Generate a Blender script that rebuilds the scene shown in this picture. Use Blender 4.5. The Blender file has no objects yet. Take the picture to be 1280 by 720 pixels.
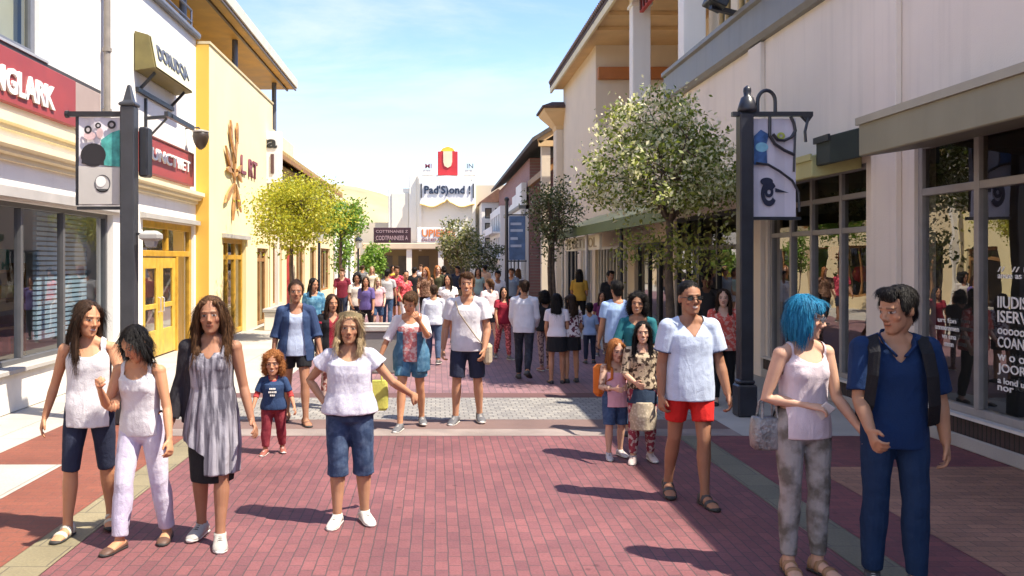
import bpy, bmesh, math, random
import numpy as np
from mathutils import Vector, Matrix
R = math.radians
random.seed(7)
rng = np.random.default_rng(7)
SC = bpy.context.scene
COL = SC.collection

# ---------------------------------------------------------------- camera
CAMZ, FPX, PX0, PY0 = 1.95, 1100.0, 545.0, 325.0
cam = bpy.data.cameras.new('camera'); camo = bpy.data.objects.new('camera', cam); COL.objects.link(camo)
camo.location = (0, 0, CAMZ); camo.rotation_euler = (R(90), 0, 0)
cam.sensor_width = 36; cam.lens = 36*FPX/1280
cam.shift_x = (640-PX0)/1280; cam.shift_y = -(360-PY0)/1280
cam.clip_end = 6000; cam.clip_start = 0.05
SC.camera = camo

# ---------------------------------------------------------------- materials
def lin(c):
    return tuple(((v/255)/12.92 if v/255 <= .04045 else ((v/255+.055)/1.055)**2.4) for v in c)
_M = {}
def mat(name, rgb, rough=.7, var=.12, scale=3.0, bump=0.0, bscale=40.0, metal=0.0, streak=0.0, spec=.5, emit=None):
    if name in _M: return _M[name]
    m = bpy.data.materials.new(name); m.use_nodes = True
    nt = m.node_tree; N = nt.nodes; L = nt.links
    b = N['Principled BSDF']
    b.inputs['Roughness'].default_value = rough; b.inputs['Metallic'].default_value = metal
    b.inputs['Specular IOR Level'].default_value = spec
    tc = N.new('ShaderNodeTexCoord')
    if var > 0:
        nz = N.new('ShaderNodeTexNoise'); nz.inputs['Scale'].default_value = scale; nz.inputs['Detail'].default_value = 6
        L.new(tc.outputs['Object'], nz.inputs['Vector'])
        mx = N.new('ShaderNodeMix'); mx.data_type = 'RGBA'
        mx.inputs['A'].default_value = tuple(max(0, v*(1-var)) for v in rgb)+(1,)
        mx.inputs['B'].default_value = tuple(min(1, v*(1+var)) for v in rgb)+(1,)
        rp = N.new('ShaderNodeMapRange'); rp.inputs['From Min'].default_value = .3; rp.inputs['From Max'].default_value = .7
        L.new(nz.outputs['Fac'], rp.inputs['Value']); L.new(rp.outputs['Result'], mx.inputs['Factor'])
        out = mx.outputs['Result']
        if streak > 0:
            mp = N.new('ShaderNodeMapping'); mp.inputs['Scale'].default_value = (2.2, 2.2, .12)
            L.new(tc.outputs['Object'], mp.inputs['Vector'])
            n2 = N.new('ShaderNodeTexNoise'); n2.inputs['Scale'].default_value = 2.5; n2.inputs['Detail'].default_value = 8
            L.new(mp.outputs['Vector'], n2.inputs['Vector'])
            r2 = N.new('ShaderNodeMapRange'); r2.inputs['From Min'].default_value = .5; r2.inputs['From Max'].default_value = .8
            r2.inputs['To Max'].default_value = streak
            L.new(n2.outputs['Fac'], r2.inputs['Value'])
            m2 = N.new('ShaderNodeMix'); m2.data_type = 'RGBA'
            m2.inputs['B'].default_value = tuple(v*.55 for v in rgb)+(1,)
            L.new(r2.outputs['Result'], m2.inputs['Factor']); L.new(out, m2.inputs['A']); out = m2.outputs['Result']
        L.new(out, b.inputs['Base Color'])
        r3 = N.new('ShaderNodeMapRange'); r3.inputs['To Min'].default_value = max(.02, rough-.12); r3.inputs['To Max'].default_value = min(1, rough+.12)
        L.new(nz.outputs['Fac'], r3.inputs['Value']); L.new(r3.outputs['Result'], b.inputs['Roughness'])
    else:
        b.inputs['Base Color'].default_value = tuple(rgb)+(1,)
    if bump > 0:
        n3 = N.new('ShaderNodeTexNoise'); n3.inputs['Scale'].default_value = bscale; n3.inputs['Detail'].default_value = 5
        L.new(tc.outputs['Object'], n3.inputs['Vector'])
        bp = N.new('ShaderNodeBump'); bp.inputs['Strength'].default_value = bump; bp.inputs['Distance'].default_value = .02
        L.new(n3.outputs['Fac'], bp.inputs['Height']); L.new(bp.outputs['Normal'], b.inputs['Normal'])
    if emit:
        b.inputs['Emission Color'].default_value = tuple(emit[:3])+(1,); b.inputs['Emission Strength'].default_value = emit[3]
    _M[name] = m; return m

def brick_mat(name, c1, c2, mortar, bw=.2, rh=.1, ms=.006, rot=0.0, offset=.5, bump=.4, rough=.75, plane='xy', blotch=.35):
    if name in _M: return _M[name]
    m = bpy.data.materials.new(name); m.use_nodes = True
    nt = m.node_tree; N = nt.nodes; L = nt.links; b = N['Principled BSDF']
    tc = N.new('ShaderNodeTexCoord'); vec = tc.outputs['Object']
    mp = N.new('ShaderNodeMapping')
    if plane == 'yz': mp.inputs['Rotation'].default_value = (R(90), 0, R(90)); mp.vector_type = 'TEXTURE'
    elif plane == 'xz': mp.inputs['Rotation'].default_value = (R(90), 0, 0); mp.vector_type = 'TEXTURE'
    else: mp.inputs['Rotation'].default_value = (0, 0, rot)
    L.new(vec, mp.inputs['Vector'])
    # small wobble so that the joints are not ruler straight
    wn = N.new('ShaderNodeTexNoise'); wn.inputs['Scale'].default_value = 7.0; L.new(vec, wn.inputs['Vector'])
    ws = N.new('ShaderNodeVectorMath'); ws.operation = 'MULTIPLY_ADD'
    ws.inputs[1].default_value = (.012, .012, .012); L.new(wn.outputs['Color'], ws.inputs[0]); L.new(mp.outputs['Vector'], ws.inputs[2])
    br = N.new('ShaderNodeTexBrick'); br.offset = offset
    br.inputs['Color1'].default_value = tuple(c1)+(1,); br.inputs['Color2'].default_value = tuple(c2)+(1,)
    br.inputs['Mortar'].default_value = tuple(mortar)+(1,)
    br.inputs['Scale'].default_value = 1.0; br.inputs['Mortar Size'].default_value = ms; br.inputs['Mortar Smooth'].default_value = .25
    br.inputs['Brick Width'].default_value = bw; br.inputs['Row Height'].default_value = rh; br.inputs['Bias'].default_value = 0
    L.new(ws.outputs['Vector'], br.inputs['Vector'])
    nz = N.new('ShaderNodeTexNoise'); nz.inputs['Scale'].default_value = .9; nz.inputs['Detail'].default_value = 9; nz.inputs['Roughness'].default_value = .65
    L.new(vec, nz.inputs['Vector'])
    rp = N.new('ShaderNodeMapRange'); rp.inputs['From Min'].default_value = .3; rp.inputs['From Max'].default_value = .75
    rp.inputs['To Min'].default_value = 1-blotch; rp.inputs['To Max'].default_value = 1+blotch*.6
    L.new(nz.outputs['Fac'], rp.inputs['Value'])
    nz2 = N.new('ShaderNodeTexNoise'); nz2.inputs['Scale'].default_value = 55; nz2.inputs['Detail'].default_value = 4
    L.new(vec, nz2.inputs['Vector'])
    rp2 = N.new('ShaderNodeMapRange'); rp2.inputs['From Min'].default_value = .3; rp2.inputs['From Max'].default_value = .7
    rp2.inputs['To Min'].default_value = .86; rp2.inputs['To Max'].default_value = 1.12
    L.new(nz2.outputs['Fac'], rp2.inputs['Value'])
    ml = N.new('ShaderNodeMath'); ml.operation = 'MULTIPLY'; L.new(rp.outputs['Result'], ml.inputs[0]); L.new(rp2.outputs['Result'], ml.inputs[1])
    vo = N.new('ShaderNodeTexVoronoi'); vo.inputs['Scale'].default_value = 2.6; L.new(ws.outputs['Vector'], vo.inputs['Vector'])
    vr = N.new('ShaderNodeMapRange'); vr.inputs['From Min'].default_value = .045; vr.inputs['From Max'].default_value = .075; vr.inputs['To Min'].default_value = .62; L.new(vo.outputs['Distance'], vr.inputs['Value'])
    m3 = N.new('ShaderNodeMath'); m3.operation = 'MULTIPLY'; L.new(ml.outputs['Value'], m3.inputs[0]); L.new(vr.outputs['Result'], m3.inputs[1]); ml = m3
    vm = N.new('ShaderNodeVectorMath'); vm.operation = 'SCALE'; L.new(br.outputs['Color'], vm.inputs[0]); L.new(ml.outputs['Value'], vm.inputs['Scale'])
    L.new(vm.outputs['Vector'], b.inputs['Base Color'])
    rr = N.new('ShaderNodeMapRange'); rr.inputs['To Min'].default_value = rough-.2; rr.inputs['To Max'].default_value = rough+.15
    L.new(nz.outputs['Fac'], rr.inputs['Value']); L.new(rr.outputs['Result'], b.inputs['Roughness'])
    ad = N.new('ShaderNodeMath'); ad.operation = 'MULTIPLY_ADD'; ad.inputs[1].default_value = -1.0
    L.new(br.outputs['Fac'], ad.inputs[0]); L.new(nz2.outputs['Fac'], ad.inputs[2])
    bp = N.new('ShaderNodeBump'); bp.inputs['Strength'].default_value = bump; bp.inputs['Distance'].default_value = .006
    L.new(ad.outputs['Value'], bp.inputs['Height']); L.new(bp.outputs['Normal'], b.inputs['Normal'])
    _M[name] = m; return m

def glass_mat(name, tint=(.55, .6, .62), ior=1.9, wob=.006, rough=0.0):
    if name in _M: return _M[name]
    m = bpy.data.materials.new(name); m.use_nodes = True
    nt = m.node_tree; N = nt.nodes; L = nt.links
    for n in list(N): N.remove(n)
    o = N.new('ShaderNodeOutputMaterial'); tr = N.new('ShaderNodeBsdfTransparent'); tr.inputs['Color'].default_value = tuple(tint)+(1,)
    gl = N.new('ShaderNodeBsdfGlossy'); gl.inputs['Roughness'].default_value = rough
    ge = N.new('ShaderNodeNewGeometry'); dt = N.new('ShaderNodeVectorMath'); dt.operation = 'DOT_PRODUCT'; L.new(ge.outputs['Incoming'], dt.inputs[0]); L.new(ge.outputs['Normal'], dt.inputs[1])
    ab = N.new('ShaderNodeMath'); ab.operation = 'ABSOLUTE'; L.new(dt.outputs['Value'], ab.inputs[0])
    om = N.new('ShaderNodeMath'); om.operation = 'SUBTRACT'; om.inputs[0].default_value = 1; om.use_clamp = True; L.new(ab.outputs[0], om.inputs[1])
    pw = N.new('ShaderNodeMath'); pw.operation = 'POWER'; pw.inputs[1].default_value = 5; L.new(om.outputs[0], pw.inputs[0])
    f0 = 2*((ior-1)/(ior+1)) ** 2
    fr = N.new('ShaderNodeMapRange'); fr.inputs['To Min'].default_value = f0; L.new(pw.outputs[0], fr.inputs['Value'])
    tc = N.new('ShaderNodeTexCoord'); nz = N.new('ShaderNodeTexNoise'); nz.inputs['Scale'].default_value = 1.1
    L.new(tc.outputs['Object'], nz.inputs['Vector'])
    bp = N.new('ShaderNodeBump'); bp.inputs['Strength'].default_value = .5; bp.inputs['Distance'].default_value = wob
    L.new(nz.outputs['Fac'], bp.inputs['Height']); L.new(bp.outputs['Normal'], gl.inputs['Normal'])
    mx = N.new('ShaderNodeMixShader'); L.new(fr.outputs['Result'], mx.inputs['Fac']); L.new(tr.outputs[0], mx.inputs[1]); L.new(gl.outputs[0], mx.inputs[2])
    L.new(mx.outputs[0], o.inputs['Surface'])
    _M[name] = m; return m

def leaf_mat(name, cols, trans=.35):
    if name in _M: return _M[name]
    m = bpy.data.materials.new(name); m.use_nodes = True
    nt = m.node_tree; N = nt.nodes; L = nt.links
    for n in list(N): N.remove(n)
    o = N.new('ShaderNodeOutputMaterial')
    g = N.new('ShaderNodeNewGeometry'); rp = N.new('ShaderNodeValToRGB')
    el = rp.color_ramp.elements
    n = len(cols)
    while len(el) < n: el.new(.5)
    for i, (p, c) in enumerate(cols):
        el[i].position = p; el[i].color = tuple(c)+(1,)
    L.new(g.outputs['Random Per Island'], rp.inputs['Fac'])
    d = N.new('ShaderNodeBsdfPrincipled'); d.inputs['Roughness'].default_value = .5; L.new(rp.outputs['Color'], d.inputs['Base Color'])
    t = N.new('ShaderNodeBsdfTranslucent'); L.new(rp.outputs['Color'], t.inputs['Color'])
    mx = N.new('ShaderNodeMixShader'); mx.inputs['Fac'].default_value = trans
    L.new(d.outputs[0], mx.inputs[1]); L.new(t.outputs[0], mx.inputs[2]); L.new(mx.outputs[0], o.inputs['Surface'])
    _M[name] = m; return m

# ---------------------------------------------------------------- object helpers
def props(o, label=None, cat=None, group=None, kind=None):
    if label: o['label'] = label
    if cat: o['category'] = cat
    if group: o['group'] = group
    if kind: o['kind'] = kind
    return o
def empty(name, loc=(0, 0, 0), label=None, cat=None, group=None, rz=0):
    o = bpy.data.objects.new(name, None); COL.objects.link(o); o.location = loc; o.rotation_euler = (0, 0, rz)
    o.empty_display_size = .1
    return props(o, label, cat, group)
def copy_tree(o, parent=None):
    c = o.copy(); COL.objects.link(c)
    if parent is not None: c.parent = parent
    for ch in list(o.children): copy_tree(ch, c)
    return c

class MB:
    """collects shapes (with material slots) into one mesh"""
    def __init__(s): s.v = []; s.f = []; s.mi = []; s.cur = 0; s.sm = []; s.smooth = False
    def mat(s, i): s.cur = i; return s
    def add(s, vs, fs):
        n = len(s.v); s.v.extend([tuple(v) for v in vs])
        for f in fs:
            s.f.append(tuple(i+n for i in f)); s.mi.append(s.cur); s.sm.append(s.smooth)
        return s
    def quad(s, a, b, c, d): return s.add([a, b, c, d], [(0, 1, 2, 3)])
    def box(s, x0, x1, y0, y1, z0, z1):
        if x0 > x1: x0, x1 = x1, x0
        if y0 > y1: y0, y1 = y1, y0
        if z0 > z1: z0, z1 = z1, z0
        return s.add([(x0, y0, z0), (x1, y0, z0), (x1, y1, z0), (x0, y1, z0), (x0, y0, z1), (x1, y0, z1), (x1, y1, z1), (x0, y1, z1)],
                     [(0, 3, 2, 1), (4, 5, 6, 7), (0, 1, 5, 4), (1, 2, 6, 5), (2, 3, 7, 6), (3, 0, 4, 7)])
    def obox(s, M, hx, hy, hz):
        vs = [M @ Vector((sx*hx, sy*hy, sz*hz)) for sz in (-1, 1) for sy, sx in ((-1, -1), (-1, 1), (1, 1), (1, -1))]
        return s.add(vs, [(0, 3, 2, 1), (4, 5, 6, 7), (0, 1, 5, 4), (1, 2, 6, 5), (2, 3, 7, 6), (3, 0, 4, 7)])
    def beam(s, p, q, w, h):
        p, q = Vector(p), Vector(q); d = q-p
        z = d.normalized(); x = z.cross(Vector((0, 0, 1)))
        if x.length < 1e-4: x = Vector((1, 0, 0))
        x.normalize(); y = x.cross(z)
        M = Matrix((x, y, z)).transposed().to_4x4(); M.translation = (p+q)/2
        return s.obox(M, w/2, h/2, d.length/2)
    def prism(s, poly, axis, a0, a1):
        """poly: list of 2D points; axis 'x': (y,z), 'y': (x,z), 'z': (x,y)"""
        def P(u, v, a): return {'x': (a, u, v), 'y': (u, a, v), 'z': (u, v, a)}[axis]
        n = len(poly)
        vs = [P(u, v, a0) for u, v in poly]+[P(u, v, a1) for u, v in poly]
        fs = [tuple(range(n))[::-1], tuple(range(n, 2*n))]+[(i, (i+1) % n, n+(i+1) % n, n+i) for i in range(n)]
        return s.add(vs, fs)
    def rings(s, rings, cap=True):
        n = len(rings[0]); vs = [p for r in rings for p in r]; fs = []
        for k in range(len(rings)-1):
            for i in range(n):
                j = (i+1) % n
                fs.append((k*n+i, k*n+j, (k+1)*n+j, (k+1)*n+i))
        if cap:
            fs.append(tuple(range(n))[::-1]); fs.append(tuple((len(rings)-1)*n+i for i in range(n)))
        return s.add(vs, fs)
    def tube(s, pts, rad, n=10, cap=True):
        pts = [Vector(p) for p in pts]; k = len(pts)
        if not hasattr(rad, '__len__'): rad = [rad]*k
        ref = None; rs = []
        for i in range(k):
            t = (pts[min(i+1, k-1)]-pts[max(i-1, 0)])
            if t.length < 1e-9: t = Vector((0, 0, 1))
            t.normalize()
            if ref is None:
                ref = Vector((0, -1, 0)) if abs(t.y) < .9 else Vector((1, 0, 0))
            x = (ref - t*ref.dot(t)); x.normalize(); y = t.cross(x); ref = x
            r = rad[i]; rx, ry = r if hasattr(r, '__len__') else (r, r)
            rs.append([pts[i]+x*math.cos(2*math.pi*j/n)*ry+y*math.sin(2*math.pi*j/n)*rx for j in range(n)])
        return s.rings(rs, cap)
    def lathe(s, prof, c=(0, 0, 0), n=16):
        rs = [[(c[0]+r*math.cos(2*math.pi*j/n), c[1]+r*math.sin(2*math.pi*j/n), c[2]+z) for j in range(n)] for r, z in prof]
        return s.rings(rs)
    def sphere(s, c, r, n=12, m=8):
        rx, ry, rz = r if hasattr(r, '__len__') else (r, r, r)
        rs = []
        for k in range(m+1):
            a = -math.pi/2+math.pi*(k+.0)/m; cr = max(math.cos(a), .02)
            rs.append([(c[0]+rx*cr*math.cos(2*math.pi*j/n), c[1]+ry*cr*math.sin(2*math.pi*j/n), c[2]+rz*math.sin(a)) for j in range(n)])
        return s.rings(rs)
    def mesh(s, name):
        me = bpy.data.meshes.new(name); me.from_pydata(s.v, [], s.f)
        me.polygons.foreach_set('material_index', s.mi); me.polygons.foreach_set('use_smooth', s.sm)
        me.update(); return me
    def build(s, name, mats, parent=None, bevel=0.0, world=True):
        """vertices are in world coordinates; a parent at p gets them shifted by -p"""
        me = s.mesh(name)
        for m in (mats if isinstance(mats, (list, tuple)) else [mats]): me.materials.append(m)
        if len(s.v) < 6000:
            bm = bmesh.new(); bm.from_mesh(me); bmesh.ops.recalc_face_normals(bm, faces=bm.faces)
            if bevel > 0:
                try: bmesh.ops.bevel(bm, geom=[e for e in bm.edges if e.is_manifold and e.calc_face_angle(0) > .6], offset=bevel, segments=1, affect='EDGES', clamp_overlap=True)
                except Exception: pass
            bm.to_mesh(me); bm.free()
        o = bpy.data.objects.new(name, me); COL.objects.link(o)
        if parent is not None:
            o.parent = parent
            if world:
                p = parent; off = Vector((0, 0, 0))
                while p is not None: off += Vector(p.location); p = p.parent
                o.location = -off
        return o

def wall_holes(mb, axis, a, thick, u0, u1, v0, v1, holes):
    """wall in plane axis=a ('x': u=Y v=Z, 'y': u=X v=Z); thickness towards +axis if thick>0; with reveals"""
    us = sorted({u0, u1}|{h for q in holes for h in q[:2] if u0 < h < u1}); vs = sorted({v0, v1}|{h for q in holes for h in q[2:] if v0 < h < v1})
    def P(u, v, d): return (a+d, u, v) if axis == 'x' else (u, a+d, v)
    def inhole(i, j):
        if i < 0 or j < 0 or i >= len(us)-1 or j >= len(vs)-1: return True
        uc, vc = (us[i]+us[i+1])/2, (vs[j]+vs[j+1])/2
        return any(h[0] < uc < h[1] and h[2] < vc < h[3] for h in holes)
    for i in range(len(us)-1):
        for j in range(len(vs)-1):
            if inhole(i, j): continue
            A, B, C, D = us[i], us[i+1], vs[j], vs[j+1]
            for d in (0, thick): mb.quad(P(A, C, d), P(B, C, d), P(B, D, d), P(A, D, d))
            if inhole(i-1, j): mb.quad(P(A, C, 0), P(A, D, 0), P(A, D, thick), P(A, C, thick))
            if inhole(i+1, j): mb.quad(P(B, C, 0), P(B, D, 0), P(B, D, thick), P(B, C, thick))
            if inhole(i, j-1): mb.quad(P(A, C, 0), P(B, C, 0), P(B, C, thick), P(A, C, thick))
            if inhole(i, j+1): mb.quad(P(A, D, 0), P(B, D, 0), P(B, D, thick), P(A, D, thick))
    return mb

def text_obj(txt, parent, M, width, height, m, depth=.02, bold=.0, name='lettering', shear=0.0):
    """raised lettering; M maps (x right, y up, z out) into world; fitted to width x height centred on the origin"""
    cu = bpy.data.curves.new('t', 'FONT'); cu.body = txt; cu.align_x = 'CENTER'; cu.align_y = 'CENTER'
    cu.extrude = .5; cu.offset = bold; cu.resolution_u = 3; cu.shear = shear; cu.space_line = .95
    to = bpy.data.objects.new('t', cu); COL.objects.link(to)
    me = bpy.data.meshes.new_from_object(to.evaluated_get(bpy.context.evaluated_depsgraph_get()))
    bpy.data.objects.remove(to); bpy.data.curves.remove(cu)
    co = np.empty(len(me.vertices)*3); me.vertices.foreach_get('co', co); co = co.reshape(-1, 3)
    mn, mx = co.min(0), co.max(0); c = (mn+mx)/2; sz = np.maximum(mx-mn, 1e-6)
    co = (co-c)*np.array([width/sz[0], height/sz[1], depth/sz[2]])
    R3 = np.array(M)[:3, :3]; co = co@R3.T+np.array(M)[:3, 3]
    off = Vector((0, 0, 0)); p = parent
    while p is not None: off += Vector(p.location); p = p.parent
    co -= np.array(off)
    me.vertices.foreach_set('co', co.ravel()); me.update(); me.name = name
    me.materials.clear(); me.materials.append(m)
    o = bpy.data.objects.new(name, me); COL.objects.link(o); o.parent = parent
    return o
def frame_mat(origin, face):
    """face: 'left' wall looks to +X, 'right' wall looks to -X, 'front' looks to -Y"""
    x = {'left': Vector((0, 1, 0)), 'right': Vector((0, -1, 0)), 'front': Vector((1, 0, 0))}[face]
    y = Vector((0, 0, 1)); z = x.cross(y)
    M = Matrix((x, y, z)).transposed().to_4x4(); M.translation = Vector(origin); return M
def px(x, Y): return (x-PX0)/FPX*Y
def pz(y, Y): return CAMZ-(y-PY0)*Y/FPX
# ---------------------------------------------------------------- light, sky, view
EL, AZ = 59.0, 116.0            # sun: azimuth from +Y towards +X
to_sun = Vector((math.cos(R(EL))*math.sin(R(AZ)), math.cos(R(EL))*math.cos(R(AZ)), math.sin(R(EL))))
sl = bpy.data.lights.new('sun', 'SUN'); sl.energy = 3.1; sl.angle = R(.53); sl.color = (1.0, .90, .75)
so = bpy.data.objects.new('sun', sl); COL.objects.link(so); so.rotation_euler = to_sun.to_track_quat('Z', 'Y').to_euler(); so.location = (30, -10, 40)
W = bpy.data.worlds.new('World'); SC.world = W; W.use_nodes = True
nt = W.node_tree; N = nt.nodes; L = nt.links
bg = N['Background']
sky = N.new('ShaderNodeTexSky'); sky.sky_type = 'NISHITA'; sky.sun_disc = False
sky.sun_elevation = R(EL); sky.sun_rotation = R(AZ); sky.air_density = 1.0; sky.dust_density = .3; sky.ozone_density = 1.5
tc = N.new('ShaderNodeTexCoord')
sep = N.new('ShaderNodeSeparateXYZ'); L.new(tc.outputs['Generated'], sep.inputs[0])
zz = N.new('ShaderNodeMath'); zz.operation = 'ADD'; zz.inputs[1].default_value = .12; L.new(sep.outputs['Z'], zz.inputs[0])
za = N.new('ShaderNodeMath'); za.operation = 'MAXIMUM'; za.inputs[1].default_value = .05; L.new(zz.outputs[0], za.inputs[0])
dv = N.new('ShaderNodeVectorMath'); dv.operation = 'DIVIDE'; L.new(tc.outputs['Generated'], dv.inputs[0])
cb = N.new('ShaderNodeCombineXYZ'); cb.inputs[2].default_value = 1.0
L.new(za.outputs[0], cb.inputs[0]); L.new(za.outputs[0], cb.inputs[1]); L.new(cb.outputs[0], dv.inputs[1])
mp = N.new('ShaderNodeMapping'); mp.inputs['Scale'].default_value = (.55, .8, .3); mp.inputs['Location'].default_value = (1.7, .35, 0); L.new(dv.outputs[0], mp.inputs['Vector'])
cn = N.new('ShaderNodeTexNoise'); cn.inputs['Scale'].default_value = 1.0; cn.inputs['Detail'].default_value = 9; cn.inputs['Roughness'].default_value = .62; cn.inputs['Distortion'].default_value = .5
L.new(mp.outputs[0], cn.inputs['Vector'])
cr = N.new('ShaderNodeMapRange'); cr.interpolation_type = 'SMOOTHSTEP'; cr.inputs['From Min'].default_value = .45; cr.inputs['From Max'].default_value = .70; cr.inputs['To Max'].default_value = .8
L.new(cn.outputs['Fac'], cr.inputs['Value'])
# cloud cover thickens towards the horizon, as real fair weather cloud does
hz = N.new('ShaderNodeMapRange'); hz.interpolation_type = 'SMOOTHSTEP'; hz.inputs['From Min'].default_value = .03; hz.inputs['From Max'].default_value = .21
hz.inputs['To Min'].default_value = .82; hz.inputs['To Max'].default_value = .0
L.new(sep.outputs['Z'], hz.inputs['Value'])
cm = N.new('ShaderNodeMath'); cm.operation = 'MAXIMUM'; L.new(cr.outputs[0], cm.inputs[0]); L.new(hz.outputs[0], cm.inputs[1])
mx = N.new('ShaderNodeMix'); mx.data_type = 'RGBA'
mx.inputs['B'].default_value = (2.05, 2.3, 2.5, 1)
L.new(cm.outputs[0], mx.inputs['Factor']); hsv = N.new('ShaderNodeHueSaturation'); hsv.inputs['Hue'].default_value = .515; hsv.inputs['Saturation'].default_value = 1.15; hsv.inputs['Value'].default_value = .70; L.new(sky.outputs[0], hsv.inputs['Color']); L.new(hsv.outputs[0], mx.inputs['A'])
L.new(mx.outputs['Result'], bg.inputs['Color']); bg.inputs['Strength'].default_value = .138
SC.view_settings.view_transform = 'Standard'; SC.view_settings.look = 'None'; SC.view_settings.gamma = 1.0
SC.view_settings.exposure = 1.75; SC.view_settings.use_curve_mapping = False
SC.render.engine = 'CYCLES'
cy = SC.cycles; cy.use_denoising = True; cy.max_bounces = 8; cy.diffuse_bounces = 4; cy.glossy_bounces = 3; cy.transparent_max_bounces = 12; cy.transmission_bounces = 4
cy.caustics_reflective = False; cy.caustics_refractive = False; cy.sample_clamp_indirect = 6
cy.use_adaptive_sampling = True; cy.adaptive_threshold = .015

# ---------------------------------------------------------------- shared materials
M_glass = glass_mat('shop glass', (.78, .8, .8), 2.15)
M_glassd = glass_mat('dark upper glass', (.40, .37, .31), 1.5)
M_glassf = glass_mat('far window glass', (.3, .34, .38), 1.8)
M_alu = mat('aluminium frame', (.52, .51, .5), .35, .08, 6, metal=.4)
M_aluw = mat('pale painted frame', (.62, .6, .57), .4, .08, 6)
M_dark = mat('black painted steel', (.018, .019, .024), .4, .25, 8, .05, 60)
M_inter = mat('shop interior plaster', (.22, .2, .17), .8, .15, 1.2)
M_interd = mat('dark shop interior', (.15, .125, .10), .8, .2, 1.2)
M_frame = mat('weathered grey frame', (.30, .28, .265), .4, .1, 6)
M_white = mat('white letters', (.82, .81, .77), .5, .06, 10)
M_cream = mat('cream stucco', (.80, .745, .65), .9, .05, .7, .25, 55, streak=.16)
M_whitewall = mat('white stucco', (.84, .81, .755), .9, .05, .6, .22, 60, streak=.14)
M_offwhite = mat('off white stucco', (.80, .705, .605), .9, .06, .6, .25, 60, streak=.26)
M_yellow = mat('yellow stucco', (.84, .72, .41), .9, .05, .8, .25, 50, streak=.12)
M_amber = mat('amber stucco', (.72, .42, .07), .85, .06, 1, .2, 50)
M_capgrey = mat('grey metal coping', (.20, .195, .18), .5, .12, 1.5, .05, 20, streak=.3)
M_conc = mat('pale concrete', (.38, .36, .33), .9, .12, 1.4, .3, 45)
M_roofgrey = mat('grey flat roof', (.25, .25, .25), .9, .1, 1)
M_wood = mat('stained timber', (.30, .15, .05), .6, .25, 5, .1, 30)
M_orange = mat('terracotta paint', (.46, .17, .055), .7, .12, 3)
M_tile = mat('dark clay roof tile', (.09, .055, .045), .8, .35, 9, .3, 25)
M_red = mat('faded red sign panel', (.33, .055, .055), .5, .12, 2.5)

# ---------------------------------------------------------------- ground
M_brick = brick_mat('red brick paving', (.215, .078, .082), (.160, .060, .068), (.082, .050, .053), .17, .085, .005, R(90), blotch=.3)
M_maroon = brick_mat('maroon brick band', (.21, .062, .064), (.15, .046, .052), (.085, .045, .05), .2, .1, .004, 0, blotch=.25)
M_tan = brick_mat('tan brick panel', (.38, .19, .12), (.28, .14, .095), (.15, .095, .07), .2, .1, .004, 0)
M_pale = brick_mat('pale grey setts', (.30, .285, .26), (.21, .20, .19), (.12, .11, .11), .12, .12, .008, 0, blotch=.2)
M_brickshade = brick_mat('red brick in blue shade', (.27, .14, .15), (.20, .11, .125), (.11, .075, .08), .2, .1, .005, R(90))  # red brick with the purple of skylit shade mixed into its colour
M_strip = brick_mat('grey stone edging', (.185, .17, .115), (.15, .14, .10), (.10, .09, .075), .45, .4, .006, 0, blotch=.3)
M_stripl = brick_mat('buff stone edging', (.26, .22, .135), (.22, .19, .115), (.12, .105, .075), .45, .4, .006, 0, blotch=.3)
M_ground = mat('dusty ground', (.30, .27, .22), .95, .2, .05, .2, 8)
M_walk = brick_mat('pale concrete slabs', (.46, .43, .38), (.42, .39, .345), (.28, .26, .23), 1.2, 1.2, .012, 0, offset=0, blotch=.18)
def sheet(name, x0, x1, y0, y1, z, m):
    mb = MB(); mb.quad((x0, y0, z), (x1, y0, z), (x1, y1, z), (x0, y1, z))
    return props(mb.build(name, m), kind='structure')
g = MB(); g.quad((-3000, -3000, -.02), (3000, -3000, -.02), (3000, 3000, -.02), (-3000, 3000, -.02)); props(g.build('ground', M_ground), kind='structure')
sheet('paving', -2.45, 2.66, -8, 9.75, 0, M_brick)
sheet('paving', -2.45, 3.6, 12.9, 74, 0, M_brickshade)
sheet('path', -3.4, 3.4, 9.755, 10.15, .002, mat('pinkish stone band', (.235, .19, .175), .85, .2, 2.5, .3, 40))
sheet('path', -3.4, 3.4, 10.155, 10.75, .002, mat('red grey slabs', (.15, .095, .085), .85, .15, 1.5, .2, 40))
sheet('path', -3.4, 3.4, 10.755, 12.45, .002, M_pale)
sheet('path', -3.4, 3.4, 12.455, 12.895, .002, mat('dark red slabs', (.115, .055, .055), .85, .15, 1.5, .2, 40))
sheet('edge_strip', 2.665, 2.96, -8, 9.75, .001, M_strip)
sheet('edge_strip', -2.76, -2.455, -8, 9.75, .001, M_stripl)
# right pavement: maroon bands framing tan panels
sheet('pavement', 2.965, 3.52, -8, 9.75, 0, M_maroon)
sheet('pavement', 3.525, 5.75, 8.3, 9.75, 0, M_maroon)
sheet('pavement', 3.525, 5.75, 1.2, 8.295, 0, M_tan)
sheet('pavement', 3.525, 5.75, -1.0, 1.195, 0, M_maroon)
sheet('pavement', 3.405, 5.75, 9.755, 12.895, .001, M_conc)
sheet('pavement', 3.605, 5.75, 12.9, 74, .001, M_conc)
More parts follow.
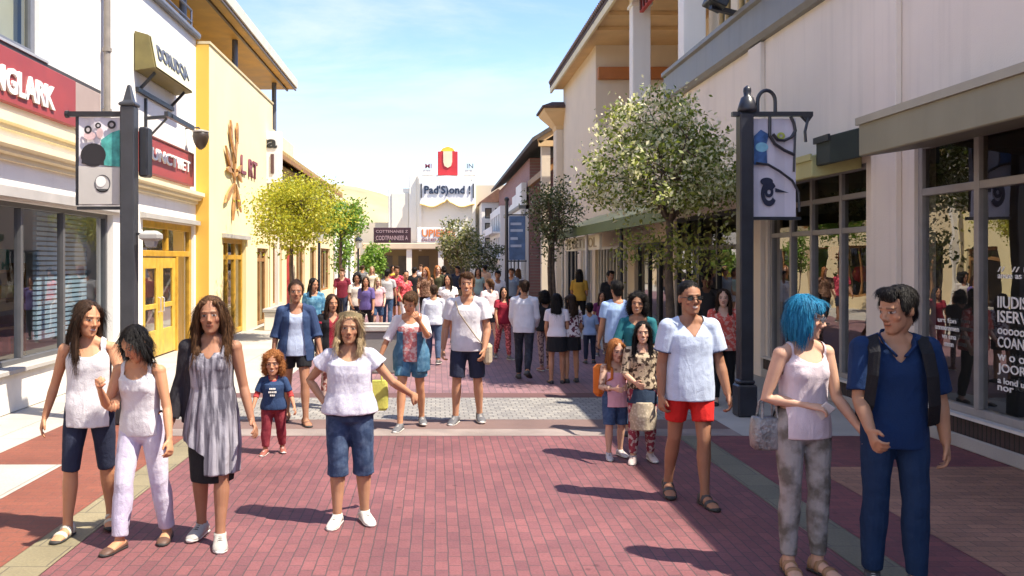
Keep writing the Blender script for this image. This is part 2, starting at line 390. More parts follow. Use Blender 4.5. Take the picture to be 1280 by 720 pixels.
# left pavement
M_maroonlit = brick_mat('sunlit maroon brick band', (.22, .068, .042), (.185, .058, .038), (.12, .06, .045), .2, .1, .004, 0, blotch=.2)  # lit copy of the maroon band, sunlight put into its colour
sheet('pavement', -3.55, -2.765, -8, 9.75, 0, M_maroonlit)
sheet('pavement', -4.4, -3.555, 8.4, 9.75, 0, M_maroonlit)
sheet('pavement', -4.4, -3.555, 1.4, 8.395, 0, M_walk)
sheet('pavement', -4.4, -3.555, -2, 1.395, 0, M_maroonlit)
sheet('pavement', -6.2, -4.405, -8, 74, 0, M_walk)
sheet('pavement', -4.4, -3.405, 9.755, 12.895, .001, M_maroonlit)
sheet('pavement', -4.4, -2.455, 12.9, 74, .001, M_walk)

# ---------------------------------------------------------------- building helpers
def window(parent, X, s, y0, y1, z0, z1, ys=(), zs=(), fm=None, gm=None, fw=.055, depth=.10, name='window', pane='pane', ft=.09):
    """framed window in a wall plane X whose outside looks along s*X; one pane object per bay"""
    fm = fm or M_alu; gm = gm or M_glass
    xa, xb = X-s*depth, X-s*(depth+ft)
    mb = MB()
    mb.box(xa, xb, y0, y0+fw, z0, z1); mb.box(xa, xb, y1-fw, y1, z0, z1)
    mb.box(xa, xb, y0+fw, y1-fw, z0, z0+fw); mb.box(xa, xb, y0+fw, y1-fw, z1-fw, z1)
    for z in zs: mb.box(xa-s*.004, xb+s*.004, y0+fw, y1-fw, z-fw/2, z+fw/2)
    for y in ys: mb.box(xa+s*.006, xb-s*.004, y-fw/2, y+fw/2, z0+fw-.002, z1-fw+.002)
    w = mb.build(name, fm, parent, bevel=.006)
    Y = [y0]+list(ys)+[y1]; Z = [z0]+list(zs)+[z1]
    for i in range(len(Y)-1):
        for j in range(len(Z)-1):
            p = MB(); xm = (xa+xb)/2
            g = gm[j] if isinstance(gm, (list, tuple)) else gm
            p.quad((xm, Y[i]+fw*.4, Z[j]+fw*.4), (xm, Y[i+1]-fw*.4, Z[j]+fw*.4), (xm, Y[i+1]-fw*.4, Z[j+1]-fw*.4), (xm, Y[i]+fw*.4, Z[j+1]-fw*.4))
            p.build(pane, g, w)
    return w
def window_front(parent, Yp, x0, x1, z0, z1, xs=(), zs=(), fm=None, gm=None, fw=.08, depth=.12, name='window'):
    fm = fm or M_aluw; gm = gm or M_glassf
    ya, yb = Yp+depth, Yp+depth+.08
    mb = MB()
    mb.box(x0, x0+fw, ya, yb, z0, z1); mb.box(x1-fw, x1, ya, yb, z0, z1); mb.box(x0+fw, x1-fw, ya, yb, z0, z0+fw); mb.box(x0+fw, x1-fw, ya, yb, z1-fw, z1)
    for z in zs: mb.box(x0+fw, x1-fw, ya+.003, yb-.003, z-fw/2, z+fw/2)
    for x in xs: mb.box(x-fw/2, x+fw/2, ya-.004, yb+.004, z0+fw, z1-fw)
    w = mb.build(name, fm, parent)
    p = MB(); ym = (ya+yb)/2+.01; p.quad((x0, ym, z0), (x1, ym, z0), (x1, ym, z1), (x0, ym, z1)); p.build('pane', gm, w)
    return w
def shell(parent, x0, x1, y0, y1, z1, front, m, roof_m=None, skip=()):
    """back, end walls, flat roof and interior partition of a street building; front is 'x0' or 'x1' (left open for the facade)"""
    mb = MB(); t = .2
    if front != 'x0': mb.box(x0, x0+t, y0, y1, 0, z1)
    if front != 'x1': mb.box(x1-t, x1, y0, y1, 0, z1)
    a, b = (x0+t, x1-.25) if front == 'x1' else (x0+.25, x1-t)
    if 'y0' not in skip: mb.box(a, b, y0, y0+t, 0, z1)
    if 'y1' not in skip: mb.box(a, b, y1-t, y1, 0, z1)
    mb.build('wall', m, parent)
    r = MB(); r.box(a, b, y0+t, y1-t, z1-.35, z1-.1); r.build('roof', roof_m or M_roofgrey, parent)
def interior(parent, x_in, depth, s, y0, y1, z1, m=None):
    """ceiling, back partition and floor of a shop just behind its windows"""
    m = m or M_inter
    mb = MB(); xb = x_in-s*depth
    mb.box(xb, xb-s*.1, y0, y1, .02, z1); mb.box(x_in-s*.3, xb, y0, y0+.08, .02, z1); mb.box(x_in-s*.3, xb, y1-.08, y1, .02, z1)
    mb.box(x_in-s*.3, xb, y0+.08, y1-.08, z1-.1, z1); mb.box(x_in-s*.3, xb, y0+.08, y1-.08, .01, .04)
    mb.build('interior_room', m, parent)
def cornice(parent, X, s, y0, y1, z, prof, m, name='cornice'):
    """prof: (out, up) polygon; extruded along y"""
    mb = MB(); mb.prism([(X+s*o, z+u) for o, u in prof], 'y', y0, y1); return mb.build(name, m, parent)

# ================================================================ LEFT SIDE
LX = -5.5
# ---- white shop building with the red signs
A = empty('shop_building', (LX, 10, 0), 'white stucco shop building with long dark framed shop window and cream mouldings', 'building')
mb = MB()
AH = [(8.0, 15.0, .56, 2.72), (16.5, 20.0, 0, 2.72), (7.0, 12.2, 4.72, 6.75), (0.5, 6.8, .56, 2.72)]
wall_holes(mb, 'x', LX, -.25, -6, 20.15, 0, 7.0, AH); mb.build('wall', M_whitewall, A)
shell(A, -12.5, LX, -6, 20.15, 6.6, 'x1', M_whitewall)
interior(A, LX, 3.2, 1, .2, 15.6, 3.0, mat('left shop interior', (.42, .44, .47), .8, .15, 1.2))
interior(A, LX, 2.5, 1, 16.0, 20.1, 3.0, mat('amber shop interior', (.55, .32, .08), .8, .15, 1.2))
window(A, LX, 1, 8.0, 15.0, .56, 2.72, ys=(10.55, 11.9, 13.25), gm=glass_mat('clear shop glass', (.9, .93, .95), 1.85), fm=mat('grey steel frame', (.10, .10, .105), .4, .1, 6), fw=.07)
window(A, LX, 1, .5, 6.8, .56, 2.72, ys=(2.6, 4.7), fm=M_alu, fw=.07)
window(A, LX, 1, 7.0, 12.2, 4.72, 6.75, ys=(9.6,), fm=mat('slate frame', (.16, .17, .2), .4, .1, 6), gm=glass_mat('pale blinded glass', (.75, .75, .68), 1.4), fw=.12, depth=.06)
mb = MB(); mb.box(LX-.35, LX-.45, 6.9, 12.3, 4.6, 6.8); mb.build('window_blind', mat('pale green blind', (.55, .56, .47), .8, .05, 2), A)
# plinth, sill, mouldings
mb = MB(); mb.box(LX, LX+.10, -6, 16.2, 0, .50); mb.build('plinth', mat('whitewashed stone', (.70, .67, .61), .9, .12, 2.2, .5, 14), A, bevel=.015)
mb = MB(); mb.box(LX-.1, LX+.16, -6, 15.2, .50, .562); mb.build('sill', M_conc, A, bevel=.008)
cornice(A, LX, 1, -6, 15.3, 2.76, [(0, 0), (.09, 0), (.09, .13), (.05, .17), (0, .17)], mat('window head trim', (.42, .40, .38), .7, .1, 3), 'window_head')
prof = [(0, 0), (.06, 0), (.06, .07), (.14, .09), (.14, .14), (.22, .17), (.22, .25), (0, .27)]
M_mould = mat('cream moulding', (.74, .64, .43), .8, .06, 2)
cornice(A, LX, 1, -6, 20.12, 3.22, prof, M_mould)
cornice(A, LX, 1, -6, 14.5, 3.62, [(0, 0), (.05, 0), (.05, .06), (.12, .08), (.12, .2), (0, .2)], M_mould)
cornice(A, LX, 1, -6, 14.25, 4.64, [(0, 0), (.07, 0), (.07, .05), (0, .05)], mat('dark ledge', (.06, .055, .055), .6, .1, 3), 'ledge')
cornice(A, LX, 1, 6.8, 12.3, 4.692, [(0, 0), (.09, 0), (.09, .035), (0, .035)], M_alu, 'window_sill')
cornice(A, LX, 1, -6, 20.15, 7.0, [(-.3, 0), (.10, 0), (.12, .05), (.12, .11), (-.3, .11)], mat('slate coping', (.15, .16, .19), .45, .1, 3), 'coping')
# rail along the roof edge
mb = MB()
for z in (7.35, 7.62): mb.tube([(LX-.06, 2, z), (LX-.06, 20.0, z)], .025, 8)
for k in range(10): mb.tube([(LX-.06, 2+2*k, 7.1), (LX-.06, 2+2*k, 7.63)], .025, 8)
mb.build('railing', mat('slate rail', (.14, .15, .2), .4, .1, 5, metal=.4), A)
# drain pipe
mb = MB(); mb.tube([(LX+.10, 14.45, 3.95), (LX+.10, 14.45, 7.05)], .055, 12)
for z in (4.4, 5.4, 6.4): mb.lathe([(.075, -.03), (.075, .03)], (LX+.10, 14.45, z), 12)
dp = mb.build('drain_pipe', mat('grey brown pipe', (.23, .20, .17), .5, .15, 6), A)
# double door
M_gold = mat('varnished golden oak', (.62, .38, .055), .35, .18, 6, .06, 30)
M_goldd = mat('amber door trim', (.50, .28, .03), .4, .2, 6)
dr = MB()
xa, xb = LX-.06, LX-.16
dr.box(xa, xb, 16.5, 16.66, 0, 2.72); dr.box(xa, xb, 19.84, 20.0, 0, 2.72); dr.box(xa, xb, 16.66, 19.84, 2.58, 2.72); dr.box(xa, xb, 16.66, 19.84, 2.02, 2.14)
dr.box(xa, xb, 18.88, 19.0, 0, 2.02); dr.box(xa, xb, 18.19, 18.31, 2.14, 2.58)
dfr = dr.build('door_frame', M_goldd, A, bevel=.01)
for a, b in ((16.7, 17.78), (17.8, 18.86)):
    d = MB(); X1, X2 = LX-.08, LX-.13
    d.box(X1, X2, a, a+.2, .03, 2.0); d.box(X1, X2, b-.2, b, .03, 2.0); d.box(X1, X2, a+.2, b-.2, .03, .55); d.box(X1, X2, a+.2, b-.2, 1.78, 2.0); d.box(X1, X2, a+.2, b-.2, .98, 1.08)
    do = d.build('door', M_gold, A, bevel=.008)
    p = MB(); xm = LX-.105; p.quad((xm, a+.2, .55), (xm, b-.2, .55), (xm, b-.2, 1.78), (xm, a+.2, 1.78)); p.build('pane', M_glass, do)
    h = MB(); yy = b-.1 if a < 17 else a+.1
    h.tube([(LX-.08, yy, .9), (LX-.03, yy, .92), (LX-.03, yy, 1.18), (LX-.08, yy, 1.2)], .014, 8); h.build('handle', M_alu, do)
p = MB(); xm = LX-.11
for a, b, c, d in ((16.66, 18.19, 2.14, 2.58), (18.31, 19.84, 2.14, 2.58), (19.0, 19.84, .1, 2.02)): p.quad((xm, a, c), (xm, b, c), (xm, b, d), (xm, a, d))
p.build('transom_window', M_glass, A)
cornice(A, LX, 1, 16.35, 20.12, 2.74, [(0, 0), (.12, 0), (.12, .09), (0, .12)], M_conc, 'door_head')
# things in the shop window
t = empty('display_stand', (LX-.9, 11.2, 0), 'red display stand seen through the grey shop window', 'display stand')
mb = MB(); mb.box(LX-1.1, LX-.5, 10.2, 10.75, .05, 1.7); mb.build('cabinet', mat('red lacquer', (.6, .06, .03), .35, .1, 4), t, bevel=.02)
mb = MB(); mb.box(LX-1.15, LX-.45, 10.15, 10.8, 1.7, 1.78); mb.build('top', M_white, t, bevel=.01)
t = empty('display_shelf', (LX-1.6, 12.5, 0), 'timber shelf rack with folded coloured goods behind the shop window', 'shelf')
mb = MB()
for z in (.4, .85, 1.3, 1.75): mb.box(LX-1.9, LX-1.3, 11.3, 14.6, z, z+.04)
for y in (11.3, 12.95, 14.56): mb.box(LX-1.9, LX-1.3, y, y+.04, .04, 1.9)
mb.build('rack', M_wood, t)
t2 = empty('slatted_blind', (LX-.5, 14, 1.6), 'pale blue slatted blind inside the grey shop window', 'blind')
mb = MB()
for k in range(26): mb.box(LX-.55, LX-.49, 13.2, 15.1, .75+k*.075, .80+k*.075)
mb.build('slats', mat('pale blue slats', (.30, .42, .50), .6, .1, 4), t2)
t2 = empty('window_poster', (LX-.4, 11, 1.2), 'blue and white poster panel standing inside the grey shop window', 'poster')
mb = MB(); mb.box(LX-.48, LX-.45, 10.85, 11.75, .6, 1.75); mb.build('panel', mat('blue poster', (.05, .16, .38), .5, .3, 4), t2)
mb = MB(); mb.box(LX-.449, LX-.44, 10.95, 11.6, 1.35, 1.55); mb.box(LX-.449, LX-.44, 11.0, 11.3, .75, 1.25); mb.build('poster_print', M_white, t2)
cols = [(.5, .08, .05), (.1, .2, .45), (.6, .5, .1), (.5, .5, .5), (.08, .3, .25), (.6, .3, .1)]
for k in range(6):
    mb = MB()
    for q in range(5):
        y = 11.45+random.random()*2.9; z = random.choice((.44, .89, 1.34, 1.79)); h = .12+random.random()*.25
        mb.box(LX-1.8, LX-1.4, y, y+.16+random.random()*.18, z, z+h)
    mb.build('folded_goods', mat('goods colour %d' % k, cols[k], .8, .15, 5), t)

# ---- signs on the white building
def board_sign(name, label, y0, y1, z0, z1, txt, m, x=LX, s=1, tw=.8, th=.5, lm=None, thick=.07, bold=.02, shear=0, trim=None):
    e = empty(name, (x, (y0+y1)/2, (z0+z1)/2), label, 'sign')
    mb = MB(); mb.box(x+s*.01, x+s*(.01+thick), y0, y1, z0, z1); mb.build('panel', m, e, bevel=.012)
    if trim:
        t = MB(); a, b = x+s*(.012+thick), x+s*(.03+thick)
        t.box(a, b, y0, y1, z1-.03, z1); t.box(a, b, y0, y1, z0, z0+.03); t.box(a, b, y0, y0+.03, z0+.03, z1-.03); t.box(a, b, y1-.03, y1, z0+.03, z1-.03); t.build('trim', trim, e)
    if txt: text_obj(txt, e, frame_mat((x+s*(.025+thick), (y0+y1)/2, (z0+z1)/2), 'left' if s > 0 else 'right'), (y1-y0)*tw, (z1-z0)*th, lm or M_white, .03, bold, shear=shear)
    return e
e = empty('shop_sign', (LX, 10.5, 4.28), 'long red fascia sign with white NGLARK letters under the upper window', 'sign')
mb = MB(); mb.box(LX+.01, LX+.10, 6.5, 13.2, 3.94, 4.63); mb.build('panel', M_red, e, bevel=.01)
mb = MB(); mb.box(LX+.01, LX+.09, 13.2, 14.2, 3.94, 4.63); mb.build('end_panel', mat('taupe panel', (.36, .28, .25), .7, .08, 3), e, bevel=.01)
text_obj('NGLARK', e, frame_mat((LX+.115, 11.55, 4.22), 'left'), 1.75, .33, M_white, .03, .03)
board_sign('restaurant_sign', 'smaller red wall sign with white JUNCTIIET letters above the golden doors', 16.2, 19.65, 3.58, 4.32, 'JUNCTIIET', M_red, tw=.82, th=.42, trim=mat('sign rim', (.20, .06, .05), .5, .1, 4))
# projecting box sign
e = empty('box_sign', (LX, 17.3, 5.8), 'pale yellow projecting box sign with dark letters and an olive underside', 'sign')
pr = MB(); pr.prism([(LX+.02, 5.40), (LX+.38, 5.46), (LX+.27, 6.05), (LX+.02, 6.12)], 'y', 16.0, 18.5); pr.build('cabinet', mat('olive sign case', (.16, .13, .04), .6, .15, 4), e)
pr = MB(); pr.prism([(LX+.392, 5.48), (LX+.405, 5.48), (LX+.295, 6.06), (LX+.282, 6.06)], 'y', 16.08, 18.42); pr.build('face_panel', mat('cream sign face', (.74, .70, .48), .5, .06, 4), e)
Mf = frame_mat((LX+.358, 17.25, 5.77), 'left') @ Matrix.Rotation(R(-10.7), 4, 'X')
text_obj('DORUDQA', e, Mf, 2.0, .33, mat('slate letters', (.10, .11, .14), .5, .1, 5), .03, .03)
mb = MB(); mb.beam((LX, 16.3, 5.1), (LX+.3, 16.3, 5.42), .05, .05); mb.beam((LX, 18.2, 5.1), (LX+.3, 18.2, 5.42), .05, .05); mb.beam((LX+.03, 16.1, 5.08), (LX+.03, 18.3, 5.08), .06, .08); mb.build('bracket', M_dark, e)
# wall lamps
def wall_lamp(y, z, label):
    e = empty('wall_lamp', (LX, y, z), label, 'lamp')
    mb = MB(); mb.tube([(LX, y, z+.28), (LX+.12, y, z+.3), (LX+.3, y, z+.3), (LX+.34, y, z+.24)], .018, 8); mb.build('arm', M_dark, e)
    mb = MB(); mb.smooth = True; mb.lathe([(.03, .26), (.12, .24), (.17, .18), (.18, .1), (.15, -.02), (.10, -.12), (.03, -.18)], (LX+.34, y, z), 16); mb.build('lamp_shade', mat('bronze lamp shade', (.05, .033, .022), .4, .2, 6), e)
    mb = MB(); mb.lathe([(.182, .2), (.182, .23), (.05, .26)], (LX+.34, y, z), 16); mb.build('cap', mat('verdigris cap', (.45, .42, .38), .5, .1, 6), e)
wall_lamp(19.3, 4.55, 'bronze bell shaped wall lamp beside the smaller red sign')
e = empty('awning_bracket', (LX, 17.5, 4.8), 'dark horizontal bracket arm fixed to white wall above the smaller red sign', 'bracket')
mb = MB(); mb.beam((LX, 16.6, 4.62), (LX+.55, 16.6, 4.66), .06, .06); mb.beam((LX+.5, 16.3, 4.66), (LX+.5, 18.1, 4.66), .07, .09); mb.build('arm', M_dark, e)
mb = MB(); mb.beam((LX+.02, 16.6, 4.0), (LX+.02, 16.6, 5.0), .06, .05); mb.beam((LX+.02, 16.6, 4.2), (LX+.42, 16.6, 4.62), .035, .035); mb.build('stay', M_dark, e)

# ---- yellow building with the roof pavilion
BX = -5.2
B = empty('yellow_building', (BX, 24, 0), 'yellow stucco building with amber end wall and an overhanging flat roof', 'building')
mb = MB(); wall_holes(mb, 'x', BX, -.25, 20.17, 28.0, 0, 6.9, [(21.5, 24.1, 0, 2.5), (25.6, 27.3, 0, 2.3)]); mb.build('wall', M_yellow, B)
mb = MB(); mb.box(BX-.25, BX-.62, 20.16, 20.40, 0, 6.9); mb.box(BX-.003, BX-.30, 20.148, 20.168, 0, 6.9); mb.build('end_pier', M_amber, B)
shell(B, -12.5, BX, 20.17, 28.0, 6.6, 'x1', M_yellow, skip=('y0',))
cornice(B, BX, 1, 20.14, 28.02, 6.9, [(-.27, 0), (.03, 0), (.03, .06), (-.27, .06)], mat('pale coping', (.6, .5, .3), .8, .1, 3), 'coping')
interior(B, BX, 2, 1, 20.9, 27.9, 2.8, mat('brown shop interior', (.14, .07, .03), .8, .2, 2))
w = window(B, BX, 1, 21.5, 24.1, .02, 2.5, ys=(22.35, 23.2), zs=(2.02,), fm=M_goldd, fw=.12, name='glazed_door')
mb = MB()
for k in range(4):
    y0 = 21.7+k*.6
    n = 10; v = []
    for i in range(n+1): v += [(BX-.42+.05*math.sin(i*2.6), y0+.045*i, .2), (BX-.42+.05*math.sin(i*2.6), y0+.045*i, 2.1)]
    mb.add(v, [(2*i, 2*i+2, 2*i+3, 2*i+1) for i in range(n)])
mb.build('curtain', mat('tan curtain', (.32, .22, .11), .9, .15, 4), B)
window(B, BX, 1, 25.6, 27.3, .02, 2.3, ys=(26.45,), zs=(1.95,), fm=M_wood, fw=.1, name='glazed_door')
cornice(B, BX, 1, 21.35, 24.25, 2.5, [(0, 0), (.10, 0), (.10, .10), (0, .10)], M_conc, 'door_head')
# roof pavilion: flat roof with brown soffit on thin posts
mb = MB(); mb.box(-13, -6.25, 6, 39.0, 9.5, 9.55); mb.build('soffit', mat('gilded brown soffit', (.42, .24, .055), .6, .2, 1.5), B)
mb = MB(); mb.box(-13, -6.15, 5.9, 39.1, 9.555, 9.95); mb.build('roof', mat('pale roof fascia', (.58, .54, .44), .7, .08, 2), B, bevel=.02)
mb = MB(); mb.box(-6.25, -6.19, 6, 39.0, 9.44, 9.5); mb.box(-6.62, -6.55, 6, 39.0, 9.42, 9.499); mb.build('gutter', mat('dark gutter', (.08, .05, .03), .5, .1, 4), B)
for y in (12, 18, 24.0, 30.2, 37.5):
    mb = MB(); mb.tube([(-6.9, y, 6.6), (-6.9, y, 9.5)], .10, 14); mb.build('post', mat('slate post', (.10, .105, .13), .4, .1, 4), B)
mb = MB(); mb.box(-9.2, -9.0, 6, 38, 6.6, 9.5); mb.build('back_wall', mat('ochre terrace wall', (.40, .23, .06), .8, .15, 2), B)
mb = MB(); mb.box(-12.5, -6.3, 28.3, 39, 0, 7.0); mb.build('terrace_block', M_yellow, B)

# metal flower emblem and letters on the yellow wall
e = empty('flower_emblem', (BX, 22.4, 4.3), 'orange wrought metal flower emblem on the yellow wall', 'emblem')
M_em = mat('rust orange metal', (.50, .26, .10), .45, .25, 8, metal=.3)
def petal(p, q, w, mb, x=BX+.06):
    p, q = Vector((x, p[0], p[1])), Vector((x, q[0], q[1])); d = (q-p); n = Vector((0, -d.z, d.y)).normalized()*w*.72
    m1 = p+d*.35; m2 = p+d*.7
    o = Vector((.025, 0, 0))
    poly = [p, m1+n*.8, m2+n, q, m2-n, m1-n*.8]
    mb.add([v-o for v in poly]+[v+o for v in poly], [(0, 1, 2, 3, 4, 5), (11, 10, 9, 8, 7, 6)]+[(i, (i+1) % 6, 6+(i+1) % 6, 6+i) for i in range(6)])
pet = MB(); stem = MB()
for p, q, w in [((22.6, 4.45), (21.9, 5.25), .11), ((22.45, 4.0), (21.5, 4.75), .13), ((22.4, 3.9), (21.45, 3.35), .14), ((22.6, 3.9), (23.2, 3.2), .14), ((22.4, 4.2), (21.6, 4.2), .1),
                ((22.7, 4.3), (23.3, 4.0), .1), ((22.8, 4.95), (22.75, 5.5), .12), ((22.2, 5.0), (22.0, 5.45), .1), ((22.5, 3.7), (22.3, 2.95), .1), ((22.6, 4.1), (23.25, 4.45), .09)]: petal(p, q, w, pet)
stem.tube([(BX+.05, 22.5, 3.2), (BX+.05, 22.5, 4.0), (BX+.05, 22.7, 4.8), (BX+.05, 22.78, 5.0)], .03, 8); stem.tube([(BX+.05, 22.5, 4.0), (BX+.05, 22.25, 5.05)], .025, 8)
pet.build('petals', M_em, e); stem.build('stem', M_wood, e)
e = empty('wall_lettering', (BX, 24.5, 4.55), 'thin dark L. RT letters on the yellow wall beside the metal flower', 'sign')
text_obj('L. RT', e, frame_mat((BX+.03, 24.4, 4.5), 'left'), 2.1, .5, mat('plum letters', (.22, .06, .08), .5, .1, 5), .03, .02)
# white sign block above the yellow building's end
e = empty('roof_sign', (-5.0, 27.4, 5.3), 'white roof corner sign with black letters above the yellow tree', 'sign')
mb = MB(); mb.box(-6.2, -4.75, 27.0, 27.25, 4.3, 5.9); mb.build('panel', mat('white sign board', (.78, .75, .74), .6, .05, 3), e, bevel=.02)
text_obj('ata', e, frame_mat((-5.3, 26.985, 5.55), 'front'), .85, .34, M_dark, .03, .03)
for tx, xx, ww in (('T', -5.42, .36), ('l', -5.02, .1)): text_obj(tx, e, frame_mat((xx, 26.985, 4.9), 'front'), ww, .6, mat('brown letters', (.10, .05, .05), .5, .1, 5), .03, .03)
mb = MB(); mb.beam((-5.9, 27.4, 0), (-5.9, 27.4, 4.4), .12, .12); mb.beam((-4.95, 27.4, 0), (-4.95, 27.4, 4.4), .12, .12); mb.build('support', M_cream, e)

# ---- cream building further on, tiled shed roof, red door
def side_building(name, label, X, s, y0, y1, h, m, wins, doors=(), depth=6, eave=None, fm=None, tile=None, cat='building'):
    e = empty(name, (X, (y0+y1)/2, 0), label, cat)
    holes = [w[:4] for w in wins]+[d[:4] for d in doors]
    mb = MB(); wall_holes(mb, 'x', X, -s*.25, y0, y1, 0, h, holes); mb.build('wall', m, e)
    if s > 0: shell(e, X-depth, X, y0, y1, h-.02, 'x1', m)
    else: shell(e, X, X+depth, y0, y1, h-.02, 'x0', m)
    for w in wins: window(e, X, s, *w[:4], ys=w[4] if len(w) > 4 else (), zs=w[5] if len(w) > 5 else (), fm=fm or M_aluw, gm=M_glassf, fw=.09)
    for d in doors:
        q = MB(); q.box(X-s*.12, X-s*.2, d[0], d[1], d[2]+.01, d[3]); q.box(X-s*.10, X-s*.119, d[0]+.15, d[1]-.15, d[3]*.5, d[3]-.25); q.build('door', d[4], e, bevel=.01)
    if eave:
        q = MB(); z, o = eave
        q.prism([(X+s*o, z), (X+s*o, z+.12), (X-s*1.8, z+1.0), (X-s*1.8, z+.85)], 'y', y0-.2, y1+.2); q.build('roof', tile or M_tile, e)
        q = MB(); q.box(X+s*o, X+s*(o-.05), y0-.2, y1+.2, z-.14, z-.002); q.build('fascia', M_wood, e)
    else: cornice(e, X, s, y0, y1, h, [(-.27, 0), (.08, 0), (.12, .1), (.12, .2), (-.27, .2)], M_mould if s > 0 else M_capgrey, 'coping')
    return e
M_reddoor = mat('crimson door', (.42, .03, .03), .4, .15, 5)
side_building('cream_building', 'cream shop building with red door and tiled edge behind the yellow tree', -5.3, 1, 28.05, 45.5, 5.2, mat('warm cream stucco', (.76, .62, .38), .9, .06, 1, .2, 50, streak=.12),
    [(28.6, 30.3, .5, 2.5, (29.4,)), (33.4, 35.6, .5, 2.5, (34.5,)), (37, 39, .5, 2.5), (40.5, 44, .5, 2.5, (42,)), (30, 31.6, 3.4, 4.6), (34, 35.6, 3.4, 4.6), (38, 39.6, 3.4, 4.6), (42, 43.6, 3.4, 4.6)], [(31.2, 32.6, 0, 2.4, M_reddoor)], eave=(5.3, .45), fm=M_wood, tile=mat('ochre roof tile', (.40, .27, .10), .8, .3, 6, .2, 20))
side_building('white_shop', 'low white shop with dark windows before the theatre', -5.6, 1, 46, 60, 4.3, M_whitewall,
    [(47+3*k, 49.2+3*k, .5, 2.6) for k in range(4)], [], fm=M_dark)
side_building('tan_shop', 'tan shop with slim windows next to the theatre forecourt', -6.2, 1, 60.5, 72, 4.0, mat('tan stucco', (.60, .48, .33), .9, .08, 1), [(61.5+3.2*k, 63.5+3.2*k, .5, 2.6) for k in range(3)], [])
# ================================================================ RIGHT SIDE
RX = 5.5
Rb = empty('shop_building', (RX, 9, 0), 'off white two storey shop building with olive awnings and tall silver windows', 'building')
RH = [(5.2, 10.12, .34, 3.3), (11.25, 14.6, .34, 3.2), (15.2, 20.3, 0, 2.9), (-4, 4.8, .34, 3.3)]
mb = MB(); wall_holes(mb, 'x', RX, .25, -8, 20.6, 0, 5.62, RH); mb.build('wall', M_offwhite, Rb)
shell(Rb, RX, 13, -8, 20.6, 5.6, 'x0', M_offwhite)
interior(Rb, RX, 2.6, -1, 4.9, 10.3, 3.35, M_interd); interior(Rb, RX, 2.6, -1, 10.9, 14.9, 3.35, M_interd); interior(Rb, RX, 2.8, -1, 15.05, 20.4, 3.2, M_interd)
for y in (10.68, 15.0, 4.9):
    mb = MB(); mb.box(RX-.08, RX-.001, y-.30, y+.30, 0 if y != 10.68 else 0, 5.6); mb.build('pilaster', M_offwhite, Rb, bevel=.01)
cornice(Rb, RX, -1, -8, 20.65, 5.62, [(-.3, 0), (.10, 0), (.16, .08), (.16, .58), (.22, .62), (.22, .70), (-.3, .70)], M_capgrey, 'parapet')
window(Rb, RX, -1, 5.2, 10.12, .34, 3.3, ys=(6.35, 9.02), zs=(2.72,), gm=[M_glass, M_glassd], fw=.085, depth=.04, fm=M_frame)
window(Rb, RX, -1, 11.25, 14.6, .34, 3.2, ys=(12.05, 13.0, 13.75), zs=(2.35, 2.8), gm=[M_glass, M_glassd, M_glassd], fw=.075, depth=.04, fm=M_frame)
window(Rb, RX, -1, -4, 4.8, .34, 3.3, ys=(-1, 2), zs=(2.72,), gm=[M_glass, M_glassd], fw=.08, depth=.04, fm=M_frame)
mb = MB(); mb.box(RX-.07, RX-.001, -8, 10.3, 0, .14); mb.box(RX-.07, RX-.001, 11.05, 14.7, 0, .14); mb.build('plinth', M_conc, Rb, bevel=.01)
mb = MB(); mb.box(RX-.05, RX-.001, -8, 10.2, .142, .32); mb.box(RX-.05, RX-.001, 11.1, 14.66, .142, .32); mb.build('brick_base', brick_mat('dark upright brick', (.035, .022, .022), (.055, .03, .028), (.012, .01, .01), .07, .5, .012, 0, plane='yz', blotch=.2), Rb)
mb = MB(); mb.box(RX-.09, RX-.001, -8, 10.2, .322, .352); mb.box(RX-.09, RX-.001, 11.1, 14.66, .322, .352); mb.build('sill', M_aluw, Rb)
# dark glazed entrance beyond the second pillar
window(Rb, RX, -1, 15.2, 20.3, .02, 2.9, ys=(16.2, 17.4, 18.6, 19.5), zs=(2.2,), fm=M_dark, fw=.09, depth=.05, name='glazed_entrance', gm=[M_glass, M_glassd])
# box awnings
M_olive = mat('olive metal awning', (.235, .225, .155), .55, .1, 2, .03, 20, streak=.2)
M_olivel = mat('lime olive canvas', (.52, .49, .22), .7, .1, 2)
def awning(y0, y1, x0, z0, z1, m, ml):
    w = MB(); w.prism([(RX, z0+.12), (x0+.06, z0), (x0, z0), (x0, z1), (RX, z1+.16)], 'y', y0, y1); a = w.build('awning', m, Rb, bevel=.012)
    w = MB(); w.box(x0-.03, x0-.004, y0-.02, y1+.02, z1-.06, z1+.02); w.build('trim', ml, a)
    return a
awning(3.5, 9.62, 4.62, 3.08, 3.48, M_olive, mat('awning rim', (.34, .32, .25), .5, .1, 3))
awning(10.95, 11.35, 4.9, 3.16, 3.5, mat('dark green canvas', (.035, .045, .035), .8, .2, 4), M_dark)
awning(11.36, 14.6, 4.85, 3.02, 3.30, M_olivel, M_olivel)
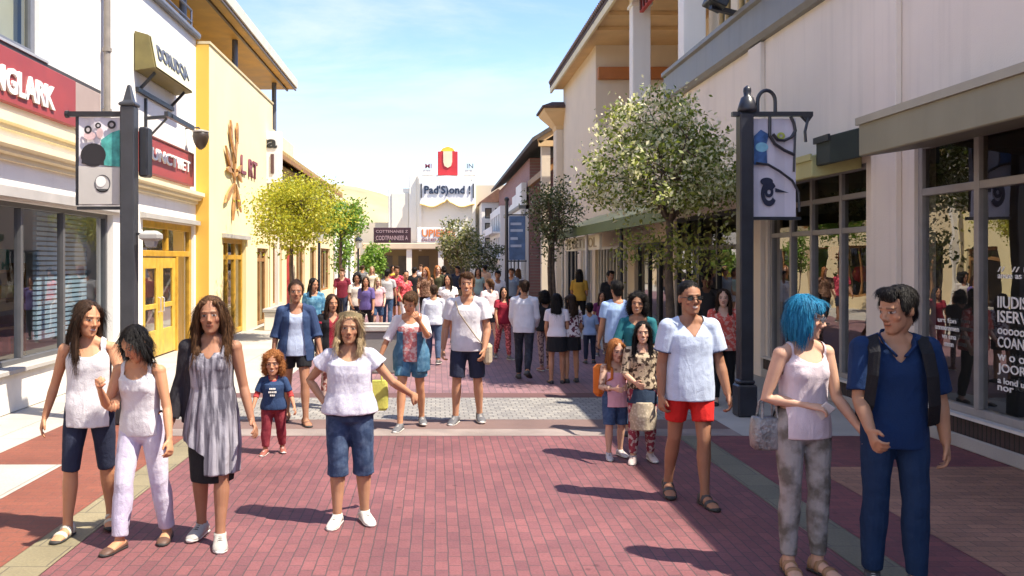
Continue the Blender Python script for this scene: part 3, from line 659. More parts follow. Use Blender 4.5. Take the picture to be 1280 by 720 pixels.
# upper storey set back, with orange trimmed windows
mb = MB(); wall_holes(mb, 'x', 6.2, .2, 11.5, 20.0, 5.6, 9.4, [(16.0+1.25*k, 16.85+1.25*k, 6.75, 8.4) for k in range(3)]); mb.build('upper_wall', mat('pale cream wall', (.72, .62, .47), .9, .05, .7, .2, 60), Rb)
mb = MB(); mb.box(6.4, 13, 11.5, 11.7, 5.6, 9.4); mb.box(6.4, 13, 19.8, 20.0, 5.6, 9.4); mb.box(6.0, 13, 11.4, 20.1, 9.4, 9.6); mb.build('upper_block', M_whitewall, Rb)
for k in range(3): window(Rb, 6.2, -1, 16.0+1.25*k, 16.85+1.25*k, 6.75, 8.4, ys=(16.42+1.25*k,), zs=(7.6,), fm=mat('honey window frame', (.55, .36, .14), .5, .1, 5), gm=M_glassf, fw=.08, depth=.03)
cornice(Rb, 6.2, -1, 15.6, 19.7, 8.5, [(0, 0), (.12, 0), (.16, .14), (0, .14)], M_orange, 'window_head')
# flood light on the parapet
e = empty('flood_light', (5.3, 16.0, 6.35), 'black flood light fixed on top of the grey parapet', 'lamp')
mb = MB(); mb.beam((5.45, 15.7, 6.32), (4.85, 15.55, 6.42), .1, .08); mb.build('arm', M_dark, e)
mb = MB(); mb.obox(Matrix.Translation((4.95, 15.55, 6.52)) @ Matrix.Rotation(R(25), 4, 'Y'), .17, .24, .10); mb.build('lamp_head', M_dark, e, bevel=.02)

# lettering on the shop window panes (white vinyl menu)
e = empty('window_lettering', (RX, 7.6, 1.6), 'white hand lettered menu lines on the near dark shop window', 'sign')
xL = RX+.075
for txt, z, w, h in [('IIUDISTE', 1.54, .62, .115), ('ISERVI', 1.40, .48, .115), ('ooooo', 1.255, .40, .06), ('COANUL', 1.15, .56, .105), ('w o o', 1.0, .40, .06), ('JOORRH', .885, .62, .115), ('a lond uue', .775, .52, .06), ('nor', .70, .24, .05), ('//  // ii', 1.86, .45, .05), ('anue as ur', 1.79, .5, .04)]:
    text_obj(txt, e, frame_mat((xL-.06, 8.64-w/2, z), 'right'), w, h, M_white, .006, .012)
e = empty('window_lettering', (RX, 9.5, 1.2), 'small white menu lines on the narrow window pane by the pillar', 'sign')
for txt, y, z, w, h in [('urt fon', 9.5, 1.30, .34, .055), ('annnummen', 9.5, 1.21, .44, .04), ('vn ena', 9.46, 1.12, .26, .04), ('mmn', 9.46, 1.04, .16, .04)]:
    text_obj(txt, e, frame_mat((xL-.06, y, z), 'right'), w, h, M_white, .006, .012)
mb = MB()
# a bust mannequin with a black coat inside, and round red lanterns, seen through the second window
e = empty('coat_display', (6.3, 11.7, 0), 'black coat on a hanging stand inside the window beside the pillar', 'coat stand')
mb = MB(); mb.smooth = True; mb.rings([[(6.25+w*math.cos(a), 11.6+d*math.sin(a), z) for a in [2*math.pi*k/14 for k in range(14)]] for z, w, d in ((1.45, .2, .14), (1.7, .2, .15), (2.0, .22, .15), (2.15, .2, .1), (2.25, .06, .05))]); mb.build('coat', mat('black wool', (.02, .02, .022), .9, .2, 6), e)
mb = MB(); mb.tube([(6.25, 11.6, .05), (6.25, 11.6, 2.3)], .02, 8); mb.lathe([(.2, .04), (.2, .07), (.02, .09)], (6.25, 11.6, 0), 14); mb.build('stand', M_alu, e)
for k, (y, z, lab) in enumerate([(13.35, 2.05, 'higher'), (12.6, 1.75, 'lower')]):
    e = empty('red_lantern', (6.1, y, z), '%s small red lantern hanging inside the second shop window' % lab, 'lantern')
    mb = MB(); mb.smooth = True; mb.lathe([(.03, -.12), (.10, -.09), (.13, 0), (.10, .09), (.03, .12)], (6.1, y, z), 14); mb.build('shade', mat('red silk', (.6, .03, .02), .5, .1, 5), e)
    mb = MB(); mb.tube([(6.1, y, z+.12), (6.1, y, 3.2)], .006, 6); mb.build('cord', M_dark, e)
e = empty('display_table', (6.4, 7.5, 0), 'dark shop table with boxes behind the near shop window', 'table')
mb = MB(); mb.box(6.1, 6.8, 6.0, 8.9, .72, .78); mb.build('table_top', M_wood, e)
for x in (6.15, 6.75):
    for y in (6.1, 8.8): mb = MB(); mb.box(x-.03, x+.03, y-.03, y+.03, .04, .72); mb.build('leg', M_wood, e)

# ---- long green canopy on posts in front of the next shops
CX = 4.0
e = empty('shop_canopy', (CX, 22, 0), 'long sloping green canopy over the shop fronts behind the white tree', 'canopy')
mb = MB(); mb.prism([(5.45, 3.42), (CX, 2.84), (CX, 2.80), (5.45, 3.36)], 'y', 14.75, 31); mb.build('roof', M_olivel, e)
mb = MB(); mb.prism([(CX-.005, 2.62), (CX-.005, 2.86), (CX-.05, 2.86), (CX-.05, 2.62)], 'y', 14.75, 31); mb.build('fascia', mat('canopy fascia', (.10, .14, .05), .7, .15, 3), e)
for y in (19.5, 24.0, 28.5):
    mb = MB(); mb.tube([(CX+.1, y, 0), (CX+.1, y, 2.8)], .045, 10); mb.build('post', M_aluw if y > 20 else M_dark, e)
# ---- second right building with loggia and tiled eave
R2 = empty('loggia_building', (RX, 29, 0), 'cream two storey building with open loggia, white columns and tiled eave', 'building')
M_lw = mat('pale peach stucco', (.74, .63, .49), .9, .05, .7, .2, 60, streak=.1)
mb = MB(); wall_holes(mb, 'x', RX, .25, 20.62, 38.0, 0, 6.2, [(21, 24.4, .3, 2.4), (25.2, 30.4, .05, 2.4), (31, 33.5, .05, 2.4), (34.2, 37.3, .3, 2.4)]); mb.build('wall', M_lw, R2)
shell(R2, RX, 14, 20.62, 38.0, 6.2, 'x0', M_lw)
interior(R2, RX, 2.2, -1, 20.9, 37.8, 2.7, M_inter)
window(R2, RX, -1, 21, 24.4, .3, 2.4, ys=(22.1, 23.2), fm=M_dark, fw=.08); window(R2, RX, -1, 25.2, 30.4, .05, 2.4, ys=tuple(25.2+.52*k for k in range(1, 10)), fm=M_aluw, fw=.1, name='glazed_front'); window(R2, RX, -1, 31, 33.5, .05, 2.4, ys=(31.8, 32.6), fm=M_aluw, fw=.1, name='glazed_front'); window(R2, RX, -1, 34.2, 37.3, .3, 2.4, ys=(35.2, 36.2), fm=M_dark, fw=.08)
# loggia
mb = MB(); mb.box(8.3, 8.5, 19.0, 30.3, 6.2, 9.35); mb.build('loggia_wall', M_lw, R2)
mb = MB(); mb.box(RX, 8.3, 30.3, 30.5, 6.2, 9.35); mb.box(RX, RX+.25, 30.5, 38, 6.2, 9.35); mb.box(RX+.25, 14, 37.8, 38, 6.2, 9.35); mb.build('end_wall', M_lw, R2)
mb = MB(); mb.box(RX+.05, 8.3, 30.05, 30.29, 8.15, 8.55); mb.build('beam', M_orange, R2, bevel=.01)
M_soff = mat('peach soffit', (.72, .50, .26), .8, .08, 1.5)
mb = MB(); mb.box(5.05, 8.3, 20.1, 38.2, 9.35, 9.42); mb.build('ceiling', M_soff, R2)
for y in (19.6, 24.6):
    mb = MB(); mb.box(RX-.05, RX+.45, y-.22, y+.22, 6.33, 9.34); mb.box(RX-.1, RX+.5, y-.27, y+.27, 9.0, 9.1); mb.build('column', M_whitewall, R2, bevel=.015)
for y in (21, 22.6, 26.2, 27.9):
    mb = MB(); mb.beam((5.15, y, 9.28), (8.2, y, 9.28), .14, .12); mb.build('rafter', M_soff, R2)
mb = MB(); mb.box(RX+.1, RX+.2, 20.2, 24.2, 8.75, 9.3)
mb.build('red_panel', mat('red slatted panel', (.42, .04, .03), .6, .1, 3), R2)
mb = MB()
for k in range(12): mb.box(RX+.06, RX+.1, 20.3+k*.33, 20.42+k*.33, 8.78, 9.27)
mb.build('slat', mat('dark red slat', (.09, .012, .012), .6, .1, 3), R2)
mb = MB(); mb.prism([(4.95, 9.43), (4.95, 9.55), (9.5, 11.4), (9.5, 11.25)], 'y', 19.4, 38.3); mb.build('roof', M_tile, R2)
mb = MB()
for k in range(84):
    y = 19.5+k*.224; mb.tube([(4.9, y, 9.60), (9.4, y, 11.43)], .085, 6)
mb.build('roof_tiles', M_tile, R2)
mb = MB(); mb.box(4.96, 5.04, 19.4, 38.3, 9.2, 9.425); mb.build('fascia', M_mould, R2)
# pier with cornice at its end
e = empty('corner_pier', (5.5, 38.4, 0), 'cream square pier with spreading tiled cap between loggia building and timber gable', 'pier')
mb = MB(); mb.box(5.2, 6.1, 38.05, 39.0, 0, 7.6); mb.build('shaft', M_lw, e, bevel=.02)
mb = MB(); mb.rings([[(5.2-o, 38.05-o, z), (6.1+o, 38.05-o, z), (6.1+o, 39.0+o, z), (5.2-o, 39.0+o, z)] for z, o in ((7.6, 0), (7.75, .05), (8.3, .55), (8.42, .6))]); mb.build('cornice', M_soff, e)
mb = MB(); mb.rings([[(5.2-o, 38.05-o, z), (6.1+o, 38.05-o, z), (6.1+o, 39.0+o, z), (5.2-o, 39.0+o, z)] for z, o in ((8.425, .68), (8.52, .68), (8.75, .2))]); mb.build('cap', M_tile, e)
# white board sign on canopy edge
e = empty('canopy_sign', (CX, 25.5, 2.5), 'long white board sign with pale outlined letters under the green canopy', 'sign')
mb = MB(); mb.box(CX+.16, CX+.22, 22.4, 28.3, 2.22, 2.62); mb.build('panel', mat('cream board', (.72, .68, .55), .6, .06, 3), e)
text_obj('PDBET NOL', e, frame_mat((CX+.15, 25.3, 2.42), 'right'), 5.0, .26, mat('tan letters', (.36, .30, .2), .6, .1, 4), .02, .0)

# ---- third right building: timber gable and dusky red wall
R3 = empty('gable_building', (4.9, 52, 0), 'dusky red brick building with timber truss gable and grey tiled eave', 'building')
M_dusky = brick_mat('dusky red brick', (.34, .15, .13), (.28, .12, .11), (.30, .2, .18), .25, .08, .01, 0, plane='yz', blotch=.2)
mb = MB(); mb.box(5.0, 12, 47, 70, 0, 7.4); mb.build('wall', M_dusky, R3)
mb = MB(); mb.box(5.6, 12, 41.2, 46.99, 0, 5.2); mb.build('porch_wall', mat('umber stucco', (.30, .23, .15), .9, .1, 1), R3)
mb = MB(); mb.prism([(4.4, 7.35), (4.4, 7.55), (8.8, 10.3), (13, 7.55), (13, 7.35), (8.8, 10.05)], 'y', 40.2, 70.3); mb.build('roof', mat('grey brown tile', (.10, .085, .075), .8, .3, 8, .3, 20), R3)
mb = MB()
for p, q in [((4.7, 40.4, 7.4), (8.8, 40.4, 9.95)), ((8.8, 40.4, 9.95), (12.9, 40.4, 7.4)), ((4.7, 40.4, 7.3), (12.9, 40.4, 7.3)), ((6.2, 40.4, 7.3), (8.8, 40.4, 9.6)), ((8.8, 40.4, 7.3), (8.8, 40.4, 9.8)), ((6.6, 40.4, 7.3), (6.6, 40.4, 8.5))]: mb.beam(p, q, .22, .26)
mb.build('truss', M_soff, R3)
mb = MB(); mb.beam((5.2, 40.6, 6.1), (6.4, 40.6, 7.25), .2, .2); mb.beam((5.0, 40.6, 6.0), (5.0, 47, 6.0), .2, .3); mb.build('brace', M_wood, R3)
mb = MB(); mb.box(4.85, 5.25, 40.4, 40.8, 0, 7.2); mb.build('post', M_lw, R3)
# ---- white stepped building and distant white block
e = side_building('white_stepped_building', 'white shop building with stepped parapet in front of the dusky red wall', 4.55, -1, 47.2, 58, 4.7, M_whitewall, [(48+2.4*k, 49.7+2.4*k, 2.9, 4.0) for k in range(4)]+[(48+2.4*k, 49.9+2.4*k, .4, 2.3) for k in range(4)], depth=.42, fm=M_dark)
mb = MB(); mb.prism([(47.2, 4.9), (58, 4.9), (58, 4.95), (54, 5.3), (53, 5.3), (53, 5.7), (50.5, 5.7), (50.5, 6.1), (47.2, 6.1)], 'x', 4.58, 4.85); mb.build('parapet', M_whitewall, e)
e = empty('white_block', (4, 71, 0), 'distant white three storey block with rows of windows beside the theatre', 'building')
mb = MB(); wall_holes(mb, 'y', 71, .25, 3.7, 6.4, 0, 6.6, [(3.95+.82*k, 4.5+.82*k, z, z+.85) for k in range(3) for z in (2.9, 4.1, 5.3)]); mb.build('wall', M_whitewall, e)
for k in range(3):
    for z in (2.9, 4.1, 5.3): window_front(e, 71, 3.95+.82*k, 4.5+.82*k, z, z+.85, fm=M_dark)
mb = MB(); mb.box(3.7, 3.95, 71.26, 78, 0, 6.6); mb.box(3.95, 6.4, 77.8, 78, 0, 6.6); mb.build('side_wall', M_whitewall, e)
mb = MB(); mb.prism([(3.5, 6.6), (6.5, 6.6), (5.0, 7.7)], 'y', 70.8, 78); mb.build('roof', mat('brown roof', (.2, .10, .07), .8, .2, 3), e)
e = empty('white_terrace', (3.0, 60, 0), 'white balconied building on the far right of the street', 'building')
mb = MB(); wall_holes(mb, 'x', 4.3, .25, 59, 70, 0, 5.6, [(59.6+2.1*k, 60.9+2.1*k, z, z+1.1) for k in range(5) for z in (.6, 2.4, 4.0)]); mb.box(4.55, 4.9, 59, 59.2, 0, 5.6); mb.build('wall', M_whitewall, e)
for k in range(5):
    for z in (.6, 2.4, 4.0): window(e, 4.3, -1, 59.6+2.1*k, 60.9+2.1*k, z, z+1.1, fm=M_dark, gm=M_glassf)
for z in (2.0, 3.75): mb = MB(); mb.box(3.75, 4.29, 59.2, 70, z, z+.12); mb.box(3.75, 3.8, 59.2, 70, z+.12, z+.5); mb.build('balcony', M_whitewall, e)

# ================================================================ THE THEATRE AT THE END
TY = 75
T = empty('theatre', (0, TY, 0), 'cream theatre with curved marquee and stepped tower closing the street', 'theatre')
M_th = mat('ivory stucco', (.84, .79, .69), .9, .05, .3, .1, 20)
M_th2 = mat('buff stucco', (.62, .54, .41), .9, .05, .3, .1, 20)
mb = MB(); mb.box(-1.6, 3.4, TY, TY+6, 0, 9.2); mb.build('tower', M_th, T, bevel=.05)
mb = MB(); mb.box(-4.1, -1.62, TY+.6, TY+6, 0, 8.1); mb.box(-2.3, -1.6, TY+.3, TY+6, 0, 9.3); mb.build('wing', M_th, T, bevel=.05)
mb = MB(); mb.box(-8, -4.11, TY+1.2, TY+7, 0, 5.2); mb.build('side_hall', M_th2, T)
mb = MB(); mb.box(3.42, 6.5, TY+.8, TY+7, 0, 8.4); mb.build('side_hall', M_th2, T)
mb = MB(); mb.box(-3.8, -2.35, TY+.50, TY+.598, 3.9, 7.7); mb.build('panel', mat('pale panel', (.80, .74, .62), .9, .04, .5), T, bevel=.03)
for x in (-1.45, 3.1): mb = MB(); mb.box(x, x+.22, TY-.2, TY-.002, 2.7, 9.0); mb.build('pilaster', M_th, T)
# curved marquee face
n = 24; pts = []
for i in range(n+1):
    u = i/n; x = -1.35+4.6*u
    pts.append((x, 6.75+.18*math.cos(u*4*math.pi)-.22*abs(math.cos(u*math.pi)) ** 3+.2*(1 if .46 < u < .54 else 0)))
top = [(-1.35+4.6*(1-i/n), 8.55+.55*math.sin(math.pi*(1-i/n))) for i in range(n+1)]
mb = MB(); mb.prism(pts+top, 'y', TY-.55, TY-.21); mq = mb.build('marquee', mat('white marquee', (.80, .80, .78), .5, .04, 1), T)
mb = MB(); mb.tube([(x, TY-.57, z-.06) for x, z in pts], .07, 6); mb.build('trim', mat('gold trim', (.6, .40, .12), .4, .1, 3), mq)
text_obj("Pad'S)ond !", T, frame_mat((.95, TY-.6, 7.8), 'front'), 3.9, .9, mat('navy letters', (.015, .03, .07), .5, .1, 3), .08, .02)
for x in (-1.25, 3.15): mb = MB(); mb.box(x-.05, x+.05, TY-.64, TY-.56, 7.2, 8.4); mb.build('bar', M_dark, mq)
# U sign on the roof
e = empty('roof_letter_sign', (1.0, TY, 9.2), 'tall red letter U sign with a yellow crown on the theatre roof', 'sign')
mb = MB(); mb.box(.15, 1.85, TY-.1, TY+.25, 9.15, 11.2); mb.build('panel', mat('bright red panel', (.55, .03, .035), .5, .08, 2), e, bevel=.03)
mb = MB(); mb.prism([(.62, 11.2), (.62, 10.3), (.72, 9.95), (1.0, 9.8), (1.28, 9.95), (1.38, 10.3), (1.38, 11.2)], 'y', TY-.16, TY-.102); mb.build('letter', mat('cream letter', (.78, .66, .45), .5, .05, 2), e)
mb = MB(); mb.prism([(.4, 11.22), (1.6, 11.22), (1.45, 11.45), (1.0, 11.62), (.55, 11.45)], 'y', TY-.1, TY+.2); mb.build('crown', mat('yellow crown', (.75, .55, .05), .4, .08, 2), e)
for x, t_, lab in ((-.65, 'mi', 'left of'), (2.9, 'in', 'right of')):
    e = empty('roof_letters', (x, TY, 9.6), 'small dark red roof letters %s the U sign' % t_ if False else 'small letters %s on the theatre roof beside the U sign' % t_.upper(), 'sign')
    text_obj(t_.upper(), e, frame_mat((x, TY-.05, 9.95), 'front'), .55, .4, mat('maroon letters', (.25, .03, .05), .5, .1, 3) if x < 0 else mat('grey letters', (.15, .15, .16), .5, .1, 3), .1, .02)
    mb = MB(); mb.box(x-.5, x+.5, TY-.02, TY+.06, 9.2, 9.65); mb.build('base', M_th, e)
# dark board and orange board above the canopy
e = empty('cinema_board', (-3.7, TY-3, 3.9), 'dark maroon letter board above the theatre canopy', 'sign')
mb = MB(); mb.box(-5.1, -2.05, TY-3.15, TY-2.95, 3.35, 4.6); mb.build('panel', mat('maroon board', (.045, .015, .02), .5, .1, 3), e, bevel=.03)
text_obj('COTTENANEE Z', e, frame_mat((-3.6, TY-3.17, 4.28), 'front'), 2.6, .22, mat('dim pink letters', (.5, .35, .35), .5, .1, 3), .03, 0)
text_obj('CODTPANNEEE A', e, frame_mat((-3.6, TY-3.17, 3.75), 'front'), 2.6, .36, mat('dim pink letters', (.5, .35, .35), .5, .1, 3), .03, 0)
e = empty('cinema_board', (.2, TY-3, 3.9), 'white letter board with orange letters above the theatre canopy', 'sign')
mb = MB(); mb.box(-1.55, 2.2, TY-3.15, TY-2.95, 3.35, 4.6); mb.build('panel', M_white, e, bevel=.03)
text_obj('UPIEMIE', e, frame_mat((.2, TY-3.17, 4.15), 'front'), 2.7, .6, mat('orange letters', (.72, .22, .05), .5, .1, 3), .04, .02)
text_obj('DSCEDANCSCE', e, frame_mat((.2, TY-3.17, 3.6), 'front'), 2.7, .22, mat('brown red letters', (.3, .08, .05), .5, .1, 3), .04, 0)
mb = MB(); mb.box(-6, 3.5, TY-3.2, TY-.02, 2.85, 3.33); mb.build('canopy', mat('tan canopy edge', (.62, .50, .36), .7, .08, 1), T, bevel=.04)
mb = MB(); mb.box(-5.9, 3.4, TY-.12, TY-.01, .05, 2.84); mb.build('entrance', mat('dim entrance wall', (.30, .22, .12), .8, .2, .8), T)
for x in (-4.9, -2.2, 0.4, 3.0): mb = MB(); mb.box(x-.22, x+.22, TY-3.0, TY-2.6, 0, 2.84); mb.build('column', M_th, T)
for x in (-4.6, -3.2, -1.5, 1.2, 2.2): mb = MB(); mb.box(x, x+.9, TY-.2, TY-.125, .05, 2.3); mb.build('door', M_interd, T)
# far hill
g = MB(); g.smooth = True; nx, ny = 60, 14; vs = []
for j in range(ny):
    for i in range(nx):
        x = -420+i*13.5; y = 330+j*22
        h = 46*math.exp(-((x+75)/95) ** 2)*math.exp(-((y-470)/90) ** 2)+30*math.exp(-((x-190)/120) ** 2)*math.exp(-((y-480)/90) ** 2)+20*math.exp(-((x+280)/110) ** 2)*math.exp(-((y-470)/90) ** 2)
        vs.append((x, y, h+1.6*math.sin(x*.09+y*.05)*math.sin(y*.07)-1.5))
g.add(vs, [(j*nx+i, j*nx+i+1, (j+1)*nx+i+1, (j+1)*nx+i) for j in range(ny-1) for i in range(nx-1)])
props(g.build('hill', mat('dry grass hillside', (.30, .27, .15), .95, .35, .03, .3, .4)), kind='structure')
# ================================================================ TREES
def leaves_mesh(name, centers, per, rc, size, m, parent, droop=.3):
    n = len(centers)*per
    c = np.repeat(np.array(centers), per, 0)+rng.normal(0, 1, (n, 3))*np.array(rc)
    a = rng.normal(0, 1, (n, 3)); a /= np.linalg.norm(a, axis=1, keepdims=True)
    t = rng.normal(0, 1, (n, 3)); b = np.cross(a, t); b /= np.linalg.norm(b, axis=1, keepdims=True)
    s = size*rng.uniform(.6, 1.35, (n, 1)); nrm = np.cross(a, b)*s*.18
    v = np.stack([c-a*s, c-b*s*.5+nrm, c+a*s*.9, c+b*s*.5+nrm], 1).reshape(-1, 3)
    me = bpy.data.meshes.new(name); me.vertices.add(n*4); me.vertices.foreach_set('co', (v-np.array(parent.location)).ravel())
    me.loops.add(n*4); me.loops.foreach_set('vertex_index', np.arange(n*4)); me.polygons.add(n)
    me.polygons.foreach_set('loop_start', np.arange(0, n*4, 4)); me.polygons.foreach_set('loop_total', np.full(n, 4))
    me.update(calc_edges=True); me.materials.append(m)
    o = bpy.data.objects.new(name, me); COL.objects.link(o); o.parent = parent; return o
def tree(name, label, X, Y, zc, rx, rz, tr, ncl, per, leaf, m, bark, trunk_top=None, group='street trees along the pedestrian mall', rc=.16, flat=0.0, seed=1, stems=1):
    rs = np.random.default_rng(seed)
    e = empty(name, (X, Y, 0), label, 'tree', group)
    cs = []
    lump = rs.normal(0, 1, (7, 3)); lump /= np.linalg.norm(lump, axis=1, keepdims=True)
    while len(cs) < ncl:
        d = rs.normal(0, 1, 3); d /= np.linalg.norm(d)
        k = 0.74+.34*max(0, (lump@d).max()-.5)/.5
        r = k*(rs.uniform(.05, 1) ** .45)
        p = d*r
        if flat and p[2] < -flat: continue
        cs.append((X+p[0]*rx, Y+p[1]*rx, zc+p[2]*rz))
    tt = trunk_top or zc-rz*.55
    tb = MB(); tb.smooth = True
    for sidx in range(stems):
        ox = (sidx-(stems-1)/2)*tr*2.2; 
        tb.tube([(X+ox, Y, 0), (X+ox*.9+.02, Y+.01, tt*.35), (X+ox*.8-.02, Y, tt*.7), (X+ox*.6, Y, tt)], [tr*1.25, tr, tr*.9, tr*.8], 10)
        nb = 6
        idx = rs.permutation(len(cs))
        for b in range(nb):
            tips = idx[b::nb*stems][:5] if len(idx) > nb else idx
            ang = 2*math.pi*(b+rs.uniform(0, .6))/nb
            mid = Vector((X+ox*.6+math.cos(ang)*rx*.42, Y+math.sin(ang)*rx*.42, tt+(zc-tt)*.8+rs.uniform(-.1, .25)*rz))
            st = Vector((X+ox*.6, Y, tt-.02))
            tb.tube([st, st.lerp(mid, .5)+Vector((0, 0, -.06)), mid], [tr*.6, tr*.42, tr*.28], 7)
            for q in tips:
                c = Vector(cs[q]); tb.tube([mid, mid.lerp(c, .55)+Vector((0, 0, .05)), c], [tr*.26, tr*.16, tr*.06], 5)
    tb.build('trunk', bark, e)
    leaves_mesh('crown', cs, per, (rc, rc, rc*.8), leaf, m, e)
    return e
bark = mat('grey brown bark', (.12, .085, .06), .9, .35, 9, .5, 30)
L_yel = leaf_mat('sunlit yellow leaves', [(0, (.26, .30, .03)), (.35, (.46, .46, .035)), (.7, (.62, .56, .05)), (1, (.38, .43, .06))], .5)
L_var = leaf_mat('blossom and green leaves', [(0, (.08, .12, .015)), (.28, (.16, .21, .025)), (.52, (.30, .34, .055)), (.6, (.62, .62, .30)), (1, (.82, .79, .56))], .42)
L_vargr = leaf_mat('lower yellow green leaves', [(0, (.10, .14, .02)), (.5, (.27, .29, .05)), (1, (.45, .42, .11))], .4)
L_green = leaf_mat('fresh green leaves', [(0, (.09, .20, .025)), (.5, (.18, .34, .04)), (1, (.34, .46, .08))], .4)
L_dark = leaf_mat('dusky green leaves', [(0, (.035, .06, .02)), (.5, (.08, .11, .035)), (.75, (.2, .22, .09)), (1, (.45, .45, .3))], .35)
tree('yellow_tree', 'small street tree with bright yellow green crown before the cream building', -3.52, 21.5, 3.16, 1.30, .98, .055, 115, 92, .044, L_yel, bark, seed=3, rc=.17)
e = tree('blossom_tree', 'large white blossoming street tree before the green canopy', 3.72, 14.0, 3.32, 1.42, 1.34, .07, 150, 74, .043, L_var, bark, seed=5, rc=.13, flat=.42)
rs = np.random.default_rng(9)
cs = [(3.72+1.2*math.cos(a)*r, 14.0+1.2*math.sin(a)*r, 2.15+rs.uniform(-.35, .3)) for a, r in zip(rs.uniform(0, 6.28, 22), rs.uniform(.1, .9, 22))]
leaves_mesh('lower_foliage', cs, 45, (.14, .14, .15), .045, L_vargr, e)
tree('green_tree', 'fresh green street tree past the yellow tree', -3.45, 32, 3.35, .98, .85, .06, 60, 50, .07, L_green, bark, seed=11)
tree('green_tree', 'low bushy green tree growing near the theatre forecourt', -3.1, 44, 1.75, .8, 1.0, .05, 45, 50, .085, L_green, bark, trunk_top=.7, seed=12)
tree('grey_tree', 'thin grey green tree with forked trunk by the timber gable', 3.35, 25.5, 3.2, .85, 1.35, .06, 60, 52, .05, L_dark, bark, seed=13, stems=2)
tree('pale_tree', 'pale speckled tree in front of the theatre boards', 1.05, 40, 2.65, 1.15, 1.15, .06, 70, 40, .075, leaf_mat('pale speckled leaves', [(0, (.05, .08, .03)), (.35, (.16, .2, .05)), (.65, (.4, .38, .12)), (1, (.65, .62, .5))], .35), bark, seed=14)
tree('pale_tree', 'smaller pale tree to the right of the theatre boards', 2.5, 46, 2.1, 1.0, .95, .05, 50, 40, .08, L_dark, bark, seed=15)
tree('slender_tree', 'slender lime tree under the fresh green street tree', -3.9, 36.5, 2.3, .42, .9, .04, 25, 40, .07, L_green, bark, trunk_top=1.3, seed=16)

# ================================================================ STREET FURNITURE
M_post = mat('navy black post', (.022, .024, .034), .35, .2, 6, .05, 60)
M_banw = mat('white banner cloth', (.66, .63, .66), .8, .06, 3)
# ---- left banner post
LPX, LPY = -3.66, 10.5
e = empty('banner_post', (LPX, LPY, 0), 'grey black banner post with teal and white banner by the shop sign', 'banner post')
mb = MB(); mb.box(LPX-.085, LPX+.085, LPY-.085, LPY+.085, .3, 3.78); mb.rings([[(LPX+w*sx, LPY+w*sy, z) for sx, sy in ((-1, -1), (1, -1), (1, 1), (-1, 1))] for z, w in ((3.78, .1), (3.82, .1), (3.84, .06), (4.04, .02))])
mb.build('post', mat('charcoal post', (.04, .042, .05), .35, .15, 6), e, bevel=.012)
mb = MB(); mb.box(LPX-.13, LPX+.13, LPY-.13, LPY+.13, 0, .3); mb.build('base', M_dark, e, bevel=.02)
mb = MB(); mb.box(LPX-.72, LPX-.09, LPY-.03, LPY+.03, 3.66, 3.72); mb.tube([(LPX-.72, LPY, 3.69), (LPX-.76, LPY, 3.69)], .045, 8); mb.beam((LPX-.62, LPY, 3.66), (LPX-.62, LPY, 2.6), .03, .03); mb.box(LPX-.62, LPX-.09, LPY-.015, LPY+.015, 2.55, 2.59); mb.build('arm', M_dark, e)
mb = MB()
def banner(mb, x0, x1, z0, z1, y, sag=.012, n=8):
    vs = []
    for i in range(n+1):
        x = x0+(x1-x0)*i/n; yy = y+sag*math.sin(i*1.3)
        vs += [(x, yy-.004, z0), (x, yy-.004, z1), (x, yy+.004, z0), (x, yy+.004, z1)]
    fs = []
    for i in range(n):
        a = 4*i; fs += [(a, a+4, a+5, a+1), (a+2, a+3, a+7, a+6), (a+1, a+5, a+7, a+3), (a, a+2, a+6, a+4)]
    fs += [(0, 1, 3, 2), (4*n, 4*n+2, 4*n+3, 4*n+1)]
    mb.add(vs, fs)
banner(mb, LPX-.60, LPX-.10, 2.60, 3.65, LPY); bn = mb.build('banner', M_banw, e)
# banner artwork, appliqué pieces a few millimetres proud of the cloth
def disc(mb, cx, cz, rx, rz, y, n=22, th=.003, a0=0, a1=2*math.pi, rin=0):
    if rin:
        for k in range(n):
            a, b = a0+(a1-a0)*k/n, a0+(a1-a0)*(k+1)/n
            mb.prism([(cx+rx*math.cos(a), cz+rz*math.sin(a)), (cx+rx*math.cos(b), cz+rz*math.sin(b)), (cx+rx*rin*math.cos(b), cz+rz*rin*math.sin(b)), (cx+rx*rin*math.cos(a), cz+rz*rin*math.sin(a))], 'y', y-th, y)
    else: mb.prism([(cx+rx*math.cos(a0+(a1-a0)*k/n), cz+rz*math.sin(a0+(a1-a0)*k/n)) for k in range(n)], 'y', y-th, y)
yb = LPY-.020
M_teal = mat('teal print', (.07, .34, .31), .8, .35, 14); M_ink = mat('black print', (.02, .018, .022), .8, .2, 6); M_pinkp = mat('pale pink print', (.62, .45, .45), .8, .2, 10)
mb = MB(); mb.prism([(LPX-.31, 3.08), (LPX-.105, 3.06), (LPX-.105, 3.50), (LPX-.20, 3.47), (LPX-.33, 3.38)], 'y', yb-.003, yb); mb.build('teal_patch', M_teal, bn)
mb = MB(); disc(mb, LPX-.42, 3.20, .15, .14, yb-.004); mb.prism([(LPX-.56, 3.1), (LPX-.29, 3.08), (LPX-.3, 3.16), (LPX-.55, 3.2)], 'y', yb-.008, yb-.0045)
mb.build('black_motif', M_ink, bn)
for dx_, dz_, r1, r2 in ((-.2, 3.56, .05, .05), (-.48, 3.5, .045, .05), (-.36, 3.55, .035, .035)): mb = MB(); disc(mb, LPX+dx_, dz_, r1, r2, yb-.009, rin=.5); mb.build('ring_motif', M_ink, bn)
mb = MB(); disc(mb, LPX-.46, 3.43, .07, .05, yb-.0085); disc(mb, LPX-.34, 3.46, .04, .06, yb-.0085); mb.build('pink_motif', M_pinkp, bn)
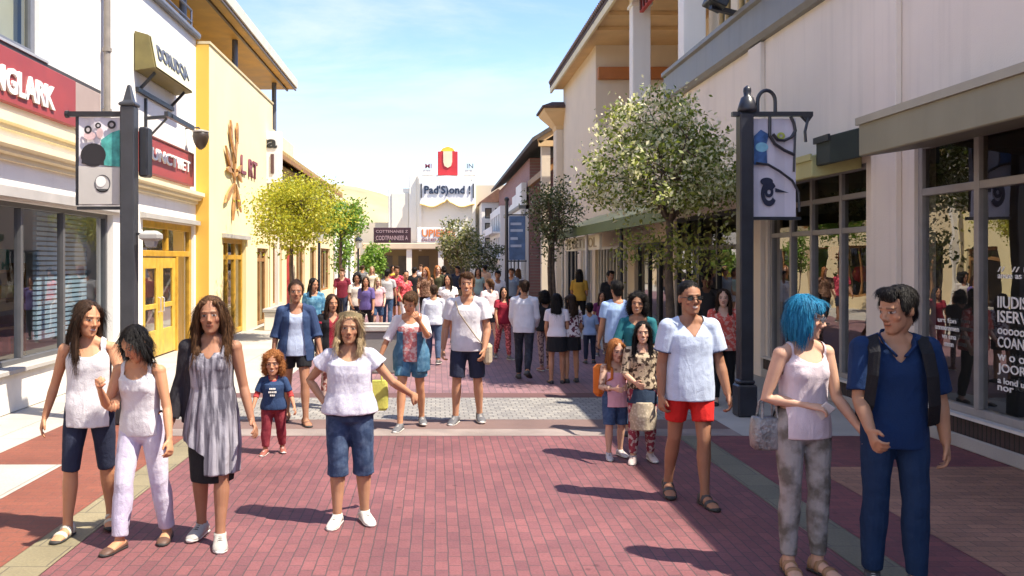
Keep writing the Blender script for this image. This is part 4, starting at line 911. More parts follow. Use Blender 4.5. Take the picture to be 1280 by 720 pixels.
mb = MB(); mb.prism([(LPX-.595, 2.615), (LPX-.105, 2.615), (LPX-.105, 3.05), (LPX-.595, 3.07)], 'y', yb-.004, yb-.0005); mb.build('grey_patch', mat('light grey print', (.50, .48, .45), .8, .06, 4), bn)
mb = MB(); disc(mb, LPX-.31, 2.86, .095, .105, yb-.005, rin=.9); disc(mb, LPX-.31, 2.80, .075, .045, yb-.005, a0=math.pi, a1=2*math.pi); mb.build('round_emblem', mat('charcoal print', (.06, .06, .065), .8, .2, 8), bn)
mb = MB(); disc(mb, LPX-.33, 2.885, .06, .065, yb-.0055); mb.build('emblem_light', M_white, bn)
e2 = empty('post_lamp', (LPX, LPY, 2.2), 'small grey lamp box clipped to the charcoal banner post', 'lamp')
mb = MB(); mb.beam((LPX+.086, LPY, 2.26), (LPX+.16, LPY, 2.26), .03, .03); mb.build('arm', M_dark, e2)
mb = MB(); mb.rings([[(LPX+.26+w*sx, LPY+w*sy, z) for sx, sy in ((-1, -1), (1, -1), (1, 1), (-1, 1))] for z, w in ((2.1, .05), (2.18, .07), (2.2, .11), (2.26, .11), (2.30, .06))]); mb.build('lamp_head', mat('grey lamp case', (.35, .34, .32), .5, .1, 5), e2, bevel=.008)
e2 = empty('notice_box', (LPX, LPY+.2, 3.2), 'narrow black box on the far side of the charcoal banner post', 'box')
mb = MB(); mb.box(LPX+.09, LPX+.20, LPY+.05, LPY+.25, 2.95, 3.55); mb.build('case', M_dark, e2, bevel=.02)
# ---- right banner post
QX, QY = 3.86, 11.0
e = empty('banner_post', (QX, QY, 0), 'navy black banner post with scrolled ironwork and white emblem banner', 'banner post')
mb = MB(); mb.box(QX-.085, QX+.085, QY-.085, QY+.085, .45, 3.78); mb.build('post', M_post, e, bevel=.015)
mb = MB(); mb.box(QX-.12, QX+.12, QY-.12, QY+.12, 0, .40); mb.box(QX-.10, QX+.10, QY-.10, QY+.10, .402, .46); mb.build('base', M_post, e, bevel=.02)
mb = MB(); mb.smooth = True; mb.lathe([(.11, 0), (.12, .03), (.10, .10), (.075, .18), (.04, .20), (.05, .26), (.045, .30), (.01, .33)], (QX+.03, QY, 3.80), 14); mb.build('finial', M_post, e)
mb = MB(); mb.box(QX-.16, QX+.84, QY-.035, QY+.035, 3.745, 3.80); mb.prism([(QX+.70, 3.745), (QX+.84, 3.745), (QX+.78, 3.66)], 'y', QY-.03, QY+.03)
arch = [(QX+.27+.11*math.cos(a), QY, 3.93+.14*math.sin(a)) for a in [math.pi*k/10 for k in range(11)]]
mb.tube([(QX+.38, QY, 3.8)]+arch+[(QX+.16, QY, 3.8)], .024, 8)
def scroll(mb, pts, r=.02): mb.tube([(QX+x, QY-.03, z) for x, z in pts], r, 7)
scroll(mb, [(.56, 3.74), (.60, 3.66), (.62, 3.56), (.57, 3.48), (.48, 3.44), (.40, 3.45), (.34, 3.52)])
scroll(mb, [(.30, 3.74), (.30, 3.50), (.36, 3.40), (.48, 3.32), (.61, 3.26)])
scroll(mb, [(.62, 3.58), (.61, 3.30), (.60, 3.05)], .014); scroll(mb, [(.13, 3.16), (.28, 3.14), (.42, 3.06), (.58, 2.94), (.66, 2.80), (.67, 2.55)], .016)
scroll(mb, [(.78, 3.72), (.74, 3.55), (.75, 3.42)], .018)
mb.box(QX+.10, QX+.70, QY-.012, QY+.012, 2.45, 2.49); mb.build('ironwork', M_post, e)
mb = MB(); banner(mb, QX+.11, QX+.64, 2.49, 3.72, QY+.02); bn = mb.build('banner', mat('lilac white banner', (.62, .58, .66), .8, .06, 3), e)
yb = QY-.001
M_blue = mat('blue print', (.05, .12, .30), .8, .4, 12)
mb = MB(); mb.prism([(QX+.115, 3.14), (QX+.28, 3.14), (QX+.27, 3.4), (QX+.30, 3.52), (QX+.2, 3.58), (QX+.115, 3.5)], 'y', yb-.003, yb); mb.build('blue_patch', M_blue, bn)
mb = MB(); disc(mb, QX+.21, 3.36, .08, .06, yb-.004); mb.build('sky_patch', mat('sky blue print', (.22, .48, .62), .8, .2, 12), bn)
mb = MB(); disc(mb, QX+.45, 3.50, .05, .045, yb-.004, rin=.45); mb.build('lime_ring', mat('lime print', (.40, .45, .08), .8, .2, 12), bn)
mb = MB(); disc(mb, QX+.30, 2.78, .10, .16, yb-.004, a0=.6, a1=5.7, rin=.55); disc(mb, QX+.30, 2.80, .055, .07, yb-.0045, rin=.4); mb.prism([(QX+.38, 2.85), (QX+.55, 2.79), (QX+.38, 2.80)], 'y', yb-.004, yb-.0005); disc(mb, QX+.27, 2.93, .08, .05, yb-.0045); mb.build('round_emblem', mat('navy print', (.018, .022, .05), .8, .2, 8), bn)
# ---- far blue banner and lamp posts
bx, by = 1.93, 24.0
e = empty('banner_post', (bx, by, 0), 'slim dark banner post with long blue banner among the crowd', 'banner post')
mb = MB(); mb.tube([(bx, by, 0), (bx, by, 3.55)], [.06, .045], 10); mb.sphere((bx, by, 3.6), .07, 8, 6); mb.build('post', M_post, e)
mb = MB(); mb.box(bx+.06, bx+.50, by-.01, by+.01, 1.95, 3.15); mb.build('banner', mat('faded blue banner', (.09, .15, .27), .8, .35, 3), e)
mb = MB(); mb.box(bx, bx+.54, by-.012, by+.012, 3.16, 3.2); mb.box(bx, bx+.54, by-.012, by+.012, 1.9, 1.94); mb.build('arm', M_post, e)
mb = MB()
for z, w in ((2.9, .3), (2.72, .34), (2.5, .2), (2.3, .3)): mb.box(bx+.1, bx+.1+w, by-.016, by-.0105, z, z+.07)
mb.build('banner_marks', mat('pale banner print', (.4, .45, .55), .8, .1, 6), e)
def lamp_post(X, Y, h, label):
    e = empty('street_lamp', (X, Y, 0), label, 'street lamp', 'street lamps along the left pavement')
    mb = MB(); mb.lathe([(.12, 0), (.12, .2), (.07, .3), (.05, .5), (.045, h-.45)], (X, Y, 0), 12); mb.build('post', M_post, e)
    mb = MB(); mb.lathe([(.05, 0), (.10, .04), (.16, .34), (.10, .36)], (X, Y, h-.45), 10); mb.build('lantern', mat('lamp glass white', (.6, .6, .55), .2, .05, 4), e)
    mb = MB(); mb.lathe([(.20, 0), (.19, .04), (.07, .16), (.02, .24)], (X, Y, h-.09), 10); mb.build('cap', M_post, e)
lamp_post(-3.72, 28, 2.95, 'black street lamp with white lantern right of the yellow tree')
lamp_post(-3.45, 39, 2.9, 'smaller black street lamp beyond the fresh green street tree')
# planters
def planter(X, Y, w, d, h, label, m):
    e = empty('planter', (X, Y, 0), label, 'planter')
    mb = MB(); mb.box(X-w/2, X+w/2, Y-d/2, Y+d/2, 0, h-.1); mb.build('box', m, e, bevel=.02)
    mb = MB(); a, b = w/2+.04, d/2+.04
    mb.box(X-a, X+a, Y-b, Y-b+.14, h-.098, h); mb.box(X-a, X+a, Y+b-.14, Y+b, h-.098, h); mb.box(X-a, X-a+.14, Y-b+.14, Y+b-.14, h-.098, h); mb.box(X+a-.14, X+a, Y-b+.14, Y+b-.14, h-.098, h); mb.build('rim', M_conc, e, bevel=.015)
    mb = MB(); mb.box(X-a+.14, X+a-.14, Y-b+.14, Y+b-.14, h-.2, h-.06); mb.build('soil', mat('dark soil', (.05, .035, .025), .95, .3, 12), e)
    return e
M_plg = mat('grey planter', (.22, .215, .2), .85, .12, 3, .2, 30)
e = planter(-1.05, 15.5, 1.1, .8, .82, 'grey concrete planter behind the woman in denim capris', M_plg)
0 and leaves_mesh('shrub', [(-1.05+random.uniform(-.35, .35), 15.5+random.uniform(-.2, .2), .9+random.uniform(0, .15)) for _ in range(14)], 30, (.1, .1, .07), .05, L_dark, e)
planter(-4.35, 25.5, .8, 2.4, .6, 'long cream planter by the yellow building', M_cream)
# ================================================================ PEOPLE
def nrm(v): v = np.asarray(v, float); return v/np.linalg.norm(v)
def dirv(sx, a, b):
    """a: forward swing in degrees (0 hangs down, 90 points ahead), b: outward in degrees"""
    a, b = R(a), R(b)
    return np.array((sx*math.sin(b), -math.sin(a)*math.cos(b), -math.cos(a)*math.cos(b)))
_wv = [(nrm(rng.normal(0, 1, 3)), rng.uniform(0, 6.28)) for _ in range(14)]
def wnoise(p, f, k=0):
    s = 0
    for i in range(7):
        d, ph = _wv[(i+k*3) % 14]
        s = s+np.sin((p@d)*f*(1+.37*i)+ph+2.0*np.sin((p@_wv[(i+5) % 14][0])*f*.6))/(1+.35*i)
    return s/3.2
_tmp = bpy.data.meshes.new('tmp'); _tob = bpy.data.objects.new('tmp', _tmp); COL.objects.link(_tob)
_mr = _tob.modifiers.new('r', 'REMESH'); _mr.mode = 'VOXEL'; _ms = _tob.modifiers.new('s', 'SMOOTH'); _ms.factor = .5
def fuse(mb, vox, smooth):
    """one continuous surface out of overlapping closed shapes"""
    me = mb.mesh('t'); _tob.data = me; _mr.voxel_size = vox; _ms.iterations = smooth; _ms.show_viewport = smooth > 0
    bm = bmesh.new(); bm.from_mesh(me); bmesh.ops.recalc_face_normals(bm, faces=bm.faces); bm.to_mesh(me); bm.free()
    dg = bpy.context.evaluated_depsgraph_get(); dg.update()
    out = bpy.data.meshes.new_from_object(_tob.evaluated_get(dg)); _tob.data = _tmp; bpy.data.meshes.remove(me)
    n = len(out.vertices); co = np.empty(n*3); out.vertices.foreach_get('co', co)
    no = np.empty(n*3); out.vertices.foreach_get('normal', no)
    npoly = len(out.polygons); ls = np.empty(len(out.loops), int); out.loops.foreach_get('vertex_index', ls)
    lt = np.empty(npoly, int); out.polygons.foreach_get('loop_total', lt)
    bpy.data.meshes.remove(out)
    return co.reshape(-1, 3), no.reshape(-1, 3), ls, lt
def make_mesh(name, co, ls, lt, keep=None, tint=None, mats=(), relax=0):
    starts = np.concatenate(([0], np.cumsum(lt)[:-1]))
    if keep is not None and not keep.all():
        cnt = np.add.reduceat(keep[ls].astype(int), starts); fk = cnt == lt
        lm = np.repeat(fk, lt); ls = ls[lm]; lt = lt[fk]
        used = np.zeros(len(co), bool); used[ls] = True; idx = np.cumsum(used)-1
        ls = idx[ls]; co = co[used]
        if tint is not None: tint = tint[used]
        starts = np.concatenate(([0], np.cumsum(lt)[:-1]))
        # relax the cut edge
        if (lt == 4).all() and relax:
            q = ls.reshape(-1, 4); ed = np.concatenate([q[:, [0, 1]], q[:, [1, 2]], q[:, [2, 3]], q[:, [3, 0]]]); es = np.sort(ed, 1)
            u, c = np.unique(es, axis=0, return_counts=True); be = u[c == 1]
            for _ in range(relax):
                acc = np.zeros_like(co); k = np.zeros(len(co))
                for a, b in ((0, 1), (1, 0)): np.add.at(acc, be[:, a], co[be[:, b]]); np.add.at(k, be[:, a], 1)
                m = k > 0; co = co.copy(); co[m] = co[m]*.4+.6*acc[m]/k[m][:, None]
    me = bpy.data.meshes.new(name); me.vertices.add(len(co)); me.vertices.foreach_set('co', co.ravel())
    me.loops.add(len(ls)); me.loops.foreach_set('vertex_index', ls); me.polygons.add(len(lt))
    me.polygons.foreach_set('loop_start', starts); me.polygons.foreach_set('loop_total', lt); me.polygons.foreach_set('use_smooth', np.ones(len(lt), bool))
    me.update(calc_edges=True)
    if tint is not None:
        at = me.color_attributes.new('tint', 'FLOAT_COLOR', 'POINT'); at.data.foreach_set('color', np.concatenate([tint, np.ones((len(tint), 1))], 1).ravel())
    for m in mats: me.materials.append(m)
    return me

def skin_mat():
    if 'skin' in _M: return _M['skin']
    m = bpy.data.materials.new('skin'); m.use_nodes = True; nt = m.node_tree; N = nt.nodes; L = nt.links; b = N['Principled BSDF']
    at = N.new('ShaderNodeAttribute'); at.attribute_name = 'tint'
    tc = N.new('ShaderNodeTexCoord'); nz = N.new('ShaderNodeTexNoise'); nz.inputs['Scale'].default_value = 9; nz.inputs['Detail'].default_value = 5; L.new(tc.outputs['Object'], nz.inputs['Vector'])
    rp = N.new('ShaderNodeMapRange'); rp.inputs['To Min'].default_value = .82; rp.inputs['To Max'].default_value = 1.18; L.new(nz.outputs['Fac'], rp.inputs['Value'])
    vm = N.new('ShaderNodeVectorMath'); vm.operation = 'SCALE'; L.new(at.outputs['Color'], vm.inputs[0]); L.new(rp.outputs['Result'], vm.inputs['Scale'])
    L.new(vm.outputs['Vector'], b.inputs['Base Color']); b.inputs['Roughness'].default_value = .58; b.inputs['Specular IOR Level'].default_value = .35
    b.inputs['Subsurface Weight'].default_value = .12; b.inputs['Subsurface Radius'].default_value = (.01, .004, .002); b.inputs['Subsurface Scale'].default_value = .6
    _M['skin'] = m; return m
def cloth(name, rgb, kind='plain', c2=None, rough=.85):
    key = 'cloth '+name
    if key in _M: return _M[key]
    m = mat(key, rgb, rough, .10, 7, .25, 160, spec=.25)
    nt = m.node_tree; N = nt.nodes; L = nt.links; b = N['Principled BSDF']
    src = b.inputs['Base Color'].links[0].from_socket
    tc = N.new('ShaderNodeTexCoord')
    def mix(fac, col):
        mx = N.new('ShaderNodeMix'); mx.data_type = 'RGBA'; mx.inputs['B'].default_value = tuple(col)+(1,)
        L.new(fac, mx.inputs['Factor']); L.new(src, mx.inputs['A']); L.new(mx.outputs['Result'], b.inputs['Base Color'])
    if kind in ('denim', 'faded', 'acid', 'floral', 'spots', 'tie'):
        nz = N.new('ShaderNodeTexNoise'); nz.inputs['Scale'].default_value = {'denim': 16, 'faded': 4, 'acid': 15, 'floral': 26, 'spots': 40, 'tie': 8}[kind]; nz.inputs['Detail'].default_value = 6 if kind != 'floral' else 2
        L.new(tc.outputs['Object'], nz.inputs['Vector'])
        rp = N.new('ShaderNodeMapRange'); lo, hi = {'denim': (.45, .8), 'faded': (.42, .72), 'acid': (.40, .68), 'floral': (.50, .56), 'spots': (.52, .55), 'tie': (.42, .6)}[kind]
        rp.inputs['From Min'].default_value = lo; rp.inputs['From Max'].default_value = hi; L.new(nz.outputs['Fac'], rp.inputs['Value'])
        mix(rp.outputs['Result'], c2 or tuple(min(1, v*2.2+.06) for v in rgb))
    n4 = N.new('ShaderNodeTexNoise'); n4.inputs['Scale'].default_value = 9; n4.inputs['Detail'].default_value = 3; n4.inputs['Distortion'].default_value = 1.2
    mp4 = N.new('ShaderNodeMapping'); mp4.inputs['Scale'].default_value = (1.3, 1.3, .75); mp4.inputs['Rotation'].default_value = (.4, .5, .2)
    L.new(tc.outputs['Object'], mp4.inputs['Vector']); L.new(mp4.outputs['Vector'], n4.inputs['Vector'])
    b4 = N.new('ShaderNodeBump'); b4.inputs['Strength'].default_value = .26; b4.inputs['Distance'].default_value = .035; L.new(n4.outputs['Fac'], b4.inputs['Height'])
    old = b.inputs['Normal'].links[0].from_node; L.new(b4.outputs['Normal'], old.inputs['Normal'])
    if kind == 'pleat':
        mpp = N.new('ShaderNodeMapping'); mpp.inputs['Scale'].default_value = (34, 34, 1.6); L.new(tc.outputs['Object'], mpp.inputs['Vector'])
        nz = N.new('ShaderNodeTexNoise'); nz.inputs['Scale'].default_value = 1; nz.inputs['Detail'].default_value = 3; L.new(mpp.outputs['Vector'], nz.inputs['Vector'])
        rp = N.new('ShaderNodeMapRange'); rp.inputs['From Min'].default_value = .42; rp.inputs['From Max'].default_value = .6; L.new(nz.outputs['Fac'], rp.inputs['Value']); mix(rp.outputs['Result'], c2)
    if kind == 'lace':
        vz = N.new('ShaderNodeTexVoronoi'); vz.inputs['Scale'].default_value = 38; L.new(tc.outputs['Object'], vz.inputs['Vector'])
        rp = N.new('ShaderNodeMapRange'); rp.inputs['From Min'].default_value = .2; rp.inputs['From Max'].default_value = .5; rp.inputs['To Max'].default_value = .5; L.new(vz.outputs['Distance'], rp.inputs['Value']); mix(rp.outputs['Result'], c2)
    return m
def hair_mat(name, rgb, hi):
    key = 'hair '+name
    if key in _M: return _M[key]
    m = bpy.data.materials.new(key); m.use_nodes = True; nt = m.node_tree; N = nt.nodes; L = nt.links; b = N['Principled BSDF']
    tc = N.new('ShaderNodeTexCoord'); mp = N.new('ShaderNodeMapping'); mp.inputs['Scale'].default_value = (110, 110, 7); L.new(tc.outputs['Object'], mp.inputs['Vector'])
    nz = N.new('ShaderNodeTexNoise'); nz.inputs['Scale'].default_value = 1; nz.inputs['Detail'].default_value = 4; L.new(mp.outputs['Vector'], nz.inputs['Vector'])
    rp = N.new('ShaderNodeValToRGB'); rp.color_ramp.elements[0].position = .35; rp.color_ramp.elements[0].color = tuple(rgb)+(1,); rp.color_ramp.elements[1].position = .72; rp.color_ramp.elements[1].color = tuple(hi)+(1,)
    L.new(nz.outputs['Fac'], rp.inputs['Fac']); L.new(rp.outputs['Color'], b.inputs['Base Color'])
    bp = N.new('ShaderNodeBump'); bp.inputs['Strength'].default_value = .7; bp.inputs['Distance'].default_value = .01; L.new(nz.outputs['Fac'], bp.inputs['Height']); L.new(bp.outputs['Normal'], b.inputs['Normal'])
    b.inputs['Roughness'].default_value = .5; b.inputs['Specular IOR Level'].default_value = .12; _M[key] = m; return m

FR = [(-.13, .05, .05, 0), (-.09, .135, .098, .005), (-.02, .170, .118, .014), (.04, .160, .110, .008), (.14, .124, .090, 0), (.22, .131, .096, 0), (.30, .144, .108, -.004), (.37, .146, .104, 0), (.42, .118, .080, .006), (.46, .082, .062, .008), (.50, .060, .056, .006)]
MR = [(-.13, .05, .05, 0), (-.09, .132, .097, 0), (-.02, .152, .110, .010), (.04, .148, .104, .005), (.14, .138, .098, 0), (.22, .146, .104, 0), (.30, .160, .114, -.003), (.37, .160, .110, 0), (.42, .128, .086, .006), (.46, .090, .070, .008), (.50, .070, .064, .006)]
LEG = [(.0, .082), (.35, .076), (.7, .062), (1.0, .053), (1.15, .053), (1.3, .056), (1.55, .047), (1.8, .037), (1.95, .034)]
class Body: pass
def skeleton(P):
    B = Body(); B.P = P
    B.male = P.get('male', False); B.hs = P.get('head', 1.09); B.fat = P.get('fat', 1.0)
    ll = P.get('leglen', 1.0)
    B.ll = ll
    legs = P.get('legs', {}); B.hip, B.knee, B.ank, B.footdir, B.footpitch = {}, {}, {}, {}, {}
    low = 9
    for sx in (-1, 1):
        a, k, ab = legs.get(sx, (0, 2, 3))[:3]
        h = np.array((sx*.088, 0, -.02)); kn = h+dirv(sx, a, ab)*.42*ll; an = kn+dirv(sx, a-k, ab*.6)*.42*ll
        B.hip[sx], B.knee[sx], B.ank[sx] = h, kn, an
        pit = legs.get(sx, (0, 0, 0, 0))[3] if len(legs.get(sx, ())) > 3 else 0
        yaw = R(P.get('toe', 12)); B.footdir[sx] = np.array((sx*math.sin(yaw), -math.cos(yaw), 0)); B.footpitch[sx] = R(pit)
        toe = an[2]-.075+(-.19*math.sin(R(pit)) if pit > 0 else .06*math.sin(R(pit)))
        low = min(low, toe, an[2]-.075 if pit <= 0 else toe)
    B.pel = np.array((0, 0, -low))
    for d in (B.hip, B.knee, B.ank):
        for sx in d: d[sx] = d[sx]+B.pel
    ln = R(P.get('lean', 2)); sd = R(P.get('side', 0))
    B.up = nrm((math.sin(sd), -math.sin(ln), math.cos(ln)*math.cos(sd)))
    tw = R(P.get('twist', 0))
    B.rt = nrm(np.array((math.cos(tw), math.sin(tw), 0))-B.up*np.dot((math.cos(tw), math.sin(tw), 0), B.up)); B.bk = np.cross(B.up, B.rt)
    B.sw = P.get('shoulder', .176 if B.male else .165)
    B.tl = P.get('torsolen', 1.0)
    B.neck = B.pel+B.up*.50*B.tl
    arms = P.get('arms', {}); B.sh, B.el, B.wr, B.hand = {}, {}, {}, {}
    al = P.get('armlen', 1.0)
    for sx in (-1, 1):
        A = arms.get(sx, {}); ua = A.get('u', (0, 8)); fa = A.get('f', (12, 4))
        s = B.neck+B.rt*sx*B.sw-B.up*.072
        def tobody(v): return np.array((v[0]*math.cos(tw)-v[1]*math.sin(tw), v[0]*math.sin(tw)+v[1]*math.cos(tw), v[2]))
        u = tobody(dirv(sx, *ua)); f = tobody(dirv(sx, *fa))
        B.sh[sx] = s; B.el[sx] = s+u*.285*al; B.wr[sx] = B.el[sx]+f*.245*al
        hd = A.get('h'); hd = nrm(tobody(dirv(sx, *hd))) if hd else f
        pn = A.get('palm'); pn = np.array(pn, float) if pn is not None else np.array((-sx*1.0, .25, 0))
        pn = tobody(pn); pn = nrm(pn-hd*np.dot(pn, hd)); B.hand[sx] = (hd, pn, A.get('curl', (22, 30)))
    hy, hp, hr = (R(v) for v in P.get('look', (0, 0, 0)))
    Mh = Matrix.Rotation(hy, 3, 'Z') @ Matrix.Rotation(hp, 3, 'X') @ Matrix.Rotation(hr, 3, 'Y')   # + pitch looks down
    B.Mh = np.array(Mh)
    nd = nrm(B.up*.8+np.array((0, 0, .4))+np.array((0, -.25*math.sin(max(0, hp)), 0)))
    B.hc = B.neck+nd*(.146*B.hs ** .8)+np.array((0, -.012-.03*math.sin(max(hp, 0)), -.02*math.sin(max(hp, 0))))
    return B
def H(B, p): return B.hc+B.Mh@(np.asarray(p, float)*B.hs)
def ring(B, t, w, d, yo, n=20, e=2.3, tl=True):
    c = B.pel+B.up*t*(B.tl if t > 0 else 1); out = []
    lo = max(0, min(1, (t+.05)/.3)); rt = nrm(np.array((1, 0, 0))*(1-lo)+B.rt*lo); bk = np.cross(B.up, rt)
    for i in range(n):
        a = 2*math.pi*i/n; ca, sa = math.cos(a), math.sin(a)
        x = w*math.copysign(abs(ca) ** (2/e), ca); y = d*math.copysign(abs(sa) ** (2/e), sa)
        out.append(c+rt*x+bk*(y+yo))
    return out
def torso_rows(B): 
    rows = MR if B.male else FR; f = B.fat
    return [(t, w*(f if t < .40 else (1+(f-1)*.5)), d*(1+(f-1)*1.3 if t < .40 else 1), y) for t, w, d, y in rows]
def interp(rows, t):
    for a, b in zip(rows, rows[1:]):
        if a[0] <= t <= b[0]:
            u = (t-a[0])/(b[0]-a[0]); return tuple(a[i]+(b[i]-a[i])*u for i in range(4))
    return rows[-1] if t > rows[-1][0] else rows[0]
def leg_pt(B, sx, t):
    h, k, a = B.hip[sx], B.knee[sx], B.ank[sx]
    return h+(k-h)*t if t <= 1 else k+(a-k)*(t-1)
def leg_r(t, B):
    f = .5+.5*B.fat if B.fat < 1 else B.fat ** .7
    for (a, ra), (b, rb) in zip(LEG, LEG[1:]):
        if a <= t <= b: return (ra+(rb-ra)*(t-a)/(b-a))*f
    return LEG[-1][1]*f
def calf(t): return .012*math.sin(math.pi*min(1, max(0, (t-1)/.8))) if t > 1 else 0
def leg_tube(mb, B, sx, t0, t1, infl, n=14, flare=0.0, start_up=.03):
    ts = sorted({t0, t1}|{t for t, _ in LEG if t0 < t < t1}); pts, rs = [], []
    if t0 <= 0: pts.append(B.hip[sx]+np.array((0, 0, start_up))); rs.append(leg_r(0, B)*.96+infl)
    for t in ts:
        p = leg_pt(B, sx, t)+np.array((0, calf(t), 0)); pts.append(p)
        rs.append(leg_r(t, B)+infl+flare*max(0, (t-t0)/(t1-t0)))
    mb.tube(pts, rs, n)
def arm_tube(mb, B, sx, t0, t1, infl, n=12, flare=0.0):
    k = (1.16 if B.male else 1.0)*B.P.get('armfat', 1.0); s, e, w = B.sh[sx], B.el[sx], B.wr[sx]
    AR = [(0, .047), (.3, .044), (.75, .036), (1, .035), (1.25, .037), (1.6, .031), (2.0, .024)]
    def r(t):
        for (a, ra), (b, rb) in zip(AR, AR[1:]):
            if a <= t <= b: return (ra+(rb-ra)*(t-a)/(b-a))*k
        return .024*k
    ts = sorted({t0, t1}|{t for t, _ in AR if t0 < t < t1}); pts = []; rs = []
    for t in ts:
        p = s+(e-s)*t if t <= 1 else e+(w-e)*(t-1); pts.append(p); rs.append(r(t)+infl+flare*(t-t0)/(t1-t0))
    mb.tube(pts, rs, n)
def foot_rings(B, sx, infl=0.0, flat=0.0, rows=None):
    f = B.footdir[sx]; p = B.footpitch[sx]; u = np.array((0, 0, 1.0)); side = np.cross(f, u)
    f2 = f*math.cos(p)-u*math.sin(p); u2 = u*math.cos(p)+f*math.sin(p)
    c = B.ank[sx]; k = B.P.get('foot', 1.0)
    rows = rows or [(-.066, .018, .018, .032), (-.052, .032, .034, .036), (0, .036, .046, .048), (.06, .041, .034, .036), (.12, .046, .024, .025), (.165, .041, .017, .018), (.196, .018, .010, .012)]
    out = []
    for x, w, h, z in rows:
        q = []
        for i in range(14):
            a = 2*math.pi*i/14; zz = z+h*math.sin(a)+(infl*math.sin(a)); zz = max(zz, flat)
            q.append(c+(f2*x*(1+infl*1.5)+side*(w+infl)*math.cos(a))*k+u2*((zz)*k-.075))
        out.append(q)
    return out
def hand_parts(mb, B, sx):
    hd, pn, (c1, c2) = B.hand[sx]; w = B.wr[sx]; th = np.cross(hd, pn)*(-sx); k = B.P.get('handk', 1.0)*(1.08 if B.male else 1.0)
    rs = []
    for x, hw, ht in ((-.015, .026, .021), (.02, .032, .018), (.06, .040, .016), (.092, .039, .012)):
        rs.append([w+hd*x*k+th*hw*k*math.cos(2*math.pi*i/12)+pn*ht*k*math.sin(2*math.pi*i/12) for i in range(12)])
    mb.rings(rs)
    for off, ln, sp in ((.031, .070, .10), (.0105, .080, .03), (-.0105, .074, -.03), (-.031, .058, -.10)):
        p = w+(hd*.082+th*off)*k; d = nrm(hd+th*sp*1.2); pts = [p]; a = 0
        for q, l in enumerate((.42, .33, .25)):
            a += R((c1, c2, c2*.8)[q]); dd = d*math.cos(a)+pn*math.sin(a); pts.append(pts[-1]+dd*ln*l*k)
        mb.tube(pts, [.0098*k, .0092*k, .0086*k, .0068*k], 8)
    p = w+(hd*.022+th*.026)*k; d1 = nrm(hd*.75+th*.7+pn*.25); d2 = nrm(hd*.95+th*.25+pn*.35)
    mb.tube([p, p+d1*.042*k, p+d1*.042*k+d2*.034*k], [.0135*k, .0115*k, .0085*k], 8)
def hsphere(mb, B, c, r, n=14, m=10):
    rx, ry, rz = r if hasattr(r, '__len__') else (r, r, r); rs = []
    for k in range(m+1):
        a = -math.pi/2+math.pi*k/m; cr = max(math.cos(a), .03)
        rs.append([H(B, (c[0]+rx*cr*math.cos(2*math.pi*j/n), c[1]+ry*cr*math.sin(2*math.pi*j/n), c[2]+rz*math.sin(a))) for j in range(n)])
    mb.rings(rs)
def head_parts(mb, B):
    hsphere(mb, B, (0, .012, .030), (.075, .095, .083), 18, 12)
    rs = []
    for z, w, d, y in ((-.113, .020, .020, -.058), (-.103, .034, .034, -.050), (-.078, .051, .056, -.030), (-.042, .060, .073, -.014), (0, .067, .083, -.004), (.045, .069, .086, .003), (.08, .05, .07, .01)):
        rs.append([H(B, (w*math.cos(2*math.pi*i/18), y+d*math.sin(2*math.pi*i/18), z)) for i in range(18)])
    mb.rings(rs)
    def ht(pts, r, n=8): mb.tube([H(B, p) for p in pts], [v*B.hs for v in r] if hasattr(r, '__len__') else r*B.hs, n)
    ht([(0, -.080, .016), (0, -.094, -.012), (0, -.104, -.032)], (.007, .010, .012)); hsphere(mb, B, (.011, -.092, -.034), .009, 8, 6); hsphere(mb, B, (-.011, -.092, -.034), .009, 8, 6)
    ht([(-.045, -.070, .024), (-.02, -.082, .026), (.02, -.082, .026), (.045, -.070, .024)], .0078)
    for s in (-1, 1):
        hsphere(mb, B, (s*.040, -.056, -.026), (.021, .021, .022), 10, 7); hsphere(mb, B, (s*.030, -.071, .004), .0125, 8, 6)
        hsphere(mb, B, (s*.074, .012, -.006), (.010, .020, .031), 8, 7)
    hsphere(mb, B, (0, -.083, -.058), (.025, .009, .006), 10, 6); hsphere(mb, B, (0, -.081, -.068), (.021, .010, .007), 10, 6); hsphere(mb, B, (0, -.072, -.099), (.018, .016, .014), 10, 6)
    mb.tube([B.neck-B.up*.04, B.neck+B.up*.03, H(B, (0, .018, -.06)), H(B, (0, .018, 0))], [.062 if B.male else .054, .056 if B.male else .047, .054*B.hs if B.male else .046*B.hs, .05*B.hs], 14)
